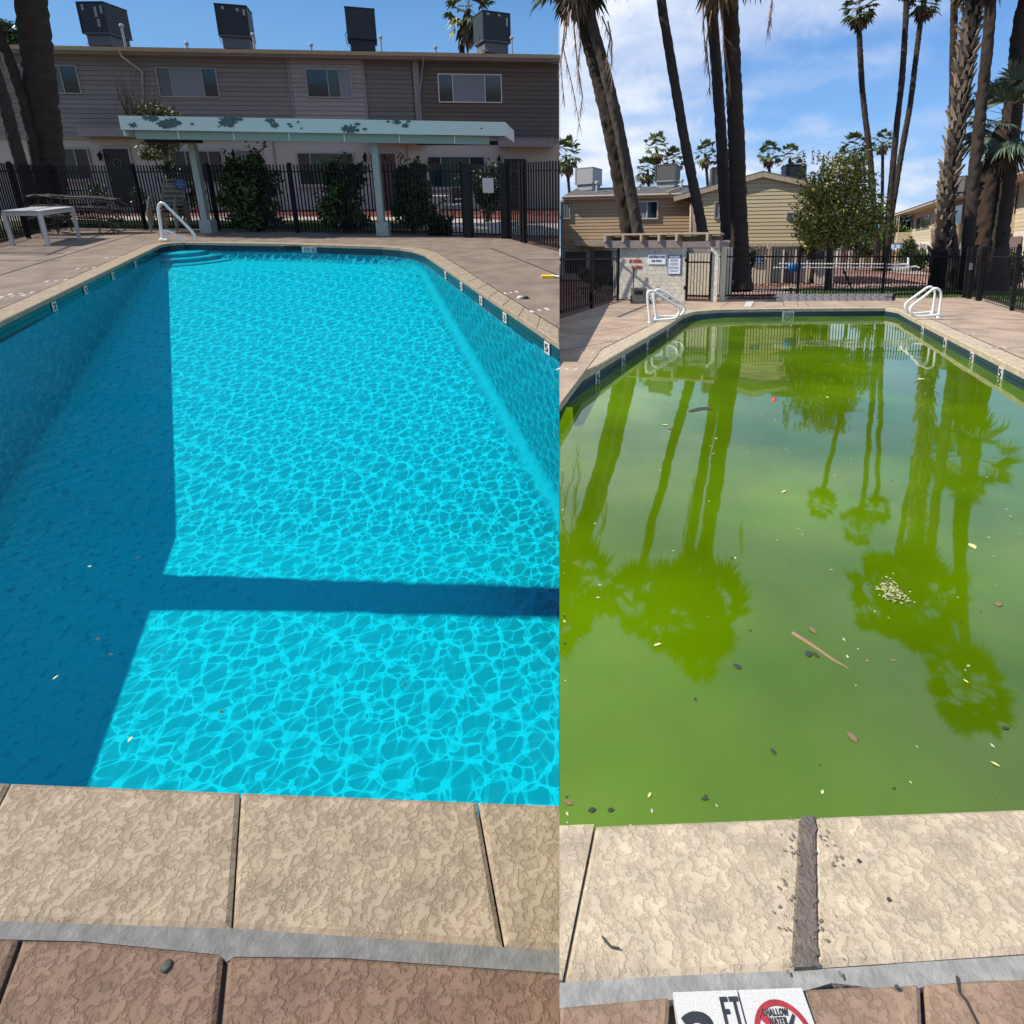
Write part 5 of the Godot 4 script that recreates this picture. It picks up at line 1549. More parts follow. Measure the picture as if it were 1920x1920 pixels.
	gv.sheet(flat([Vector3(7.058, 0.000, -21.679), Vector3(8.682, 0.000, -26.711), Vector3(13.187, 0.000, -26.711), Vector3(26.881, 0.000, -53.619), Vector3(38.031, 0.000, -67.073), Vector3(24.594, 0.000, -39.964), Vector3(25.532, 0.000, -38.800), Vector3(25.346, 0.000, -36.663), Vector3(17.718, 0.000, -28.736), Vector3(11.446, 0.000, -23.615), Vector3(9.392, 0.000, -22.040), Vector3(10.611, 0.000, -25.380), Vector3(10.033, 0.000, -25.380), Vector3(8.417, 0.000, -21.363), Vector3(7.417, 0.000, -21.643)]), -0.034)
	ground("pink_gravel", gv, M.gravel_bed, "pink gravel field behind the curved walk")
	grass_blades("right_grass", "grass blades of the lawn behind the right fence", [[Vector2(8.4, -21.5), Vector2(15.5, -17.4), 7000], [Vector2(13, -22), Vector2(19, -15.2), 5000]], 0.06)
	stones("pink_stones", "pink stones lying on the gravel field", [[Vector2(8, -38), Vector2(22, -23.5), 6000], [Vector2(0.3, -24), Vector2(1.3, -17), 300], [Vector2(5, -19.5), Vector2(8, -17.2), 700]], 0.07, "stone")

func right_house() -> void:
	var o := thing("gabled_house", "tan two-storey house with a yellow gable and a shingled wing, behind the green pool", "house", Vector3(0.000, 0.000, -28.493), -0.24435)
	var base_y := 0.0
	var x0: float = 6.503
	var x1: float = 12.741
	var pk: Vector2 = Vector2(9.467, 4.869)
	var mid: float = Vector2(9.864, 1.782).y
	var ev: float = Vector2(6.443, 4.128).y
	var wall := Geo.new()
	wall.box(Transform3D(Basis.IDENTITY, Vector3((x0 + x1) * 0.5, mid * 0.5, -4.5)), Vector3(x1 - x0, mid, 8.9))
	part(o, "lower_wall", wall, M.stucco_pale)
	var up := Geo.new()
	var right_ev := ev
	var pts := [Vector2(x0, mid), Vector2(x1, mid), Vector2(x1, right_ev), Vector2(pk.x, pk.y), Vector2(x0, ev)]
	for z in [-0.02, -8.9]:
		for t in [[0, 1, 2], [0, 2, 3], [0, 3, 4]]:
			up.tn(Vector3(pts[t[0]].x, pts[t[0]].y, z), Vector3(pts[t[1]].x, pts[t[1]].y, z), Vector3(pts[t[2]].x, pts[t[2]].y, z), Vector3.BACK, Vector3.BACK, Vector3.BACK)
	for k in 5:
		var p: Vector2 = pts[k]
		var q: Vector2 = pts[(k + 1) % 5]
		up.q(Vector3(p.x, p.y, -0.02), Vector3(q.x, q.y, -0.02), Vector3(q.x, q.y, -8.9), Vector3(p.x, p.y, -8.9), Vector3((q - p).y, -(q - p).x, 0).normalized())
	part(o, "upper_wall", up, M.lap_shade_tan)
	var w1: Rect2 = Rect2(7.412, 2.962, 0.832, 0.796)
	var w2: Rect2 = Rect2(10.569, 2.892, 0.541, 0.306)
	siding(o, Rect2(x0, mid, x1 - x0, ev - mid), 0.02, "siding_yellow", 0.165, [])
	siding(o, Rect2(x0, ev, x1 - x0, pk.y - ev), 0.02, "siding_yellow", 0.165, [], Vector2(pk.x, (pk.y - ev) / (pk.x - x0)))
	window(o, w1, 0.05, [[0.5, "curtain"], [0.5, "curtain_dim"]])
	window(o, w2, 0.05, [[0.5, "curtain"], [0.5, "curtain_dim"]])
	window(o, Rect2(9.003, 1.055, 0.422, 0.463), 0.05, [[1.0, "glass"]])
	window(o, Rect2(11.510, 1.059, 0.781, 0.499), 0.05, [[0.5, "glass"], [0.5, "glass_green"]])
	panel(o, "corner_board", Rect2(x0 - 0.10, mid - 0.02, 0.22, ev - mid + 0.0), 0.03, 0.12, "trim_pale")
	panel(o, "belt_board", Rect2(x0, mid - 0.10, x1 - x0, 0.16), 0.04, 0.10, "trim_pale")
	var rec: Rect2 = Rect2(9.989, 0.012, 1.102, 1.527)
	var dr := panel(o, "porch_door", rec, 0.02, 0.05, "door_brown")
	part(dr, "door_leaf", bm(rec.size.x * 0.42, rec.size.y * 0.94, 0.04), M.iron_grey, Vector3(-rec.size.x * 0.26, 0, 0.04))
	part(dr, "door_edge", bm(0.09, rec.size.y, 0.06), M.frame_pale, Vector3(0, 0, 0.05))
	for e in [-1, 1]: part(dr, "door_frame", bm(0.08, rec.size.y, 0.08), M.frame_pale, Vector3(e * rec.size.x * 0.5, 0, 0.03))
	panel(o, "porch_post", Rect2(9.789, -0.144, 0.151, 1.926), 0.5, 0.22, "trim_pale")
	# gable roof: two slopes running back
	var over := 0.16
	var run := pk.x - x0
	var k := (pk.y - ev) / run
	for s in [-1.0, 1.0]:
		var reach := (run + 0.95) if s < 0.0 else (x1 - pk.x + 0.6)
		var g := Geo.new()
		var a := Vector3(pk.x, pk.y + 0.16, over)
		var b := Vector3(pk.x + s * reach, pk.y + 0.16 - k * reach, over)
		var back := Vector3(0, 0, -9.6)
		var dn := Vector3(0, -0.13, 0)
		var nn := Vector3(s * k, 1, 0).normalized()
		g.q(a, b, b + back, a + back, nn)
		g.q(a + dn, b + dn, b + dn + back, a + dn + back, -nn)
		g.q(a, b, b + dn, a + dn, Vector3.BACK)
		g.q(b, b + back, b + back + dn, b + dn, Vector3(s, 0, 0))
		part(o, "roof", g, M.shingle)
		var f := Geo.new()
		f.bar(a + Vector3(0, -0.17, 0.02), b + Vector3(0, -0.17, 0.02), 0.05, 0.20)
		part(o, "barge_board", f, M.trim_pale)
		var sf := Geo.new()
		sf.q(a + dn * 2.2, b + dn * 2.2, b + dn * 2.2 + Vector3(0, 0, -0.16), a + dn * 2.2 + Vector3(0, 0, -0.16), -nn)
		part(o, "soffit", sf, M.trim_pale)
	# the wing on the left, set back; it ends at the cut
	var wx := 6.503
	var off := -1.6
	var we_: float = Vector2(3.652, 4.135).y
	var wm: float = Vector2(3.700, 1.629).y
	var cut := -0.36
	var wg := Geo.new()
	wg.box(Transform3D(Basis.IDENTITY, Vector3((cut + wx) * 0.5, wm * 0.5, off - 3.3)), Vector3(wx - cut - 0.02, wm, 6.5))
	part(o, "wing_lower_wall", wg, M.stucco_pale)
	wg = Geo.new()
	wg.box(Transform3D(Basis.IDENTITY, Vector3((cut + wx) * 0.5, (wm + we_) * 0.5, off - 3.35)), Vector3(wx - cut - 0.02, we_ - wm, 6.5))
	part(o, "wing_upper_wall", wg, M.lap_shade_tan)
	var v1: Rect2 = Rect2(-0.659, 3.160, 0.835, 0.927)
	var v2_: Rect2 = Rect2(3.433, 3.094, 1.287, 0.896)
	siding(o, Rect2(cut, wm, wx - cut - 0.12, we_ - wm), off - 0.06, "siding_tan", 0.165, [])
	v1 = Rect2(cut, v1.position.y, v1.end.x - cut, v1.size.y)
	window(o, v1, off, [[1.0, "curtain_dim"]])
	window(o, v2_, off, [[0.58, "curtain"], [0.42, "glass"]], "frame_pale")
	panel(o, "entry_roof", Rect2(0.657, 1.762, 1.635, 0.269), off + 0.5, 0.9, "trim_pale")
	for w in [Rect2(-0.078, 0.356, 1.097, 1.116), Rect2(1.422, -0.554, 0.961, 2.078)]:
		panel(o, "dark_opening", w, off - 0.03, 0.06, "door_dark")
	panel(o, "wing_fascia", Rect2(cut + 0.14, we_ - 0.02, 5.972 - cut, 0.17), off + 0.16, 0.06, "trim_pale")
	panel(o, "wing_soffit", Rect2(cut + 0.15, we_ - 0.03, wx - cut, 0.04), off + 0.05, 0.22, "trim_pale")
	roof_plane(o, "wing_roof", cut + 0.17, 6.410, off + 0.21, we_ + 0.17, off - 3.2, we_ + 0.95, "shingle")
	var gt := Geo.new()
	gt.tube([Vector3(cut + 0.17, we_ + 0.13, off + 0.25), Vector3(5.977, we_ + 0.12, off + 0.25)], 0.06, 8)
	part(o, "gutter", gt, M.trim_pale)
	var dp := Geo.new()
	var da: float = 5.955
	dp.tube([Vector3(da, we_ + 0.05, off + 0.25), Vector3(da + 0.1, we_ - 0.2, off + 0.2), Vector3(wx - 0.16, we_ - 0.5, 0.06), Vector3(wx - 0.10, mid, 0.10), Vector3(wx - 0.10, 0.3, 0.10)], 0.05, 8)
	part(o, "downspout", dp, M.trim_pale)
	var rp := Geo.new()
	rp.tube([Vector3(5.158, we_ + 0.2, off + 0.5), Vector3(5.798, we_ + 0.66, off - 1.4)], 0.05, 6)
	part(o, "roof_pipe", rp, M.trim_pale)
	var yaw := deg_to_rad(-14.0)
	var on := func(x: float, y: float, z: float) -> Vector3: return Vector3(0.000, 0.000, -28.493) + Vector3(x * cos(yaw) + z * sin(yaw), y, -x * sin(yaw) + z * cos(yaw))
	var gr := "coolers on the right house roof"
	roof_unit("pale metal rooftop cooler beside the cut on the right house wing", on.call(0.644, we_ + 0.72, -4.2), yaw - 0.32, Vector3(1.10, 1.16, 1.1), "unit_pale", "unit_pale", 0.0, gr, [])
	roof_unit("grey rooftop cooler between the leaning palm trunks on the right house wing", on.call(4.991, we_ + 0.72, -4.2), yaw - 0.2, Vector3(1.10, 1.16, 1.1), "unit_grey", "unit_pale", 0.0, gr, [])
	roof_unit("grey rooftop cooler behind the paired straight palm trunks", on.call(7.700, ev + 0.25, -3.5), yaw + 0.1, Vector3(0.95, 1.3, 1.0), "unit_grey", "unit_grey", 0.0, gr, [])
	roof_unit("dark rooftop cooler behind the leafy tree on the gable roof", on.call(11.246, ev + 0.45, -3.5), yaw + 0.1, Vector3(0.95, 1.1, 1.0), "unit_dark", "unit_dark", 0.0, gr, [])
	vent_pipe("white capped pipe right of the pale cooler on the right house wing", on.call(1.358, we_ + 0.45, -2.8), 0.62, "pipes on the right house roof")
	vent_pipe("white stub pipe in the middle of the right house wing roof", on.call(3.637, we_ + 0.55, -3.0), 0.35, "pipes on the right house roof")
	vent_pipe("white capped pipe right of the grey wing cooler", on.call(5.795, we_ + 0.45, -2.8), 0.60, "pipes on the right house roof")
	lantern("small dark wall lamp right of the porch door of the gabled house", on.call(11.241, 1.45, 0.03), yaw, "")

func right_block() -> void:
	var o := thing("apartment_block", "long two-storey apartment block with siding balconies at the right edge", "apartment building", Vector3(43.645, 0.000, -73.178), -1.93208)
	# along the facade: x grows towards the viewer
	var x0: float = 5.379
	var x1 := 48.0
	var top: float = Vector2(16.607, 6.059).y
	var mid: float = Vector2(12.468, 2.900).y
	var g := Geo.new()
	g.box(Transform3D(Basis.IDENTITY, Vector3((x0 + x1) * 0.5, mid * 0.5, -4.1)), Vector3(x1 - x0, mid, 8))
	part(o, "lower_wall", g, M.stucco_pale)
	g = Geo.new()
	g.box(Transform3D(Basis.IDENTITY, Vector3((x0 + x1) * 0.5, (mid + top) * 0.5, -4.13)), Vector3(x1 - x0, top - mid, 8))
	part(o, "upper_wall", g, M.lap_shade_tan)
	var ws := [Rect2(8.428, 4.139, 2.312, 1.378), Rect2(11.148, 4.114, 3.266, 1.484)]
	siding(o, Rect2(x0, mid, 15.596 - x0, top - mid), -0.10, "siding_cream", 0.30, [])
	siding(o, Rect2(17.668, mid, x1 - 17.668, top - mid), -0.10, "siding_cream", 0.26, [])
	for w in ws: window(o, w, -0.06, [[1.0, "glass_green"]])
	for w in [Rect2(8.634, 1.250, 1.814, 1.374), Rect2(11.454, 1.193, 2.815, 1.364), Rect2(26.910, 1.033, 2.215, 1.309)]:
		window(o, w, -0.04, [[0.5, "glass"], [0.5, "glass"]], "frame_pale")
	panel(o, "recess", Rect2(15.809, 0.1, 17.668 - 15.809, top - 0.2), -0.05, 0.1, "wall_tan")
	roof_plane(o, "roof", -2.225, x1 + 1.0, 1.5, top + 0.28, -4.1, top + 1.2, "shingle")
	panel(o, "fascia", Rect2(-2.225, top + 0.02, x1 + 1.0 - -2.225, 0.20), 1.44, 0.06, "trim_pale")
	panel(o, "soffit", Rect2(-2.225, top - 0.02, x1 + 1.0 - -2.225, 0.05), 0.6, 1.6, "trim_pale")
	for bx in [[1.214, 6.646], [23.045, 25.733], [33.846, 37.034]]:
		var xa: float = bx[0]
		var xb: float = bx[1]
		var yb := mid - 0.1
		var ht := 1.15
		var b := part(o, "balcony", bm(xb - xa, 0.14, 1.5), M.trim_pale, Vector3((xa + xb) * 0.5, yb, 0.65))
		var rows := 7
		for r in rows:
			var y := 0.07 + ht * (r + 0.5) / rows
			part(b, "balcony_board", bm(xb - xa, ht / rows * 1.02, 0.03), M.siding_cream, Vector3(0, y, 0.76)).rotation.x = -0.10
			part(b, "side_board", bm(0.03, ht / rows * 1.02, 1.5), M.siding_cream, Vector3((xb - xa) * 0.5, y, 0)).rotation.z = -0.10
			part(b, "side_board", bm(0.03, ht / rows * 1.02, 1.5), M.siding_cream, Vector3(-(xb - xa) * 0.5, y, 0)).rotation.z = 0.10
		for k in 5:
			part(b, "screen_post", bm(0.08, top - yb - ht - 0.1, 0.08), M.trim_pale, Vector3(lerpf(-0.5, 0.5, k / 4.0) * (xb - xa - 0.1), 0.07 + ht + (top - yb - ht - 0.1) * 0.5, 0.72))
		part(b, "screen_post", bm(0.08, top - yb - ht - 0.1, 0.08), M.trim_pale, Vector3((xb - xa) * 0.5 - 0.05, 0.07 + ht + (top - yb - ht - 0.1) * 0.5, -0.6))
		panel(o, "balcony_opening", Rect2(xa + 0.1, yb + 0.1, xb - xa - 0.2, top - yb - 0.2), 0.0, 0.04, "glass")
	for x in [35.647, 5.037]:
		part(o, "porch_post", bm(0.18, mid - 0.1, 0.18), M.trim_pale, Vector3(x, mid * 0.5 - 0.05, 1.25))
	panel(o, "door", Rect2(35.989, 0.544, 2.750, 1.986), 0.0, 0.06, "door_brown")
	roof_unit("grey rooftop cooler on the apartment block behind the rough palm", Vector3(29.901, 5.497, -43.000), 0.4, Vector3(1.4, 1.5, 1.3), "unit_grey", "unit_grey", 0.0, "", [])
	# garden wall and greenery at the far end
	var gw := thing("garden_wall", "tan block garden wall beyond the pink gravel", "wall", Vector3(30.482, 0.000, -62.000))
	var a: Vector3 = Vector3(30.482, 0.000, -62.000)
	var bb: Vector3 = Vector3(41.285, 0.000, -66.000)
	var len_ := a.distance_to(bb)
	for k in 9:
		part(gw, "wall_panel", bm(len_ / 9.0 - 0.05, 1.9, 0.2), M.wall_tan, Vector3(len_ * (k + 0.5) / 9.0, 0.95, -0.01 * (k % 2)))
		part(gw, "pilaster", bm(0.42, 2.1, 0.36), M.stucco_pale, Vector3(len_ * k / 9.0, 1.05, 0))
	var yg := [Color(0.16, 0.19, 0.03), Color(0.10, 0.16, 0.025), Color(0.24, 0.23, 0.03), Color(0.07, 0.12, 0.02)]
	var vg := [Color(0.10, 0.17, 0.025), Color(0.07, 0.13, 0.02), Color(0.14, 0.21, 0.035)]
	bush("hedge_tree", "bright green tree beyond the garden wall left of the apartment block", "tree", Vector3(41.138, 0.000, -70.000), [[Vector3(0, 4.2, 0), Vector3(2.2, 1.7, 2)], [Vector3(-2.2, 3.2, 0), Vector3(1.8, 1.4, 1.5)], [Vector3(1.6, 3.4, 0), Vector3(1.2, 1.3, 1.2)]], 3000, 0.22, vg)
	bush("hedge_tree", "yellow-green tree beside the leafy citrus, before the garden wall", "tree", Vector3(26.254, 0.000, -50.000), [[Vector3(0, 3.3, 0), Vector3(1.9, 1.5, 1.5)], [Vector3(1.2, 4.2, 0), Vector3(0.9, 1.3, 0.9)], [Vector3(-1.6, 2.6, 0), Vector3(1.2, 1.0, 1.0)], [Vector3(0.5, 2.0, 0), Vector3(1.6, 0.8, 1.2)]], 2400, 0.19, yg)
	bush("hedge_tree", "yellowing shrub under the gable right of the porch", "shrub", Vector3(11.341, 0.000, -25.400), [[Vector3(0, 1.75, 0), Vector3(0.55, 0.45, 0.3)]], 300, 0.10, [Color(0.25, 0.22, 0.03), Color(0.16, 0.18, 0.03)])
	bush("round_shrub", "dark green shrub at the corner of the apartment block", "shrub", Vector3(33.905, 0.000, -55.000), [[Vector3(0, 1.4, 0), Vector3(1.1, 1.3, 1)]], 900, 0.16, [Color(0.03, 0.06, 0.015), Color(0.05, 0.09, 0.02)])
	bush("round_shrub", "light green shrub before the lower windows of the apartment block", "shrub", Vector3(31.778, 0.000, -50.000), [[Vector3(0, 0.9, 0), Vector3(1.0, 0.9, 1)]], 800, 0.14, vg)
	bush("round_shrub", "dark rounded shrub behind the right fence near the edge", "shrub", Vector3(18.417, 0.000, -23.000), [[Vector3(0, 0.9, 0), Vector3(0.62, 0.52, 0.6)], [Vector3(0.1, 0.4, 0), Vector3(0.4, 0.4, 0.4)]], 1500, 0.075, [Color(0.02, 0.045, 0.012), Color(0.035, 0.06, 0.015)])
	bush("slim_shrub", "narrow dark shrub against the wall right of the thick straight palm", "shrub", Vector3(8.281, 0.000, -24.600), [[Vector3(0, 0.9, 0), Vector3(0.16, 0.75, 0.16)]], 500, 0.07, [Color(0.02, 0.04, 0.012), Color(0.03, 0.055, 0.015)])
	bush("low_shrub", "low shrub behind the left fence of the green pool", "shrub", Vector3(1.408, 0.000, -21.500), [[Vector3(0, 0.45, 0), Vector3(0.8, 0.4, 0.6)], [Vector3(0.6, 0.35, 0.1), Vector3(0.6, 0.3, 0.5)]], 900, 0.09, [Color(0.035, 0.06, 0.018), Color(0.06, 0.08, 0.03)])

func right_things() -> void:
	var iron := "black picket fence runs round the green pool"
	fence("picket_fence", "black picket fence across the far end of the green pool", Vector3(4.556, 0.000, -16.110), Vector3(12.283, 0.000, -17.051), 1.47, 0.092, [0.31, 0.655, 1.0], 0.019, "fence", 0.06).set_meta("group", iron)
	fence("picket_fence", "black picket fence receding to the white pump house", Vector3(0.022, 0.000, -11.401), Vector3(1.642, 0.000, -15.819), 1.42, 0.165, [0.46, 1.0], 0.019, "fence", 0.06).set_meta("group", iron)
	fence("picket_fence", "black picket fence running towards the viewer at the right edge", Vector3(11.887, 0.000, -15.819), Vector3(9.022, 0.000, -9.995), 1.47, 0.20, [0.0, 0.5], 0.019, "fence", 0.07).set_meta("group", iron)
	var gt := fence("pool_gate", "narrow black gate between thick posts at the right corner of the fence", Vector3(12.237, 0.000, -16.941), Vector3(11.827, 0.000, -15.819), 1.46, 0.15, [0.0, 0.35, 1.0], 0.019, "gate", 0.10)
	part(gt, "latch", bm(0.10, 0.20, 0.06), M.iron_grey, Vector3(0.45, 0.95, 0.05))
	# pump house
	var o := thing("pump_house", "low painted white block pump house with an open slatted roof frame", "shed", Vector3(0.000, 0.000, -17.212), -0.38397)
	var f: Rect2 = Rect2(1.707, -0.042, 2.108, 1.517)
	var r0 := Rect2(f.position.x, 0, f.size.x, f.end.y)
	var deep := 2.3
	part(o, "wall_core", bm(r0.size.x - 0.04, r0.size.y - 0.02, 0.14), M.block_joint, Vector3(r0.get_center().x, r0.size.y * 0.5, -0.10))
	part(o, "side_wall", bm(0.16, r0.size.y - 0.02, deep), M.block, Vector3(r0.position.x + 0.08, r0.size.y * 0.5, -deep * 0.5 - 0.2))
	part(o, "back_wall", bm(4.770 - r0.position.x, r0.size.y - 0.02, 0.14), M.block_worn, Vector3((r0.position.x + 4.770) * 0.5, r0.size.y * 0.5, -deep - 0.3))
	var rows := 14
	var bh := r0.size.y / rows
	var bl := 0.40
	for r in rows:
		var x := r0.position.x - (bl * 0.5 if r % 2 else 0.0)
		while x < r0.end.x:
			var xa := maxf(x, r0.position.x)
			var xb := minf(x + bl, r0.end.x)
			if xb - xa > 0.05:
				part(o, "block", bm(snappedf(xb - xa - 0.003, 0.002), bh - 0.003, 0.06), M.block if rng.randf() > 0.3 else M.block_worn, Vector3((xa + xb) * 0.5, (r + 0.5) * bh, rng.randf_range(-0.0015, 0.0015)))
			x += bl
	var pil: Rect2 = Rect2(4.467, 0.041, 0.213, 1.468)
	part(o, "pillar", bm(pil.size.x, pil.end.y, 0.24), M.block, Vector3(pil.get_center().x, pil.end.y * 0.5, -0.08))
	part(o, "pillar_cap", bm(pil.size.x * 1.08, 0.17, 0.28), M.trim_mauve, Vector3(pil.get_center().x, pil.end.y + 0.085, -0.08))
	part(o, "right_wall", bm(0.10, pil.end.y, deep), M.stucco_pale, Vector3(pil.end.x + 0.09, pil.end.y * 0.5, -deep * 0.5 - 0.25))
	panel(o, "front_beam", Rect2(1.466, 1.483, 2.231, 0.202), 0.10, 0.12, "trim_mauve")
	part(o, "side_beam", bm(0.10, 0.20, deep + 0.4), M.trim_mauve, Vector3(4.661, Vector2(4.661, 1.565).y, -deep * 0.5))
	panel(o, "back_beam", Rect2(1.465, 1.503, 3.264, 0.237), -deep - 0.2, 0.10, "trim_mauve")
	var yt: float = Vector2(3.092, 1.880).y
	var yb: float = Vector2(3.097, 1.681).y
	panel(o, "roof_edge", Rect2(1.462, yt - 0.045, 4.720 - 1.462, 0.05), -0.3, 0.9, "trim_pale")
	for px in [1.512, 2.042, 2.567, 3.072, 3.558, 4.384]:
		part(o, "rafter", bm(0.06, yt - yb, 0.9), M.trim_pale, Vector3(px, (yt + yb) * 0.5 - 0.03, -0.2))
	panel(o, "roof_back_board", Rect2(1.528, yb - 0.02, 4.695 - 1.528, yt - yb - 0.05), -0.62, 0.05, "trim_mauve")
	panel(o, "gate_head", Rect2(3.717, 1.337, 0.724, 0.145), -0.08, 0.10, "trim_mauve")
	for m in [[1178,562], [1258,560], [1222,557]]:
		part(o, "stain", bm(0.06, 0.03, 0.004), M.joint, Vector3(r0.position.x + (m[0] - 1150) / 136.0 * r0.size.x, (565 - m[1]) * 0.014, 0.032))
	var wy := deg_to_rad(-22.0)
	var on_wall := func(x: float, y: float, z: float) -> Vector3: return Vector3(0.000, 0.000, -17.212) + Vector3(x * cos(wy) + z * sin(wy), y, -x * sin(wy) + z * cos(wy))
	var sg := fence("shed_gate", "dark barred gate of the pump house beside its pillar", on_wall.call(3.854, 0.02, 0.05), on_wall.call(4.497, 0.02, 0.05), 1.30, 0.083, [0.0, 1.0], 0.018, "gate", 0.045)
	part(sg, "hinge", bm(0.06, 0.10, 0.05), M.black_iron, Vector3(-0.04, 1.12, 0.02))
	part(sg, "hinge", bm(0.06, 0.10, 0.05), M.black_iron, Vector3(-0.04, 0.35, 0.02))
	# writing on the wall
	var nd := thing("painted_warning", "red stencilled NO DIVING ALLOWED on the pump house wall", "painted sign", on_wall.call(0.0, 0.0, 0.032), wy)
	for t in [["NO DIVING", Vector2(2.372, 1.098), 0.10], ["ALLOWED", Vector2(2.415, 0.923), 0.10]]:
		lettering(nd, t[0], Vector3(t[1].x, t[1].y, 0.0), t[2], "ink_red", "lettering", 0.37 if t[0] == "NO DIVING" else 0.32)
	var hr: Rect2 = Rect2(2.737, 1.018, 0.504, 0.292)
	var hs := thing("notice_board", "white notice with two lines of grey letters beside the pool rules", "sign", on_wall.call(hr.get_center().x, hr.get_center().y, 0.05), wy)
	part(hs, "board", bm(hr.size.x, hr.size.y, 0.015), M.sign_white)
	lettering(hs, "OPEN 8AM TO 9PM", Vector3(0, 0.06, 0.010), 0.055, "ink", "lettering", hr.size.x * 0.9)
	lettering(hs, "NO PETS", Vector3(0, -0.05, 0.010), 0.055, "ink", "lettering", hr.size.x * 0.55)
	var pr: Rect2 = Rect2(3.313, 0.738, 0.366, 0.534)
	var ps := thing("pool_rules_sign", "white sign with a blue POOL RULES header next to the shed gate", "sign", on_wall.call(pr.get_center().x, pr.get_center().y, 0.05), wy)
	part(ps, "board", bm(pr.size.x, pr.size.y, 0.012), M.sign_blue)
	part(ps, "white_field", bm(pr.size.x * 0.90, pr.size.y * 0.80, 0.012), M.sign_white, Vector3(0, -pr.size.y * 0.065, 0.004))
	lettering(ps, "POOL RULES", Vector3(0, pr.size.y * 0.42, 0.006), 0.05, "sign_white", "lettering", pr.size.x * 0.75)
	for k in 14:
		if k % 4 == 3: continue
		part(ps, "text_line", bm(pr.size.x * rng.randf_range(0.55, 0.75), 0.010, 0.004), M.ink, Vector3(-0.01, pr.size.y * (0.28 - 0.048 * k), 0.010))
	# heater box with a pole
	var hb := thing("equipment_box", "grey equipment box with a black hose and an upright pole at the pump house wall", "pool equipment", Vector3(2.116, 0.000, -15.005))
	part(hb, "casing", bm(0.37, 0.36, 0.30), M.heater, Vector3(0, 0.20, 0))
	part(hb, "top_lid", bm(0.39, 0.03, 0.32), M.heater, Vector3(0, 0.395, 0))
	part(hb, "vent_slot", bm(0.22, 0.10, 0.01), M.rubber, Vector3(-0.02, 0.29, 0.153))
	part(hb, "front_panel", bm(0.33, 0.14, 0.012), M.heater, Vector3(0, 0.12, 0.153))
	var hg := Geo.new()
	var loop := []
	for k in 17: loop.append(Vector3(-0.22 + 0.03 * k / 16.0, 0.11 + 0.09 * sin(TAU * k / 16.0), 0.06 + 0.09 * cos(TAU * k / 16.0)))
	hg.tube(loop, 0.016, 6)
	part(hb, "hose", hg, M.rubber)
	part(hb, "pole", bm(0.02, 0.46, 0.02), M.rubber, Vector3(-0.13, 0.62, -0.1))
	part(hb, "pole_head", bm(0.045, 0.05, 0.04), M.rubber, Vector3(-0.13, 0.87, -0.1))
	hg = Geo.new()
	hg.bar(Vector3(0.20, 0.28, 0.1), Vector3(0.30, 0.02, 0.16), 0.05, 0.03)
	part(hb, "strap", hg, M.rubber)
	# valve pipes at the fence
	var vp := thing("valve_pipes", "grey valve pipes standing behind the fence beside the pump house pillar", "pipes", Vector3(5.874, 0.000, -19.500))
	var vg := Geo.new()
	vg.tube([Vector3(0, 0, 0), Vector3(0, 0.55, 0), Vector3(0.08, 0.62, 0)], 0.06, 8)
	part(vp, "riser", vg, M.unit_grey)
	vg = Geo.new()
	vg.lathe([Vector2(0, 0.25), Vector2(0.13, 0.28), Vector2(0.13, 0.42), Vector2(0, 0.46)], Vector3(0.02, 0, 0.02), 10)
	part(vp, "valve_body", vg, M.unit_grey)
	vg = Geo.new()
	vg.tube([Vector3(-0.02, 0.5, 0.05), Vector3(-0.2, 0.5, 0.05), Vector3(-0.2, 0, 0.05)], 0.035, 7)
	part(vp, "side_pipe", vg, M.iron_grey)
	# hand rails
	pool_ladder("white ladder rails at the left side of the green pool", [[Vector3(1.743, -0.006, -10.700), Vector3(1.717, 0.190, -10.700), Vector3(1.686, 0.425, -10.700), Vector3(1.683, 0.537, -10.700), Vector3(1.708, 0.582, -10.700), Vector3(1.758, 0.595, -10.700), Vector3(1.830, 0.567, -10.700), Vector3(2.048, 0.430, -10.700), Vector3(2.235, 0.308, -10.700), Vector3(2.288, 0.251, -10.700), Vector3(2.295, 0.180, -10.700), Vector3(2.252, 0.097, -10.700), Vector3(2.161, 0.056, -10.700), Vector3(1.957, 0.041, -10.700), Vector3(1.752, 0.030, -10.700)], [Vector3(1.960, 0.011, -11.250), Vector3(1.922, 0.211, -11.250), Vector3(1.889, 0.447, -11.250), Vector3(1.897, 0.532, -11.250), Vector3(1.944, 0.579, -11.250), Vector3(2.008, 0.583, -11.250), Vector3(2.106, 0.532, -11.250), Vector3(2.313, 0.404, -11.250), Vector3(2.455, 0.313, -11.250), Vector3(2.512, 0.232, -11.250), Vector3(2.509, 0.146, -11.250), Vector3(2.442, 0.071, -11.250), Vector3(2.357, 0.049, -11.250), Vector3(2.163, 0.049, -11.250), Vector3(1.969, 0.049, -11.250)]])
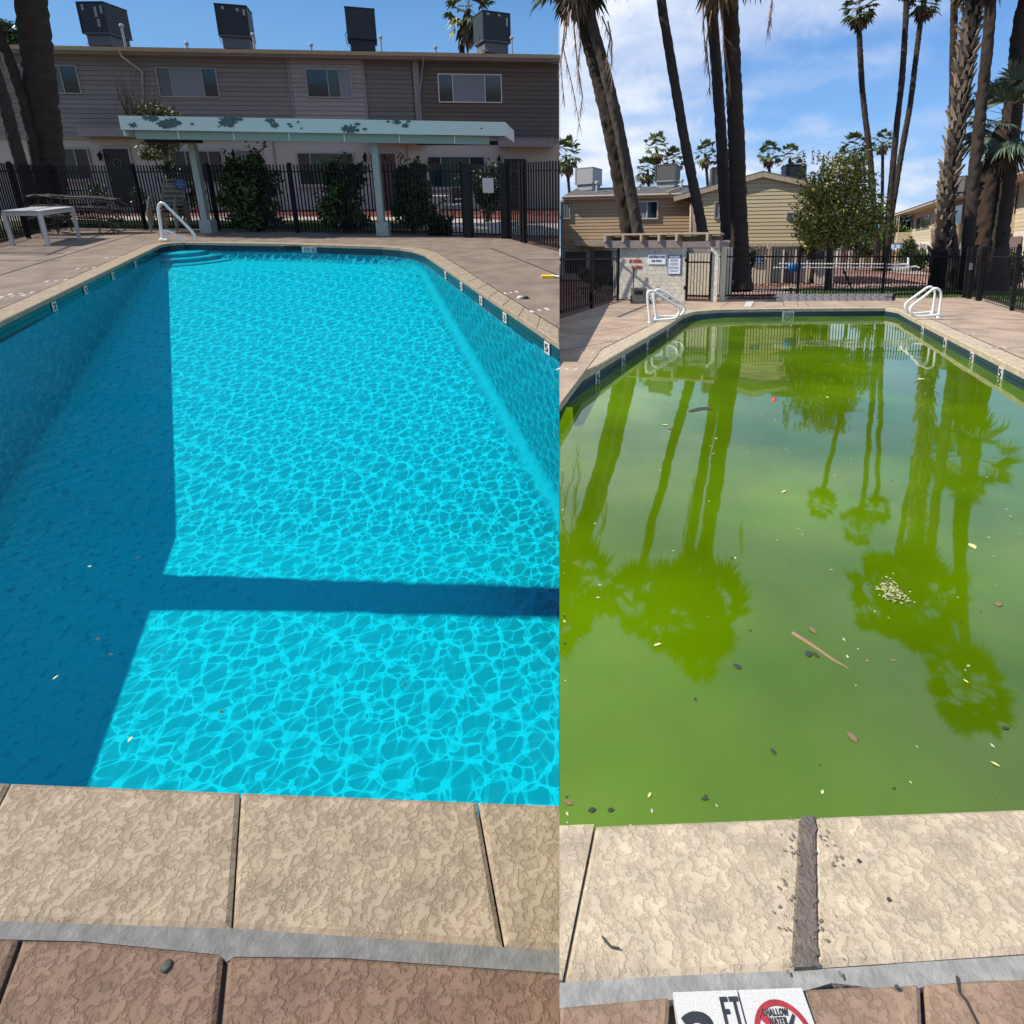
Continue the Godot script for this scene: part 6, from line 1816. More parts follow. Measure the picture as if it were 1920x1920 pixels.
	pool_ladder("white ladder rails at the right side of the green pool", [[Vector3(7.552, 0.044, -11.100), Vector3(7.550, 0.256, -11.100), Vector3(7.549, 0.468, -11.100), Vector3(7.522, 0.568, -11.100), Vector3(7.459, 0.615, -11.100), Vector3(7.387, 0.605, -11.100), Vector3(7.193, 0.436, -11.100), Vector3(7.037, 0.309, -11.100), Vector3(6.979, 0.246, -11.100), Vector3(6.976, 0.171, -11.100), Vector3(7.026, 0.097, -11.100), Vector3(7.093, 0.065, -11.100), Vector3(7.336, 0.076, -11.100), Vector3(7.546, 0.092, -11.100)], [Vector3(7.822, 0.068, -11.700), Vector3(7.824, 0.259, -11.700), Vector3(7.824, 0.470, -11.700), Vector3(7.798, 0.564, -11.700), Vector3(7.737, 0.614, -11.700), Vector3(7.660, 0.603, -11.700), Vector3(7.485, 0.470, -11.700), Vector3(7.299, 0.325, -11.700), Vector3(7.244, 0.259, -11.700), Vector3(7.241, 0.180, -11.700), Vector3(7.298, 0.102, -11.700), Vector3(7.380, 0.063, -11.700), Vector3(7.614, 0.074, -11.700), Vector3(7.825, 0.091, -11.700)]])
	# extension ladder lying by the fence
	var la: Vector3 = Vector3(6.045, 0.000, -15.631)
	var lb: Vector3 = Vector3(9.401, 0.000, -15.819)
	var el := thing("extension_ladder", "aluminium extension ladder lying on edge along the far fence", "ladder", la, atan2(-(lb - la).z, (lb - la).x))
	var L := la.distance_to(lb)
	for y in [0.05, 0.165]:
		part(el, "side_rail", bm(L, 0.075, 0.03), M.aluminium, Vector3(L * 0.5, y, 0.0))
	part(el, "side_rail", bm(L * 0.97, 0.07, 0.03), M.aluminium, Vector3(L * 0.5 + 0.03, 0.105, -0.34))
	for k in 14:
		var rg := Geo.new()
		rg.tube([Vector3(0, 0.05, 0.02), Vector3(0, 0.08, -0.34)], 0.018, 6)
		part(el, "rung", rg, M.aluminium, Vector3(0.15 + (L - 0.3) * k / 13.0, 0, 0))
		for y in [0.05, 0.165]: part(el, "rung_end", bm(0.03, 0.028, 0.01), M.rubber, Vector3(0.15 + (L - 0.3) * k / 13.0, y, 0.02))
	part(el, "end_foot", bm(0.08, 0.16, 0.06), M.rubber, Vector3(L + 0.02, 0.09, 0.0))
	# poles and net hung on the fence
	var p1 := thing("pool_pole", "long white pool pole hung along the fence above the blue net", "pole", Vector3(6.525, 1.023, -16.800))
	var pb: Vector3 = Vector3(6.525, 1.023, -16.800)
	var tg := Geo.new()
	tg.tube([Vector3.ZERO, Vector3(10.328, 1.008, -16.750) - pb], 0.024, 7)
	part(p1, "tube", tg, M.white_paint)
	tg = Geo.new()
	tg.tube([Vector3(10.309, 1.203, -16.750) - pb, Vector3(10.342, 0.860, -16.750) - pb], 0.028, 7)
	part(p1, "brush_head", tg, M.white_paint)
	var p2 := thing("pool_pole", "long white pool pole carrying the blue net on the fence", "pole", Vector3(6.373, 0.905, -16.800))
	pb = Vector3(6.373, 0.905, -16.800)
	tg = Geo.new()
	tg.tube([Vector3.ZERO, Vector3(10.290, 0.914, -16.750) - pb, Vector3(10.539, 0.953, -16.750) - pb, Vector3(10.670, 0.907, -16.750) - pb], 0.024, 7)
	part(p2, "tube", tg, M.white_paint)
	var nb: Vector3 = Vector3(6.942, 0.908, -16.680)
	var net := thing("skimmer_net", "blue leaf skimmer net bag hanging on the far fence", "pool net", nb)
	var ng := Geo.new()
	ng.lathe([Vector2(0.0, -0.10), Vector2(0.12, -0.09), Vector2(0.19, -0.02), Vector2(0.205, 0.06), Vector2(0.17, 0.11), Vector2(0.19, 0.06), Vector2(0.17, -0.01)], Vector3.ZERO, 18)
	part(net, "bag", ng, M.net_blue).transform.basis = Basis.from_scale(Vector3(1, 1.2, 0.5))
	var sgn := thing("parking_sign", "small blue sign with white letters beyond the fence by the porch", "sign", Vector3(6.073, 1.138, -17.200))
	part(sgn, "board", bm(0.29, 0.235, 0.012), M.sign_blue)
	for k in 4:
		lettering(sgn, ["GUEST", "PARKING", "ONLY", "NO TOWING"][k], Vector3(0, 0.075 - 0.052 * k, 0.009), 0.032, "sign_white", "lettering", [0.14, 0.20, 0.10, 0.21][k])
	part(sgn, "clip", bm(0.05, 0.02, 0.10), M.iron_grey, Vector3(0, 0.06, -0.05))
	# tiles let into the near deck
	var m0: Vector3 = Vector3(0.195, 0.000, -0.776)
	var m1: Vector3 = Vector3(0.305, 0.000, -0.779)
	var m2: Vector3 = Vector3(0.308, 0.000, -0.779)
	var m3: Vector3 = Vector3(0.419, 0.000, -0.782)
	var tile := m0.distance_to(m1)
	var slant := atan2(-(m1 - m0).z, (m1 - m0).x)
	var down := Vector3(sin(slant), 0, cos(slant))
	var ft := thing("deck_depth_tile", "white deck tile reading 3 FT, left of the red warning tile", "depth marker", (m0 + m1) * 0.5 + down * tile * 0.5, slant)
	part(ft, "plate", bm(tile, 0.03, tile), M.tile_white, Vector3(0, -0.014, 0))
	var fl := Basis(Vector3.RIGHT, -PI / 2)
	lettering(ft, "3", Vector3.ZERO, tile * 0.78, "tile_ink", "number").transform = Transform3D(fl * Basis.from_scale(Vector3(0.92, 1, 0.2)), Vector3(-0.022, 0.0015, 0.016))
	lettering(ft, "FT", Vector3.ZERO, tile * 0.33, "tile_ink", "lettering").transform = Transform3D(fl * Basis.from_scale(Vector3(0.62, 1, 0.2)), Vector3(0.036, 0.0015, -0.027))
	var wt := thing("deck_warning_tile", "white deck tile with a red no diving circle and SHALLOW WATER", "warning sign", (m2 + m3) * 0.5 + down * tile * 0.5, slant)
	part(wt, "plate", bm(tile, 0.03, tile), M.tile_white, Vector3(0, -0.014, 0))
	var rg := Geo.new()
	var R := tile * 0.43
	for k in 40:
		var u := TAU * k / 40.0
		var w := TAU * (k + 1) / 40.0
		var cu := Vector3(cos(u), 0, sin(u))
		var cw := Vector3(cos(w), 0, sin(w))
		rg.q(cu * R, cw * R, cw * R * 0.83, cu * R * 0.83, Vector3.UP)
	rg.q(Vector3(-R * 0.70, 0, -R * 0.52), Vector3(-R * 0.52, 0, -R * 0.70), Vector3(R * 0.70, 0, R * 0.52), Vector3(R * 0.52, 0, R * 0.70), Vector3.UP)
	part(wt, "red_circle", rg, M.tile_red, Vector3(0, 0.0022, R * 0.14))
	for t in [["SHALLOW", -0.27], ["WATER", -0.17]]:
		lettering(wt, t[0], Vector3.ZERO, tile * 0.085, "tile_ink", "lettering").transform = Transform3D(fl * Basis.from_scale(Vector3(0.72, 1, 0.15)), Vector3(-0.004, 0.0016, tile * (t[1] + 0.05)))
	var dv := Geo.new()
	dv.prism(PackedVector2Array([Vector2(0.024, -0.022), Vector2(0.027, -0.019), Vector2(0.006, 0.010), Vector2(-0.012, 0.030), Vector2(-0.018, 0.026), Vector2(0.0, 0.004)]), 0.001, 0.0027)
	part(wt, "diver", dv, M.tile_ink)
	# depth tiles
	var ldir: Vector3 = (Vector3(0.851, 0.000, -7.403) - Vector3(0.000, 0.000, -5.271)).normalized()
	var lface := Basis.looking_at(Vector3(ldir.z, 0, -ldir.x), Vector3.UP).get_euler().y
	var rdir: Vector3 = (Vector3(7.535, 0.000, -12.145) - Vector3(5.121, 0.000, -6.089)).normalized()
	var rface := Basis.looking_at(Vector3(-rdir.z, 0, rdir.x), Vector3.UP).get_euler().y
	var lm := [[Vector3(0.424, 0.000, -6.333), "5"], [Vector3(0.841, 0.000, -7.378), "5"], [Vector3(1.375, 0.000, -8.712), "4"], [Vector3(1.967, 0.000, -10.151), "4"]]
	for i in 4:
		depth_mark("white depth tile on the left waterline of the green pool, %s one" % ["nearest", "second", "third", "farthest"][i], lm[i][0] + Vector3(-ldir.z, 0, ldir.x) * 0.010 + Vector3(0, -0.145, 0), lface, lm[i][1], 0.15, "depth tiles of the green pool")
	var rm := [[Vector3(5.324, 0.000, -6.597), "5"], [Vector3(5.745, 0.000, -7.652), "5"], [Vector3(6.272, 0.000, -8.973), "4"], [Vector3(6.870, 0.000, -10.480), "4"]]
	for i in 4:
		depth_mark("white depth tile on the right waterline of the green pool, %s one" % ["nearest", "second", "third", "farthest"][i], rm[i][0] + Vector3(rdir.z, 0, -rdir.x) * 0.010 + Vector3(0, -0.145, 0), rface, rm[i][1], 0.15, "depth tiles of the green pool")
	depth_mark("white 3 FT tile at the far end of the green pool", Vector3(5.477, 0.000, -13.503) + Vector3(0, -0.145, 0.010), 0.0, "3 FT", 0.17, "depth tiles of the green pool")
	depth_mark("white no diving tile beside 3 FT at the far end of the green pool", Vector3(5.606, 0.000, -13.503) + Vector3(0, -0.145, 0.010), 0.0, "O", 0.13, "depth tiles of the green pool")
	for m in [[Vector3(0.077, 0.000, -6.119), "nearest the cut on the left", lface], [Vector3(0.528, 0.000, -7.194), "second from the cut on the left", lface], [Vector3(1.004, 0.000, -8.482), "third from the cut on the left", lface], [Vector3(1.613, 0.000, -10.072), "beside the left ladder", lface], [Vector3(6.061, 0.000, -7.670), "nearest on the right", rface], [Vector3(6.623, 0.000, -9.017), "second on the right", rface], [Vector3(7.280, 0.000, -10.565), "beside the right ladder", rface]]:
		deck_mark("worn white depth mark on the green pool deck, %s" % m[1], m[0], 0.11, 0.30, m[2], "white deck marks of the green pool")
	# on the near coping
	var tw := Geo.new()
	tw.tube([Vector3(0.079, 0.000, -0.855) + Vector3(0, 0.003, 0), Vector3(0.084, 0.000, -0.847) + Vector3(0, 0.004, 0), Vector3(0.093, 0.000, -0.839) + Vector3(0, 0.003, 0), Vector3(0.110, 0.000, -0.836) + Vector3(0, 0.003, 0)], 0.0018, 5)
	single("dry_twig", tw, M.dark_leaf, "short curved dark twig on the near coping left of the mortar joint", "twig")
	for p in [[Vector3(0.626, 0.000, -0.987), "dark seed on the right coping stone near the water"], [Vector3(0.583, 0.000, -0.782), "round grey pebble on the deck slab right of the warning tile"], [Vector3(0.647, 0.000, -0.916), "dark seed beside the chip in the right coping stone"]]:
		var g := Geo.new()
		g.lathe([Vector2(0, 0), Vector2(0.004, 0.001), Vector2(0.003, 0.004), Vector2(0, 0.005)], Vector3.ZERO, 8)
		single("small_seed", g, M.dark_leaf, p[1], "seed", p[0])
	# what floats on the green water
	var stick := Geo.new()
	var s0: Vector3 = Vector3(0.907, -0.199, -1.976)
	stick.tube([s0, Vector3(0.937, -0.199, -1.931), Vector3(0.966, -0.199, -1.884), Vector3(0.994, -0.199, -1.831), Vector3(1.029, -0.199, -1.786)], [0.0085, 0.008, 0.006, 0.005, 0.0015], 6)
	single("floating_stick", stick, M.dry_stick, "long pale stick with a reddish end floating on the green water", "stick")
	var dl := Geo.new()
	dl.sheet(flat([Vector3(1.210, -0.199, -5.130), Vector3(1.271, -0.199, -5.195), Vector3(1.348, -0.199, -5.262), Vector3(1.436, -0.199, -5.282), Vector3(1.472, -0.199, -5.205), Vector3(1.424, -0.199, -5.158), Vector3(1.368, -0.199, -5.176), Vector3(1.296, -0.199, -5.130), Vector3(1.242, -0.199, -5.093)]), -0.197)
	single("dark_frond_piece", dl, M.dark_leaf, "dark grey leaf scrap floating near the reflected left palms", "leaf")
	var bl2 := Geo.new()
	bl2.lathe([Vector2(0, -0.02), Vector2(0.03, 0), Vector2(0, 0.035)], Vector3.ZERO, 10)
	single("red_float", bl2, M.red_toy, "small red float on the green water below the far end", "float", Vector3(2.184, -0.199, -5.547))
	var cl := thing("seed_cluster", "pale green seed cluster floating at the tip of the right palm reflection", "seed cluster", Vector3(1.453, -0.199, -2.246))
	var cg := Geo.new()
	cg.tinted = true
	for i in 260:
		var t := rng.randf()
		var c := (Vector3(1.472, -0.199, -2.311) - Vector3(1.453, -0.199, -2.246)).lerp(Vector3(1.438, -0.199, -2.177) - Vector3(1.453, -0.199, -2.246), t) + Vector3(rng.randfn() * 0.024, rng.randf() * 0.006, rng.randfn() * 0.02)
		var s := rng.randf_range(0.003, 0.008)
		cg.col = [Color(0.40, 0.44, 0.14), Color(0.5, 0.5, 0.26), Color(0.12, 0.12, 0.03)][rng.randi() % 3]
		cg.leaf(c - Vector3(s, 0, 0), c + Vector3(0, s * 0.3, s), c + Vector3(s, 0, 0))
		cg.leaf(c - Vector3(s, 0, 0), c + Vector3(s, 0, 0), c + Vector3(0, s * 0.3, -s))
	part(cl, "seeds", cg, M.dry, Vector3.ZERO, 0.0, "stuff")
	var named := [[Vector3(0.916, -0.199, -4.690), 0.03, "pale_leaf"], [Vector3(0.946, -0.199, -4.584), 0.03, "brown_leaf"], [Vector3(1.143, -0.199, -3.974), 0.03, "brown_leaf"], [Vector3(1.261, -0.199, -4.331), 0.018, "pale_leaf"], [Vector3(0.991, -0.199, -1.992), 0.022, "brown_leaf"], [Vector3(0.918, -0.199, -1.861), 0.02, "dark_leaf"], [Vector3(0.892, -0.199, -1.498), 0.022, "brown_leaf"], [Vector3(2.087, -0.199, -2.637), 0.03, "pale_leaf"], [Vector3(4.312, -0.199, -6.522), 0.06, "pale_leaf"], [Vector3(2.779, -0.199, -5.656), 0.03, "pale_leaf"], [Vector3(1.397, -0.199, -3.299), 0.03, "pale_leaf"], [Vector3(0.370, -0.199, -1.910), 0.018, "pale_leaf"], [Vector3(0.636, -0.199, -1.796), 0.018, "dark_leaf"], [Vector3(1.849, -0.199, -2.159), 0.022, "brown_leaf"], [Vector3(0.943, -0.199, -1.856), 0.02, "dark_leaf"], [Vector3(0.024, -0.199, -1.292), 0.014, "brown_leaf"], [Vector3(0.086, -0.199, -1.272), 0.012, "dark_leaf"], [Vector3(0.245, -0.199, -1.313), 0.010, "pale_leaf"], [Vector3(0.136, -0.199, -1.272), 0.010, "dark_leaf"], [Vector3(0.393, -0.199, -1.303), 0.011, "dark_leaf"], [Vector3(0.633, -0.199, -1.449), 0.014, "dark_leaf"], [Vector3(1.258, -0.199, -1.407), 0.012, "pale_leaf"], [Vector3(1.386, -0.199, -1.533), 0.014, "dark_leaf"]]
	for q in named:
		floating_leaf("small %s leaf floating on the green water" % String(q[2]).trim_suffix("_leaf"), "leaves floating on the green water", q[0], q[1], q[2])
	var lit := Geo.new()
	lit.tinted = true
	for i in 330:
		var z := -pow(rng.randf(), 1.5) * 10.5 - 1.15
		var edge := rng.randf() < 0.3
		var x := rng.randf_range(0.02, 1.4 - z * 0.62)
		x = minf(x, 1.0 - z * 0.52)
		if edge: x = maxf(0.02, (-z - 5.4) * 0.395 + absf(rng.randfn()) * 0.12) if i % 2 else minf(x, 3.0)
		var s := rng.randf_range(0.003, 0.009) * (1.0 + -z * 0.10)
		lit.col = [Color(0.60, 0.58, 0.28), Color(0.05, 0.05, 0.02), Color(0.5, 0.5, 0.40), Color(0.28, 0.20, 0.08)][rng.randi() % 4]
		var a := rng.randf() * TAU
		var e := Vector3(cos(a), 0, sin(a)) * s
		var p := Vector3(x, -0.1985, z)
		lit.leaf(p - e, p + Vector3(-e.z, 0.001, e.x) * 0.5, p + e)
		lit.leaf(p - e, p + e, p - Vector3(-e.z, -0.001, e.x) * 0.5)
	ground("leaf_litter", lit, M.dry, "tiny specks of leaf litter scattered over the green water", "stuff")
	# citrus tree over the fence
	var tr := [Color(0.20, 0.20, 0.035), Color(0.13, 0.15, 0.026), Color(0.27, 0.25, 0.05), Color(0.09, 0.11, 0.02), Color(0.34, 0.29, 0.06)]
	var ft_ := thing("leafy_tree", "dense olive green tree with one slim trunk behind the far fence of the green pool", "tree", Vector3(9.813, 0.000, -20.501))
	var fg := Geo.new()
	fg.tinted = true
	for l in [[1555,372,1.05,0.9,0.95,2500], [1520,400,0.9,0.75,0.8,1700], [1600,392,0.95,0.75,0.8,1700], [1555,425,1.2,0.62,0.9,1900], [1560,318,0.75,0.55,0.7,900], [1600,345,0.65,0.6,0.6,900], [1512,352,0.55,0.55,0.6,600], [1625,425,0.5,0.55,0.5,500], [1500,432,0.45,0.42,0.45,420], [1548,450,0.9,0.35,0.6,700]]:
		leaf_cloud(fg, Vector3((l[0] - 1553) / 1063.0 * 20.4, (545 - l[1]) / 1063.0 * 20.4 * 0.985, rng.randf_range(-0.3, 0.3)), Vector3(l[2], l[3], l[4]), l[5], 0.075, tr, 0.42)
	for i in 26:
		var p := Vector3(rng.randf_range(-1.2, 1.2), rng.randf_range(3.8, 4.5), rng.randf_range(-0.4, 0.4))
		for k in 9:
			leaf_cloud(fg, p + Vector3(rng.randf_range(-0.06, 0.06), k * 0.06, 0), Vector3(0.06, 0.05, 0.06), 3, 0.06, tr)
	part(ft_, "crown", fg, M.leaf)
	var tk := Geo.new()
	tk.tube([Vector3.ZERO, Vector3(-0.03, 0.8, 0), Vector3(-0.05, 1.3, 0)], [0.13, 0.10, 0.09], 9)
	tk.tube([Vector3(-0.05, 1.28, 0), Vector3(-0.2, 1.9, 0.05), Vector3(-0.5, 2.8, 0.1)], [0.08, 0.06, 0.03], 7)
	tk.tube([Vector3(-0.05, 1.28, 0), Vector3(0.1, 2.0, -0.05), Vector3(0.35, 3.1, -0.1)], [0.08, 0.06, 0.03], 7)
	tk.tube([Vector3(-0.05, 1.4, 0), Vector3(-0.02, 2.4, 0.1), Vector3(0.0, 3.6, 0)], [0.06, 0.05, 0.02], 7)
	part(ft_, "trunk", tk, M.wood)
	var st := thing("leaning_stake", "dark leaning prop beside the leafy tree on the lawn", "stake", Vector3(11.369, 0.000, -21.858))
	var sg2 := Geo.new()
	sg2.tube([Vector3.ZERO, Vector3(10.324, 0.808, -20.600) - Vector3(11.369, 0.000, -21.858)], 0.035, 7)
	part(st, "pole", sg2, M.wood)
	var vl := thing("garden_light", "small dark spot lamp on a stake in the lawn left of the leafy tree", "garden lamp", Vector3(7.611, 0.000, -18.488))
	part(vl, "stake", bm(0.03, 0.16, 0.03), M.rubber, Vector3(0, 0.08, 0))
	part(vl, "lamp_head", bm(0.10, 0.08, 0.10), M.rubber, Vector3(0, 0.18, 0))

func pool_ladder(label: String, rails: Array) -> void:
	var b: Vector3 = rails[0][0]
	var o := thing("pool_ladder", label, "pool ladder", b, 0.0, "ladders of the green pool")
	for r in rails:
		var p := []
		for q in r: p.append(q - b)
		# smooth the bends
		var c := Curve3D.new()
		for i in p.size():
			var t: Vector3 = (p[mini(i + 1, p.size() - 1)] - p[maxi(i - 1, 0)]) / 7.0
			c.add_point(p[i], -t, t)
		var pts := []
		var n := 48
		for i in n + 1: pts.append(c.sample_baked(c.get_baked_length() * i / n, true))
		var g := Geo.new()
		g.tube(pts, 0.026, 9)
		part(o, "rail", g, M.white_paint)
		var f := Geo.new()
		f.lathe([Vector2(0.07, 0), Vector2(0.06, 0.02), Vector2(0.03, 0.03)], Vector3(p[0].x, p[0].y, p[0].z), 10)
		part(o, "floor_flange", f, M.aluminium)
	for k in 3:
		var g := Geo.new()
		g.box(Transform3D(Basis.IDENTITY, (rails[0][10] + rails[1][10]) * 0.5 - b + Vector3(0, -0.50 - 0.25 * k, 0)), Vector3(0.12, 0.03, 0.5))
		part(o, "step", g, M.white_paint)

func right_palms() -> void:
	var big := palm_crown(34, 15, 1.75, 16, 51, Color(0.045, 0.075, 0.022)).mesh()
	var big2 := palm_crown(30, 15, 1.65, 12, 57, Color(0.05, 0.08, 0.024)).mesh()
	var gr := "tall palms with crowns above the picture"
	var pa := palm("dark leaning palm trunk, rear one of the pair behind the pump house", [Vector3(2.851, 0.000, -21.000), Vector3(2.530, 2.218, -21.000), Vector3(1.731, 6.136, -21.000), Vector3(0.910, 9.140, -21.000), Vector3(0.476, 10.842, -21.000), Vector3(0.054, 12.499, -21.000)], 0.30, 0.26, "bark", big, 0.0, gr)
	palm("greyish leaning palm trunk, right one of the pair behind the pump house", [Vector3(3.097, 0.000, -20.000), Vector3(2.727, 2.172, -20.000), Vector3(1.939, 5.903, -20.000), Vector3(1.115, 8.765, -20.000), Vector3(0.789, 9.904, -20.000), Vector3(0.539, 10.784, -20.000)], 0.21, 0.17, "bark_grey", big2, 0.8, gr)
	palm("slim leaning palm trunk rising over the right end of the pump house", [Vector3(5.899, 0.000, -21.500), Vector3(5.356, 2.340, -21.500), Vector3(4.630, 5.319, -21.500), Vector3(3.921, 8.617, -21.500), Vector3(3.608, 10.206, -21.500), Vector3(3.262, 12.599, -21.500)], 0.20, 0.15, "bark_grey", big2, 2.0, gr, 0.85)
	palm("straight slender palm trunk left of the thickest straight one", [Vector3(6.684, 0.000, -21.800), Vector3(6.372, 2.255, -21.800), Vector3(5.945, 6.322, -21.800), Vector3(5.581, 9.261, -21.800), Vector3(4.990, 9.581, -20.000), Vector3(4.319, 10.611, -18.000)], 0.215, 0.19, "bark_grey", big2, 3.0, gr, 0.9)
	palm("thickest straight dark palm trunk standing on the lawn behind the far fence", [Vector3(6.678, 0.000, -20.501), Vector3(6.584, 1.827, -20.800), Vector3(6.264, 5.549, -20.800), Vector3(5.933, 8.894, -20.800), Vector3(5.493, 9.414, -19.600), Vector3(4.818, 10.646, -17.800)], 0.305, 0.25, "bark", big, 4.0, gr)
	# the ragged clump at the right
	var hp := [Vector3(14.648, 0.000, -21.858), Vector3(13.949, 1.443, -20.800), Vector3(13.995, 3.901, -20.800), Vector3(14.112, 6.447, -20.800), Vector3(14.170, 8.894, -20.800), Vector3(14.236, 9.914, -20.800), Vector3(14.391, 11.986, -20.800)]
	var ho := palm("shaggy palm trunk covered in split leaf bases, left of the right-hand clump", hp, 0.235, 0.235, "boot_core", big, 1.5, gr, 1.0)
	var stub := Geo.new()
	stub.q(Vector3(-0.062, 0, 0.0), Vector3(0.062, 0, 0.0), Vector3(0.03, 0.30, 0.09), Vector3(-0.03, 0.30, 0.09), Vector3(0, -0.3, 1).normalized())
	stub.q(Vector3(-0.062, 0, 0.0), Vector3(-0.03, 0.30, 0.09), Vector3(-0.025, 0.30, 0.05), Vector3(-0.05, 0, -0.06), Vector3(-1, 0, 0.2).normalized())
	stub.q(Vector3(0.062, 0, 0.0), Vector3(0.05, 0, -0.06), Vector3(0.025, 0.30, 0.05), Vector3(0.03, 0.30, 0.09), Vector3(1, 0, 0.2).normalized())
	stub.q(Vector3(-0.03, 0.30, 0.09), Vector3(0.03, 0.30, 0.09), Vector3(0.025, 0.30, 0.05), Vector3(-0.025, 0.30, 0.05), Vector3.UP)
	var sm := stub.mesh()
	var cv := Curve3D.new()
	for p in hp: cv.add_point(p - hp[0])
	for i in 300:
		var h := 0.7 + 9.6 * i / 300.0
		var c := cv.sample_baked(minf(h * 1.02, cv.get_baked_length()))
		var az := i * 2.39996 + rng.randf_range(-0.15, 0.15)
		var s := part(ho, "leaf_base", sm, M.boot if rng.randf() > 0.25 else M.boot_dark, c + Vector3(sin(az), 0, cos(az)) * 0.235)
		s.transform.basis = (Basis(Vector3.UP, az) * Basis(Vector3.RIGHT, rng.randf_range(-0.15, 0.35)) * Basis(Vector3.BACK, rng.randf_range(-0.35, 0.35))).scaled(Vector3.ONE * rng.randf_range(0.85, 1.35))
	palm("dark smooth palm trunk close behind the shaggy one", [Vector3(15.650, 0.000, -22.500), Vector3(15.442, 2.288, -22.500), Vector3(14.981, 6.872, -22.500), Vector3(14.730, 9.519, -22.500), Vector3(14.459, 13.039, -22.500)], 0.12, 0.12, "bark", big2, 2.6, gr)
	palm("slender palm trunk just right of the shaggy one", [Vector3(14.856, 0.000, -20.501), Vector3(14.369, 1.621, -20.000), Vector3(14.296, 4.508, -20.000), Vector3(14.282, 7.098, -20.000), Vector3(14.241, 8.929, -20.000), Vector3(14.070, 11.651, -20.000)], 0.19, 0.15, "bark", big2, 3.6, gr)
	palm("thick dark palm trunk leaning out at the right edge", [Vector3(15.829, 0.000, -20.500), Vector3(15.762, 1.819, -20.500), Vector3(15.792, 4.045, -20.500), Vector3(15.742, 7.244, -20.500), Vector3(15.778, 9.789, -20.500), Vector3(16.770, 15.939, -20.500)], 0.36, 0.15, "bark", big, 5.0, gr)
	palm("grey trunk foot standing on the lawn between the shaggy palm and the slender one", [Vector3(16.082, 0.000, -22.999), Vector3(15.992, 0.821, -23.000), Vector3(15.744, 2.100, -23.000), Vector3(15.567, 2.940, -23.000)], 0.28, 0.22, "bark_grey", null, 0.0, "")
	var fanc := palm_crown(34, 22, 1.55, 12, 71, Color(0.085, 0.12, 0.075), 1.35, -0.9).mesh()
	palm("short fan palm with grey-green fronds in front of the apartment block", [Vector3(15.436, 0.000, -20.600), Vector3(15.344, 1.441, -20.600), Vector3(15.252, 3.507, -20.600), Vector3(15.401, 4.787, -20.600), Vector3(15.681, 5.865, -20.600)], 0.26, 0.28, "bark_red", fanc, 0.4, "", 1.05)
	# hanging fruit stalks of the left pair
	var base: Vector3 = Vector3(0.629, 10.226, -20.000)
	var fsk := Geo.new()
	for l in [[Vector3(0.294, 9.095, -19.600),Vector3(0.157, 7.966, -19.600),Vector3(0.476, 6.649, -19.600),Vector3(0.641, 5.556, -19.600)], [Vector3(0.535, 9.255, -19.600),Vector3(0.714, 8.129, -19.600),Vector3(0.596, 7.311, -19.600),Vector3(0.705, 6.649, -19.600)], [Vector3(1.366, 8.936, -19.600),Vector3(1.687, 8.291, -19.600),Vector3(1.556, 7.640, -19.600),Vector3(1.706, 6.981, -19.600)], [Vector3(0.225, 8.775, -19.600),Vector3(0.053, 7.476, -19.600),Vector3(0.195, 6.147, -19.600)], [Vector3(1.541, 8.775, -19.600),Vector3(1.759, 8.129, -19.600),Vector3(1.666, 7.311, -19.600)], [Vector3(0.450, 8.775, -19.600),Vector3(0.542, 7.640, -19.600),Vector3(0.795, 6.482, -19.600),Vector3(0.727, 5.979, -19.600)], [Vector3(4.904, 9.095, -19.600),Vector3(4.788, 8.129, -19.600),Vector3(4.941, 6.981, -19.600),Vector3(4.996, 6.515, -19.600)], [Vector3(4.667, 9.414, -19.600),Vector3(4.671, 8.453, -19.600),Vector3(4.850, 7.476, -19.600)], [Vector3(5.232, 9.095, -19.600),Vector3(5.388, 7.966, -19.600),Vector3(5.574, 6.981, -19.600),Vector3(5.535, 6.315, -19.600)], [Vector3(6.871, 9.414, -19.600),Vector3(6.830, 8.936, -19.600),Vector3(6.789, 8.453, -19.600)]]:
		var p := []
		for q in l:
			p.append(q + Vector3(rng.randf_range(-0.04, 0.04), 0, 0))
		fsk.tube(p, [0.03, 0.02, 0.016, 0.008].slice(0, p.size()), 5)
		for i in p.size() - 1:
			for k in 14:
				var c: Vector3 = p[i].lerp(p[i + 1], rng.randf())
				fsk.tube([c, c + Vector3(rng.randf_range(-0.12, 0.12), rng.randf_range(-0.5, -0.2), rng.randf_range(-0.1, 0.1))], [0.009, 0.004], 3, false)
	var fo := part(pa, "fruit_stalks", fsk, M.dry_stick, -pa.position)
	fo.set_meta("label", "dry hanging fruit stalks")
	# far thin palms
	var mid := palm_crown(40, 10, 2.0, 18, 61, Color(0.06, 0.09, 0.026)).mesh()
	palm("very tall thin palm left of the crossing pair, its crown at the top edge", [Vector3(27.021, 0.000, -48.000), Vector3(26.534, 3.463, -48.000), Vector3(25.644, 9.070, -48.000), Vector3(24.605, 14.063, -48.000), Vector3(23.898, 18.890, -48.000), Vector3(23.750, 20.659, -48.000)], 0.24, 0.20, "bark", mid, 0.0, "very tall thin palms", 0.74)
	palm("very tall thin palm, straighter one of the crossing pair", [Vector3(27.656, 0.000, -48.000), Vector3(27.565, 3.463, -48.000), Vector3(27.558, 11.171, -48.000), Vector3(27.645, 15.285, -48.000), Vector3(27.521, 19.679, -48.000), Vector3(27.328, 22.984, -48.000)], 0.25, 0.20, "bark", mid, 1.0, "very tall thin palms", 0.72)
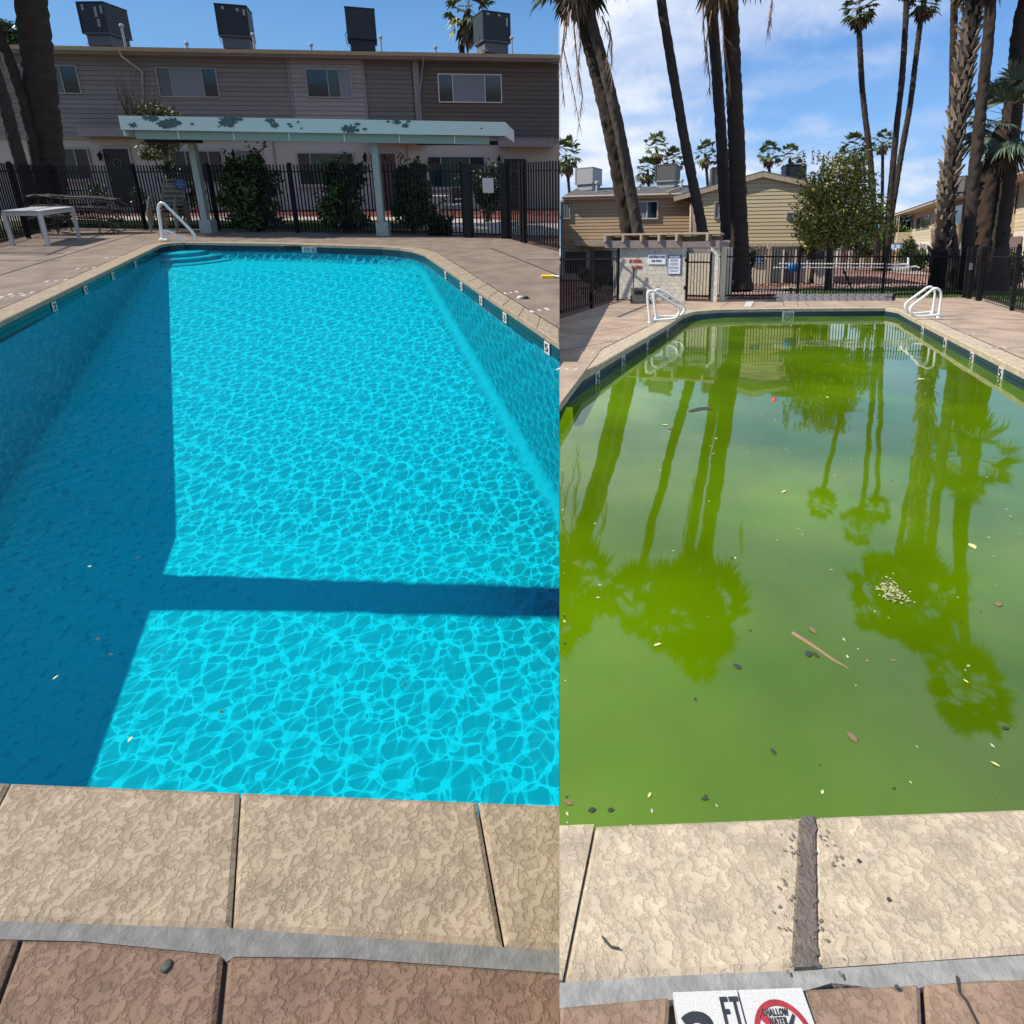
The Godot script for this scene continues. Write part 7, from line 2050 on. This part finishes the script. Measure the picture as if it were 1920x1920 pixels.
	palm("very tall thin palm, right one of the crossing pair with its crown in view", [Vector3(28.461, 0.000, -49.000), Vector3(28.323, 3.510, -49.000), Vector3(28.693, 9.233, -49.000), Vector3(29.084, 13.492, -49.000), Vector3(29.197, 16.814, -49.000), Vector3(29.307, 20.063, -49.000), Vector3(29.447, 21.660, -49.000)], 0.24, 0.19, "bark", mid, 2.0, "very tall thin palms", 0.72)
	palm("tall thin palm hidden behind the thickest straight trunk", [Vector3(14.413, 0.000, -45.000), Vector3(13.634, 10.551, -45.000), Vector3(12.770, 19.994, -45.000), Vector3(12.485, 24.300, -45.000), Vector3(12.311, 27.955, -45.000)], 0.19, 0.17, "bark", mid, 0.6, "very tall thin palms", 0.95)
	palm("tall thin palm behind the straight pair, bending right above the picture", [Vector3(14.260, 0.000, -44.000), Vector3(13.491, 10.344, -44.000), Vector3(12.796, 19.578, -44.000), Vector3(13.068, 24.819, -44.000), Vector3(13.459, 30.181, -44.000)], 0.19, 0.17, "bark", mid, 1.6, "very tall thin palms", 0.95)
	# palms on the skyline
	var far := [palm_crown(30, 9, 2.2, 14, 81, Color(0.085, 0.12, 0.03)).mesh(), palm_crown(26, 9, 2.2, 10, 83, Color(0.09, 0.125, 0.032)).mesh(), palm_crown(34, 8, 2.2, 12, 85, Color(0.075, 0.11, 0.028)).mesh()]
	var sky_palms := [[Vector3(1.153, 19.189, -105.000), Vector3(2.573, 0.000, -105.000), 1.51,"distant palm at the cut, above the left end of the wing roof"], [Vector3(17.452, 20.571, -105.000), Vector3(18.801, 0.000, -105.000), 1.16,"distant palm standing highest above the grey wing cooler"], [Vector3(15.917, 16.686, -105.000), Vector3(17.119, 0.000, -105.000), 1.11,"distant low palm left of the grey wing cooler"], [Vector3(20.591, 18.356, -105.000), Vector3(21.572, 0.000, -105.000), 1.01,"distant palm just right of the grey wing cooler"], [Vector3(26.219, 19.558, -105.000), Vector3(28.202, 0.000, -105.000), 1.06,"distant palm between the leaning trunk and the straight pair"], [Vector3(29.540, 18.356, -105.000), Vector3(30.577, 0.000, -105.000), 0.85,"distant palm half hidden behind the straight pair"], [Vector3(37.654, 19.466, -105.000), Vector3(39.186, 0.000, -105.000), 1.01,"distant palm standing free above the gable peak"], [Vector3(41.543, 18.727, -105.000), Vector3(42.946, 0.000, -105.000), 1.11,"distant palm above the dark cooler on the gable roof"], [Vector3(53.138, 20.387, -105.000), Vector3(55.118, 0.000, -105.000), 1.26,"distant shaggy palm above the leafy tree"], [Vector3(58.027, 21.489, -105.000), Vector3(59.373, 0.000, -105.000), 0.96,"distant palm right of the tall thin leaning one"], [Vector3(72.440, 14.163, -105.000), Vector3(74.018, 0.000, -105.000), 0.60,"tiny distant palm above the apartment block roof"]]
	for i in sky_palms.size():
		var s: Array = sky_palms[i]
		var top: Vector3 = s[0]
		var foot: Vector3 = s[1]
		var sc: float = s[2]
		palm(s[3], [foot, foot.lerp(top, 0.5) + Vector3(0.2, 0, 0), top], 0.30, 0.24, "bark", far[i % 3], i * 1.3, "palms on the skyline", sc)
